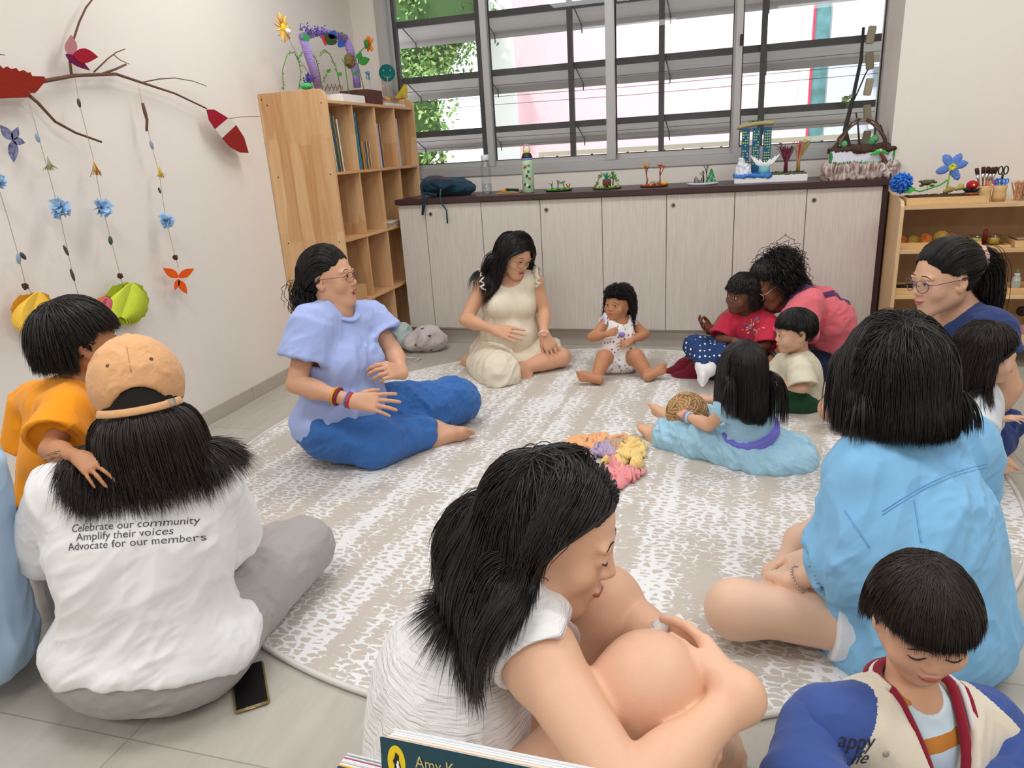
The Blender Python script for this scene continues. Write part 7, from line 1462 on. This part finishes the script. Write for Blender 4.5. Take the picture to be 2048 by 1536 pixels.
# ---- right shelf
if want('s'):
    SX0, SX1, SY0, SY1 = .838, 2.45, 4.0, 4.352
    sh = T('open_shelf', ((SX0+SX1)/2, 4.18, 0), 'low pale birch open shelf of four tiers against the right wall', 'shelf'); LZ = [.822, .605, .375, .14]
    for x in (SX0, SX1-.018):
        pr = [(SY0, 0), (SY1, 0), (SY1, .875)]+[(SY0+.06-.06*math.sin(a), .815+.06*math.cos(a)*.6) for a in np.linspace(0, PI/2, 7)]
        m = MB(); m.prism(pr, .018, Matrix(((0, 0, 1, x+.009), (1, 0, 0, 0), (0, 1, 0, 0), (0, 0, 0, 1)))); m.build('side_panel', M['birch_up'], sh, bevel=.002)
    for z in LZ: m = MB(); m.box((SX0+.018, SY0+.004, z-.018), (SX1-.018, SY1-.008, z), .0015); m.build('shelf_board', M['birch'], sh)
    m = MB(); m.box((SX0+.018, SY1-.008, .1), (SX1-.018, SY1-.001, .81)); m.build('back_panel', M['plyback'], sh)
    def tray(x0, x1, z, label, y0=4.03, y1=4.2, h=.035, m_=None, grip=True):
        r = T('wooden_tray', ((x0+x1)/2, (y0+y1)/2, z), label, 'tray', 'wooden trays on the shelf'); t_ = .008; w = m_ or M['tray']; m = MB(); m.box((x0, y0, z+.001), (x1, y1, z+.006)); m.build('bottom', w, r)
        for a, b in (((x0, y0, z+.006), (x1, y0+t_, z+h)), ((x0, y1-t_, z+.006), (x1, y1, z+h))): m = MB(); m.box(a, b, .001); m.build('long_side', w, r)
        for a, b in (((x0, y0+t_, z+.006), (x0+t_, y1-t_, z+h)), ((x1-t_, y0+t_, z+.006), (x1, y1-t_, z+h))):
            m = MB(); m.box(a, b, .001); o = m.build('short_side', w, r)
        return r
    z = LZ[0]; tray(.868, 1.225, z, 'long wooden tray of soil with felt flowers, on top of the right shelf', 4.03, 4.22, .036)
    s_ = SDF(); s_.box((1.045, 4.125, z+.022), (.155, .072, .010), I3, .005, .01); o = sculpt('soil', s_, .0035, simple('#4a3024'), None, (.009, 45, (1, 0, 0), 1, 2), 1); tag(o, 'dark brown potting bark filling the long tray', 'soil', kind='stuff')
    K_ = lambda px, py, y=4.12: at(px, py, y=y)
    r = T('blue_pompom_flower', K_(1803, 372), 'round bright blue hydrangea pompom lying at the left end of the soil tray', 'flower'); m = MB(); c = K_(1803, 366, 4.10); rs = np.random.RandomState(5)
    for i in range(150): d = rs.randn(3); d /= np.linalg.norm(d); m.mi = i % 2; e = nrm(np.cross(d, rs.randn(3))); m.tube([c+d*.040-e*.008, c+d*.052, c+d*.040+e*.008], .0045, 5)
    m.sph(c, .042, 12); m.build('petals', [simple('#3f8ae6'), simple('#2f6fd0')], r); m = MB(); m.tube([c+V3((.03, -.01, -.03)), K_(1840, 383, 4.08), K_(1880, 370, 4.10), K_(1895, 360, 4.12)], .004, 6); m.build('stem', simple('#4aa84a'), r, True); m = MB(); poly3(m, leafpts(lambda x, y: K_(x, y, 4.075), (1808, 384), (1832, 376), 6), (0, -1, 0), .003); poly3(m, leafpts(lambda x, y: K_(x, y, 4.2), (1820, 360), (1816, 345), 3), (0, -1, 0), .003); m.build('leaf', simple('#4fb84f'), r)
    r = T('blue_felt_flower', K_(1895, 375, 4.16), 'large five-petalled blue wool flower with yellow centre in the soil tray', 'flower'); c = K_(1903, 334, 4.16)
    for i, a in enumerate((2.15, 1.05, .25, -1.05, 3.45)):
        d = V3((math.cos(a), 0, math.sin(a))); s_ = SDF(); s_.ell(c+d*.038+V3((0, -.004, 0)), (.019, .007, .034), basis(nrm(np.cross(d, (0, 1, 0))), (0, 1, 0), d)); sculpt('petal', s_, .0025, mat('wool_blue', '#6a8fdc', .95, bump=(120, .6, (1, 1, 3))), r, (.003, 60, d, 1, 3), 1)
    m = MB(); rs = np.random.RandomState(7)
    for i in range(50): a = rs.rand()*2*PI; d = V3((math.cos(a), -.5, math.sin(a))); m.tube([c+V3((0, -.01, 0)), c+V3((0, -.01, 0))+nrm(d)*(.012+.012*rs.rand())], .0011, 4)
    m.build('centre', simple('#e6e640'), r); m = MB(); m.tube([c+V3((0, .004, -.008)), K_(1897, 360, 4.16), K_(1892, 384, 4.15)], .0045, 6); m.build('stem', simple('#9cc24a'), r, True)
    r = T('felt_turtle', K_(1853, 366), 'small brown and green clay turtle perched above the soil tray', 'craft model'); m = MB(); c = K_(1853, 365, 4.15); m.sph(c, .024, 12, None, (1.1, .8, .6))
    for dx, dz in ((-.026, .006), (-.022, -.014), (.024, .008), (.026, -.016), (.036, .0)): m.sph(c+V3((dx, -.004, dz)), .010, 8, None, (1.2, .6, .6))
    m.build('shell_body', mat('turtle', '#6a5238', .8, var=(60, .4), col2='#4a6a3c'), r, True); m = MB(); m.tube([c, c+V3((.01, 0, -.04))], .0015, 5); m.build('wire', simple('#8a8a84'), r)
    for lab, x, y_, c_ in (('dried brown flower pod in the soil tray', 1896, 380, '#a08a4a'), ('pale khaki pod at the right of the soil tray', 1918, 374, '#b3a65c')):
        s_ = SDF(); s_.cone(K_(x-6, y_+3, 4.09), K_(x+4, y_-1, 4.09), .009, .014, .01); o = sculpt('dried_pod', s_, .003, simple(c_), None, (.003, 40, (0, 0, 1), 2, 2), 1); tag(o, lab, 'seed pod')
    r = T('potted_flower', (1.265, 4.14, z), 'red felt flower with dark leaves in small terracotta pot', 'potted plant'); b = V3((K_(1942, 390, 4.13)[0], 4.13, z)); m = MB(); m.lathe([(.020, .001), (.029, .036), (.033, .036), (.033, .046), (.028, .046), (.026, .038), (.01, .036)], b, 22); m.build('pot', simple('#b5633f'), r, True)
    m = MB(); rs = np.random.RandomState(2)
    for i in range(18): a = rs.rand()*2*PI; d = nrm(V3((math.cos(a), math.sin(a), .45))); m.tube([b+V3((0, 0, .04)), b+V3((0, 0, .045))+d*.028, b+V3((0, 0, .045))+d*.048], [.005, .008, .002], 5)
    m.build('leaves', simple('#24402c'), r, True); m = MB(); c = b+V3((-.004, -.012, .08)); m.sph(c, .026, 14, None, (1, .7, .9)); m.sph(c+V3((0, -.012, 0)), .016, 12); m.build('flower', mat('red_felt', '#b3182c', .95), r, True); m = MB(); m.sph(c+V3((0, -.026, .002)), .006, 8); m.build('centre', simple('#e6c84a'), r)
    def cup(px, label, y=4.12):
        b = V3((K_(px, 390, y)[0], y, z)); r = T('bamboo_cup', b, label, 'cup', 'bamboo cups on the shelf top'); m = MB(); m.lathe([(.028, .001), (.0305, .02), (.0285, .045), (.031, .076), (.027, .076), (.025, .012), (.001, .012)], b, 26); m.build('cup_body', mat('bamboo', '#c39a66', .6, var=(8, .5, (1, 1, 6)), col2='#d8b684'), r, True); return b
    b = cup(1968, 'wooden cup full of paintbrushes'); rs = np.random.RandomState(3)
    bd = [('reddish-handled flat brush leaning left in the cup', -.35, '#8a4a2c'), ('brush with white ferrule and dark bristles in the middle of the cup', -.12, '#7a3e26'), ('tall dark-bristled brush at the back of the cup', .02, '#a05a34'), ('broad brush leaning right in the cup', .14, '#b06a3e'), ('slim orange-handled brush leaning right in the cup', .3, '#c07a48')]
    for i, (lab, lean, c_) in enumerate(bd):
        d = nrm(V3((lean*.6, .1*rs.randn(), 1))); b0 = b+V3((lean*.03, .01*(i % 2), .015)); r = T('paintbrush', b0, lab, 'paintbrush', 'paintbrushes in the cup'); m = MB(); m.tube([b0, b0+d*.085], [.003, .0045], 8); m.build('handle', simple(c_, .5), r, True)
        m = MB(); m.tube([b0+d*.085, b0+d*.118], [.005, .0085], 8, flat=((0, -1, 0), .55)); m.build('ferrule', mat('ferrule', '#c9c9c9', .3, .9), r, True); m = MB(); m.tube([b0+d*.118, b0+d*.145, b0+d*.15], [.009, .010, .006], 8, flat=((0, -1, 0), .5)); m.build('bristles', simple('#4a2a1e'), r, True)
    b = cup(1998, 'wooden cup holding several pairs of scissors', 4.11)
    def scissors(dx, dy, c_, h_, s, label, closed=1):
        r = T('scissors', b+V3((dx, dy, .02)), label, 'scissors', 'scissors in the cup'); c = b+V3((dx, dy, h_)); m = MB()
        for sg in (-1, 1): m.tube([c+V3((sg*s*(.52+.42*math.cos(a)), 0, s*(.9+.85*math.sin(a)))) for a in np.linspace(0, 2*PI, 16)], .0032, 6, cap=False)
        m.tube([c+V3((0, 0, s*.2)), c+V3((0, 0, -.02))], .005, 6); m.build('handle', simple(c_, .4), r, True); m = MB(); m.box(c+V3((-.006, -.002, -.075)), c+V3((.006, .002, -.018)), .001); m.build('blade', mat('steel_blade', '#b9bcc0', .25, .9), r)
    scissors(.004, .004, '#232326', .125, .022, 'large black-handled scissors standing tallest in the cup'); scissors(-.014, -.006, '#1f6fd0', .085, .013, 'blue-handled scissors at the left of the cup'); scissors(.016, -.010, '#2f7fe0', .083, .013, 'blue-handled scissors at the right of the cup'); scissors(-.022, .008, '#c43a8c', .082, .010, 'pink-handled scissors at the far left of the cup')
    for i in range(14):
        x_ = K_(2020, 395, 4.12)[0]+.004*i; y_ = 4.10+.02*rs.rand(); b0 = V3((x_+.012, y_, z+.004)); d = nrm(V3((.35*math.sin(i*2.1), .12*rs.randn(), 1))); r = T('wood_pencil', b0, 'natural wood pencil standing in the loose bundle at the shelf end', 'pencil', 'bundle of wooden pencils'); m = MB(); m.cone(b0, b0+d*.085, .0038, n=6); m.build('shaft', simple('#c08a64', .5), r); m = MB(); m.cone(b0+d*.085, b0+d*.097, .0038, .0006, 6); m.build('tip', simple('#d9b38c'), r)
    x_ = K_(2046, 390, 4.12)[0]; r = T('glass_jar', (x_+.012, 4.12, z), 'clear jar with black-handled brushes cut by the right picture edge', 'jar'); m = MB(); m.lathe([(.03, .001), (.032, .01), (.032, .09), (.028, .092)], (x_+.012, 4.12, z), 20); m.build('jar_body', M['clear'], r, True); m = MB(); m.tube([(x_+.004, 4.12, z+.02), (x_+.0, 4.12, z+.13), (x_+.004, 4.12, z+.16)], [.003, .006, .010], 8); m.build('brush', simple('#26221f'), r, True)
    # second tier
    z = LZ[1]; tray(.862, 1.22, z, 'wooden tray of yarn balls on the second tier of the right shelf', 4.03, 4.2, .034)
    for px, py, c_, rr, lab in ((1804, 468, '#e8682a', .026, 'orange openwork yarn ball at the left of the tray'), (1827, 472, '#a8a04a', .026, 'olive yarn ball in the tray'), (1852, 469, '#e06a24', .030, 'deep orange yarn ball in the tray'), (1884, 462, '#d8bc5a', .036, 'large straw-yellow yarn ball in the tray'), (1904, 472, '#e89a30', .028, 'amber yarn ball half hidden in the tray')):
        b0 = K_(px, py, 4.12); b0[2] = z+.007+rr; r = T('yarn_ball', b0, lab, 'yarn ball', 'yarn balls in the tray'); m = MB(); m.sph(b0, rr*.88, 12); m.build('core', simple(c_), r, True); m = MB(); rs = np.random.RandomState(px)
        for i in range(20): n_ = rs.randn(3); B = fr_z(n_); m.tube([b0+(B[0]*math.cos(a)+B[1]*math.sin(a))*rr*.94+B[2]*rr*.25*(i % 3-1) for a in np.linspace(0, 2*PI, 20)], .002, 4, cap=False)
        m.build('thread', mat('yarn_'+c_[1:], c_, .9, var=(30, .3), col2='#f0b060'), r, True)
    tray(K_(1935, 480)[0], K_(2010, 480)[0], z, 'small slatted tray holding glass cups on the second tier', 4.03, 4.17, .014)
    for px, c_, lab in ((1952, '#d6cc30', 'glass cup of yellow-green liquid'), (1988, '#e6b020', 'glass cup of amber liquid')):
        b0 = V3((K_(px, 480, 4.10)[0], 4.10, z+.008)); r = T('glass_cup', b0, lab+' on the small tray', 'cup', 'glass cups on the tray'); m = MB(); m.lathe([(.018, .0), (.026, .004), (.03, .05), (.028, .05), (.024, .008), (.001, .006)], b0, 22); m.build('glass', M['clear'], r, True); m = MB(); m.lathe([(.001, .0065), (.0225, .0085), (.0255, .033), (.001, .034)], b0, 20); m.build('liquid', simple(c_, .2), r, True)
    b0 = V3((K_(1970, 470, 4.15)[0], 4.145, z+.008)); m = MB(); m.lathe([(.01, 0), (.011, .06), (.006, .07)], b0, 12); tag(m.build('small_bottle', simple('#8a3430', .3), None, True), 'tiny dark red bottle between the glass cups', 'bottle')
    tray(K_(2008, 480)[0]+.02, K_(2075, 480)[0], z, 'wooden tray with handle slot at the right of the second tier', 4.03, 4.2, .034); x_ = K_(2040, 470)[0]; m = MB(); m.box((x_-.03, 4.05, z+.0345), (x_+.05, 4.19, z+.042), .002); tag(m.build('wood_slab', simple('#b79874')), 'thin round-edged wood slab resting on the right tray', 'slab')
    # third tier
    z = LZ[2]; tray(.862, 1.1, z, 'wooden tray of dark twigs on the third tier', 4.03, 4.2, .034)
    r = T('twig_heap', (.98, 4.115, z+.01), 'heap of short dark twigs in the third tier tray', 'twigs'); r['kind'] = 'stuff'; m = MB(); rs = np.random.RandomState(9)
    for i in range(60): p0 = V3((.88+.2*rs.rand(), 4.06+.1*rs.rand(), z+.012+.025*rs.rand())); m.tube([p0-V3((.03, 0, 0)), p0, p0+V3((.03, .01*rs.randn(), .004*rs.randn()))], .0025, 5)
    bpy.data.objects.remove(r); o = m.build('twig_heap', simple('#3f342c')); tag(o, 'heap of short dark twigs in the third tier tray', 'twigs', kind='stuff')
    tray(K_(2000, 580)[0], K_(2090, 580)[0], z, 'wooden tray holding the glue bottle on the third tier', 4.02, 4.2, .034)
    b0 = V3((K_(2031, 570, 4.1)[0], 4.1, z+.008)); r = T('glue_bottle', b0, 'clear-white glue bottle with green nozzle in the third tier tray', 'bottle'); m = MB(); m.lathe([(.017, 0), (.019, .003), (.019, .06), (.012, .072)], b0, 22); o = m.build('bottle_body', simple('#dfe3e4', .3), r, True); m = MB(); m.lathe([(.0125, .072), (.0125, .085), (.009, .087)], b0, 18); m.build('collar', simple('#f3f3f3', .4), r, True); m = MB(); m.lathe([(.008, .087), (.003, .108)], b0, 14); m.build('nozzle', simple('#6ac23c', .4), r, True)
    m = MB(); a_ = [(-.012, .02), (.012, .02), (.012, .05), (-.012, .05)]; poly3(m, [b0+V3((x, -.0195, y)) for x, y in a_], (0, 1, 0), .001); m.build('label_patch', simple('#b9c4bb'), o)
    # fourth tier
    z = LZ[3]; tray(K_(1990, 660)[0], K_(2090, 660)[0], z, 'wooden tray of coloured wool on the bottom tier', 4.02, 4.2, .034)
    for px, py, c_, rr, lab in ((2018, 632, '#a8d8b4', .034, 'mint green wool ball on the bottom tier'), (2036, 645, '#8ab4dc', .022, 'pale blue wool ball on the bottom tier'), (2050, 640, '#e09aa8', .026, 'pink wool ball at the picture edge on the bottom tier'), (2044, 622, '#3a2a2c', .024, 'black wool ball at the back of the bottom tier')):
        b0 = K_(px, py, 4.12 if rr != .024 else 4.16); b0[2] = max(z+.008+rr, b0[2] if rr == .024 else 0); s_ = SDF(); s_.ell(b0, (rr, rr, rr)); o = sculpt('wool_ball', s_, .003, simple(c_), None, (.004, 40, (1, 0, .5), 2, 2), 1); tag(o, lab, 'wool ball', 'wool balls on the bottom tier')

# ---- on the floor and rug
if want('f'):
    b0 = at(1374, 826, 2.93); RB = .088; b0[2] = max(b0[2], RB+.012)
    r = T('rattan_ball', (b0[0], b0[1], .012), 'woven rattan ball held by the girl in the light blue dress', 'ball')
    rt = [mat('rattan', '#b08a5c', .6, var=(20, .5), col2='#8a6238'), mat('rattan_pale', '#c9a878', .6)]
    g = (1+5**.5)/2; ax = [nrm(V3(v)) for v in ((0, 1, g), (0, 1, -g), (1, g, 0), (1, -g, 0), (g, 0, 1), (g, 0, -1), (1, 0, 0), (0, 1, 0), (0, 0, 1), (1, 1, 1), (1, -1, 1), (-1, 1, 1), (1, 1, -1))]
    for j, n_ in enumerate(ax):
        B = fr_z(n_); m = MB()
        for k in range(5):
            o_ = (k-2)*.0062; m.mi = k % 2; m.tube([b0+(B[0]*math.cos(a)+B[1]*math.sin(a))*math.sqrt((RB-.006)**2-o_*o_)*(1+.035*math.sin(6*a+j))+B[2]*(o_+.006*math.sin(5*a+j)) for a in np.linspace(0, 2*PI, 60)], .0034, 6, cap=False)
        m.build('rattan_band', rt, r, True)
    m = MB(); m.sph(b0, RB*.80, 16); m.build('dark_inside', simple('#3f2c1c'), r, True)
    sc_ = T('scarf_pile', at(1225, 925, z=.012), 'crumpled gauze scarves in orange, yellow, lilac and pink lying on the rug', 'scarf')
    rs = np.random.RandomState(8)
    for nm, c_, px, py, rx, ry, n_, z0 in (('orange_gauze', '#f2b683', 1198, 893, 46, 17, 10, .008), ('tan_gauze', '#c9a68c', 1226, 903, 20, 11, 5, .02), ('lilac_gauze', '#b9a5c2', 1210, 912, 26, 13, 7, .016), ('yellow_gauze', '#f4d48a', 1256, 915, 36, 24, 12, .012), ('pink_gauze', '#f09a9c', 1246, 950, 30, 20, 9, .004)):
        m = MB()
        for k in range(n_):
            a0 = rs.rand()*PI; c0 = (px+rx*.45*rs.randn()*.7, py+ry*.45*rs.randn()*.7); P = []; R_ = []
            for t_ in np.linspace(-1, 1, 15):
                x_ = c0[0]+rx*.95*t_*math.cos(a0)+6*math.sin(t_*4+k); y_ = c0[1]+ry*.95*t_*math.sin(a0)+5*math.cos(t_*5+k*2); P.append(at(x_, y_, z=.016)+V3((0, 0, z0*(.4+rs.rand()*.3)+.016*(1-t_*t_)+.004*math.sin(t_*11+k)))); R_.append(.025*(1-.45*t_*t_)+.003*math.sin(t_*13+k*3))
            vs = m.tube(P, R_, 14, flat=((0, 0, 1), .45))
            for i_, v in enumerate(vs): v.co += Vector((0, 0, .0022*math.sin(i_*2.4)))
        m.build(nm, cloth('gauze'+c_[1:], c_, .9, bump=(120, .4)), sc_, True)
    # soft bag by the bookcase
    p = at(830, 705, z=0); bag = T('drawstring_bag', p, 'pale grey drawstring bag with small brown animal print slumped by the bookcase', 'bag')
    s_ = SDF(); c = p+V3((.045, .06, 0)); s_.ell(c+V3((.03, 0, .075)), (.115, .10, .078), I3, .04); s_.ell(c+V3((-.07, -.03, .055)), (.05, .08, .055), I3, .04); s_.cut((0, 0, .002), DN); bs = s_
    o = sculpt('bag_body', s_, .005, cloth('bag_grey', '#cfc4c1'), bag, [(.014, 12, (.7, 0, .7), 2.4, 4)], 1)
    m = MB(); rb_ = Ray(o)
    for x, y in ((812, 655), (832, 658), (846, 672), (790, 700), (820, 690), (800, 668), (850, 700)):
        q0 = rb_(x+12, y, .001)
        if q0 is None: continue
        m.sph(q0, .008, 7, None, (1.4, .6, .8)); m.sph(q0+_r*.009+_u*.005, .004, 6)
    m.build('animal_print', simple('#6a4a42'), o); m = MB(); m.tube([at(800, 712, z=.03), at(818, 716, z=.01), at(842, 717, z=.006), at(830, 722, z=.005)], .004, 6); m.build('drawstring', simple('#d9d0c8'), bag, True)
    p2 = at(778, 700, z=0)+V3((.09, .05, 0)); s_ = SDF(); s_.ell(p2+V3((0, 0, .08)), (.05, .06, .085), I3, .03); s_.ell(p2+V3((.05, -.02, .05)), (.06, .06, .05), I3, .03); s_.cut((0, 0, .002), DN); tag(sculpt('cloth_bundle', s_, .005, cloth('bundle_teal', '#b4c7c4'), None, [(.014, 14, (.3, 0, 1), 2.4, 4)], 1), 'pale teal cloth bundle slumped between the grey bag and the bookcase', 'cloth bundle')
    # phone
    a, b, c, d = at(470, 1428, z=.006), at(540, 1405, z=.006), at(508, 1318, z=.006), at(447, 1340, z=.006); X_ = nrm(b-a); Y_ = nrm(np.cross(UP, X_)); Mx = Matrix(((X_[0], Y_[0], 0, a[0]), (X_[1], Y_[1], 0, a[1]), (0, 0, 1, .001), (0, 0, 0, 1)))
    ph = T('mobile_phone', a, 'black-screened phone in clear bronze case on the tiles by the grey trousers', 'phone'); w_ = .078; l_ = .162
    m = MB(); m.box((0, 0, 0), (w_, l_, .0095), .004, Mx); m.build('case', mat('bronze_case', '#8f7c52', .3, .3), ph, True); m = MB(); m.box((.004, .004, .0092), (w_-.004, l_-.004, .0102), .0004, Mx); m.build('screen', mat('phone_glass', '#0b0b0e', .06, spec=.6), ph)
    m = MB(); m.box((w_/2-.006, -.0006, .004), (w_/2+.006, .0008, .0065), 0, Mx); m.build('port', simple('#c9b98c', .4), ph)
    # light blue skirt hem at the left picture edge
    s_ = SDF(); s_.cone(at(-70, 930, 1.55), at(-55, 1250, 1.72), .07, .115, .05); s_.cone(at(-60, 1100, 1.62), at(20, 1228, z=.03), .06, .03, .05); s_.ell(at(-45, 1290, 1.74), (.11, .11, .10), I3, .04); s_.cone(at(-22, 925, 1.52), at(-35, 960, 1.53), .028, .04, .03); s_.cut((0, 0, .002), DN)
    tag(sculpt('skirt', s_, .0045, cloth('powder_blue', '#b5d2ee'), None, [(.010, 9, (.1, .1, 1), 3, 4)], 1), 'powder blue skirt spreading on the tiles, cut by the left picture edge', 'skirt')
# ---- books at the bottom edge
if want('q'):
    def held(corner, ex, ey, ez, w, h, th): return Matrix(((ex[0], ey[0], ez[0], corner[0]), (ex[1], ey[1], ez[1], corner[1]), (ex[2], ey[2], ez[2], corner[2]), (0, 0, 0, 1)))
    A_ = at(762, 1472, .50); B_ = at(1330, 1590, .40); ex = nrm(B_-A_); ey = nrm(-_u*.93+_f*.0-_r*.0); ey = nrm(ey-ex*(ey@ex)); ez = np.cross(ex, ey)
    if ez@_f > 0: ez = -ez
    gr = T('green_picture_book', A_+ey*.3, 'dark teal picture book with yellow oval emblem held at the bottom picture edge', 'book'); Mx = held(A_, ex, ey, ez, 0, 0, 0)
    m = MB(); m.box((0, 0, 0), (.225, .26, .0016), .0004, Mx); cov = m.build('cover', mat('teal_cover', '#0f4350', .3, coat=.3), gr)
    m = MB(); m.box((0, 0, -.014), (.225, .26, -.0125), .0004, Mx); m.build('cover', mat('teal_cover2', '#e9edf0', .4), gr)
    for k in range(7): m = MB(); m.box((.002, .0015+.0005*(k % 2), -.0122+k*.00172), (.224, .258, -.0122+k*.00172+.0013), 0, Mx); m.build('page', simple(('#f3f3f4', '#e9ebef', '#f4e4d8', '#f5f3f0', '#efc9ae', '#f1f1f3', '#f6f6f6')[k], .6), gr)
    m = MB(); P = [(.014+.0085*math.cos(a)*.9, .015+.0115*math.sin(a), .0016) for a in np.linspace(0, 2*PI, 30)[:-1]]; poly3(m, [Mx @ Vector(p_) for p_ in P], Vector(ez), .0006); em = m.build('emblem', mat('emblem_yellow', '#f0d020', .4), cov)
    m = MB(); bird = [(0, -.007), (.003, -.005), (.0025, -.002), (.0042, .002), (.003, .006), (0, .007), (-.003, .0055), (-.0015, .002), (-.003, -.001), (-.001, -.004)]; poly3(m, [Mx @ Vector((.014+x*.9, .015+y, .0022)) for x, y in bird], Vector(ez), .0004); m.build('bird_mark', simple('#1b1b1b', .5), em); m = MB(); poly3(m, [Mx @ Vector((.0155+x*.4, .0165+y*.5, .0026)) for x, y in bird], Vector(ez), .0003); m.build('bird_breast', simple('#f4f4f4', .5), em)
    text_on('Amy Krouse R', None, A_+ex*.0305+ey*.0150+ez*.0022, ex, -ey, .0115, mat('gold_print', '#c9b878', .5), cov, align='LEFT')
    B0 = at(676, 1530, .60); ex2 = nrm(at(764, 1552, .60)-B0); ey2 = nrm(-_u*.9+_f*.1); ey2 = nrm(ey2-ex2*(ey2@ex2)); ez2 = np.cross(ex2, ey2)
    if ez2@_f > 0: ez2 = -ez2
    bb = T('board_book', B0, 'thick board book with purple cover and coloured page edges behind the teal book', 'book'); Mx = held(B0, ex2, ey2, ez2, 0, 0, 0)
    for k, c_ in enumerate(('#4a3a6a', '#e6c23a', '#f0ede6', '#c9c4cc', '#e9e6ea', '#f0f0f0', '#b05a72', '#e9e4e0', '#8c9cb8', '#f0ede0')):
        m = MB(); m.box((.000+.0003*k, .0004*k, -.0026*k), (.14, .16, -.0026*k+.0021), .0005, Mx); m.build('board_page' if k else 'cover', simple(c_, .5), bb)
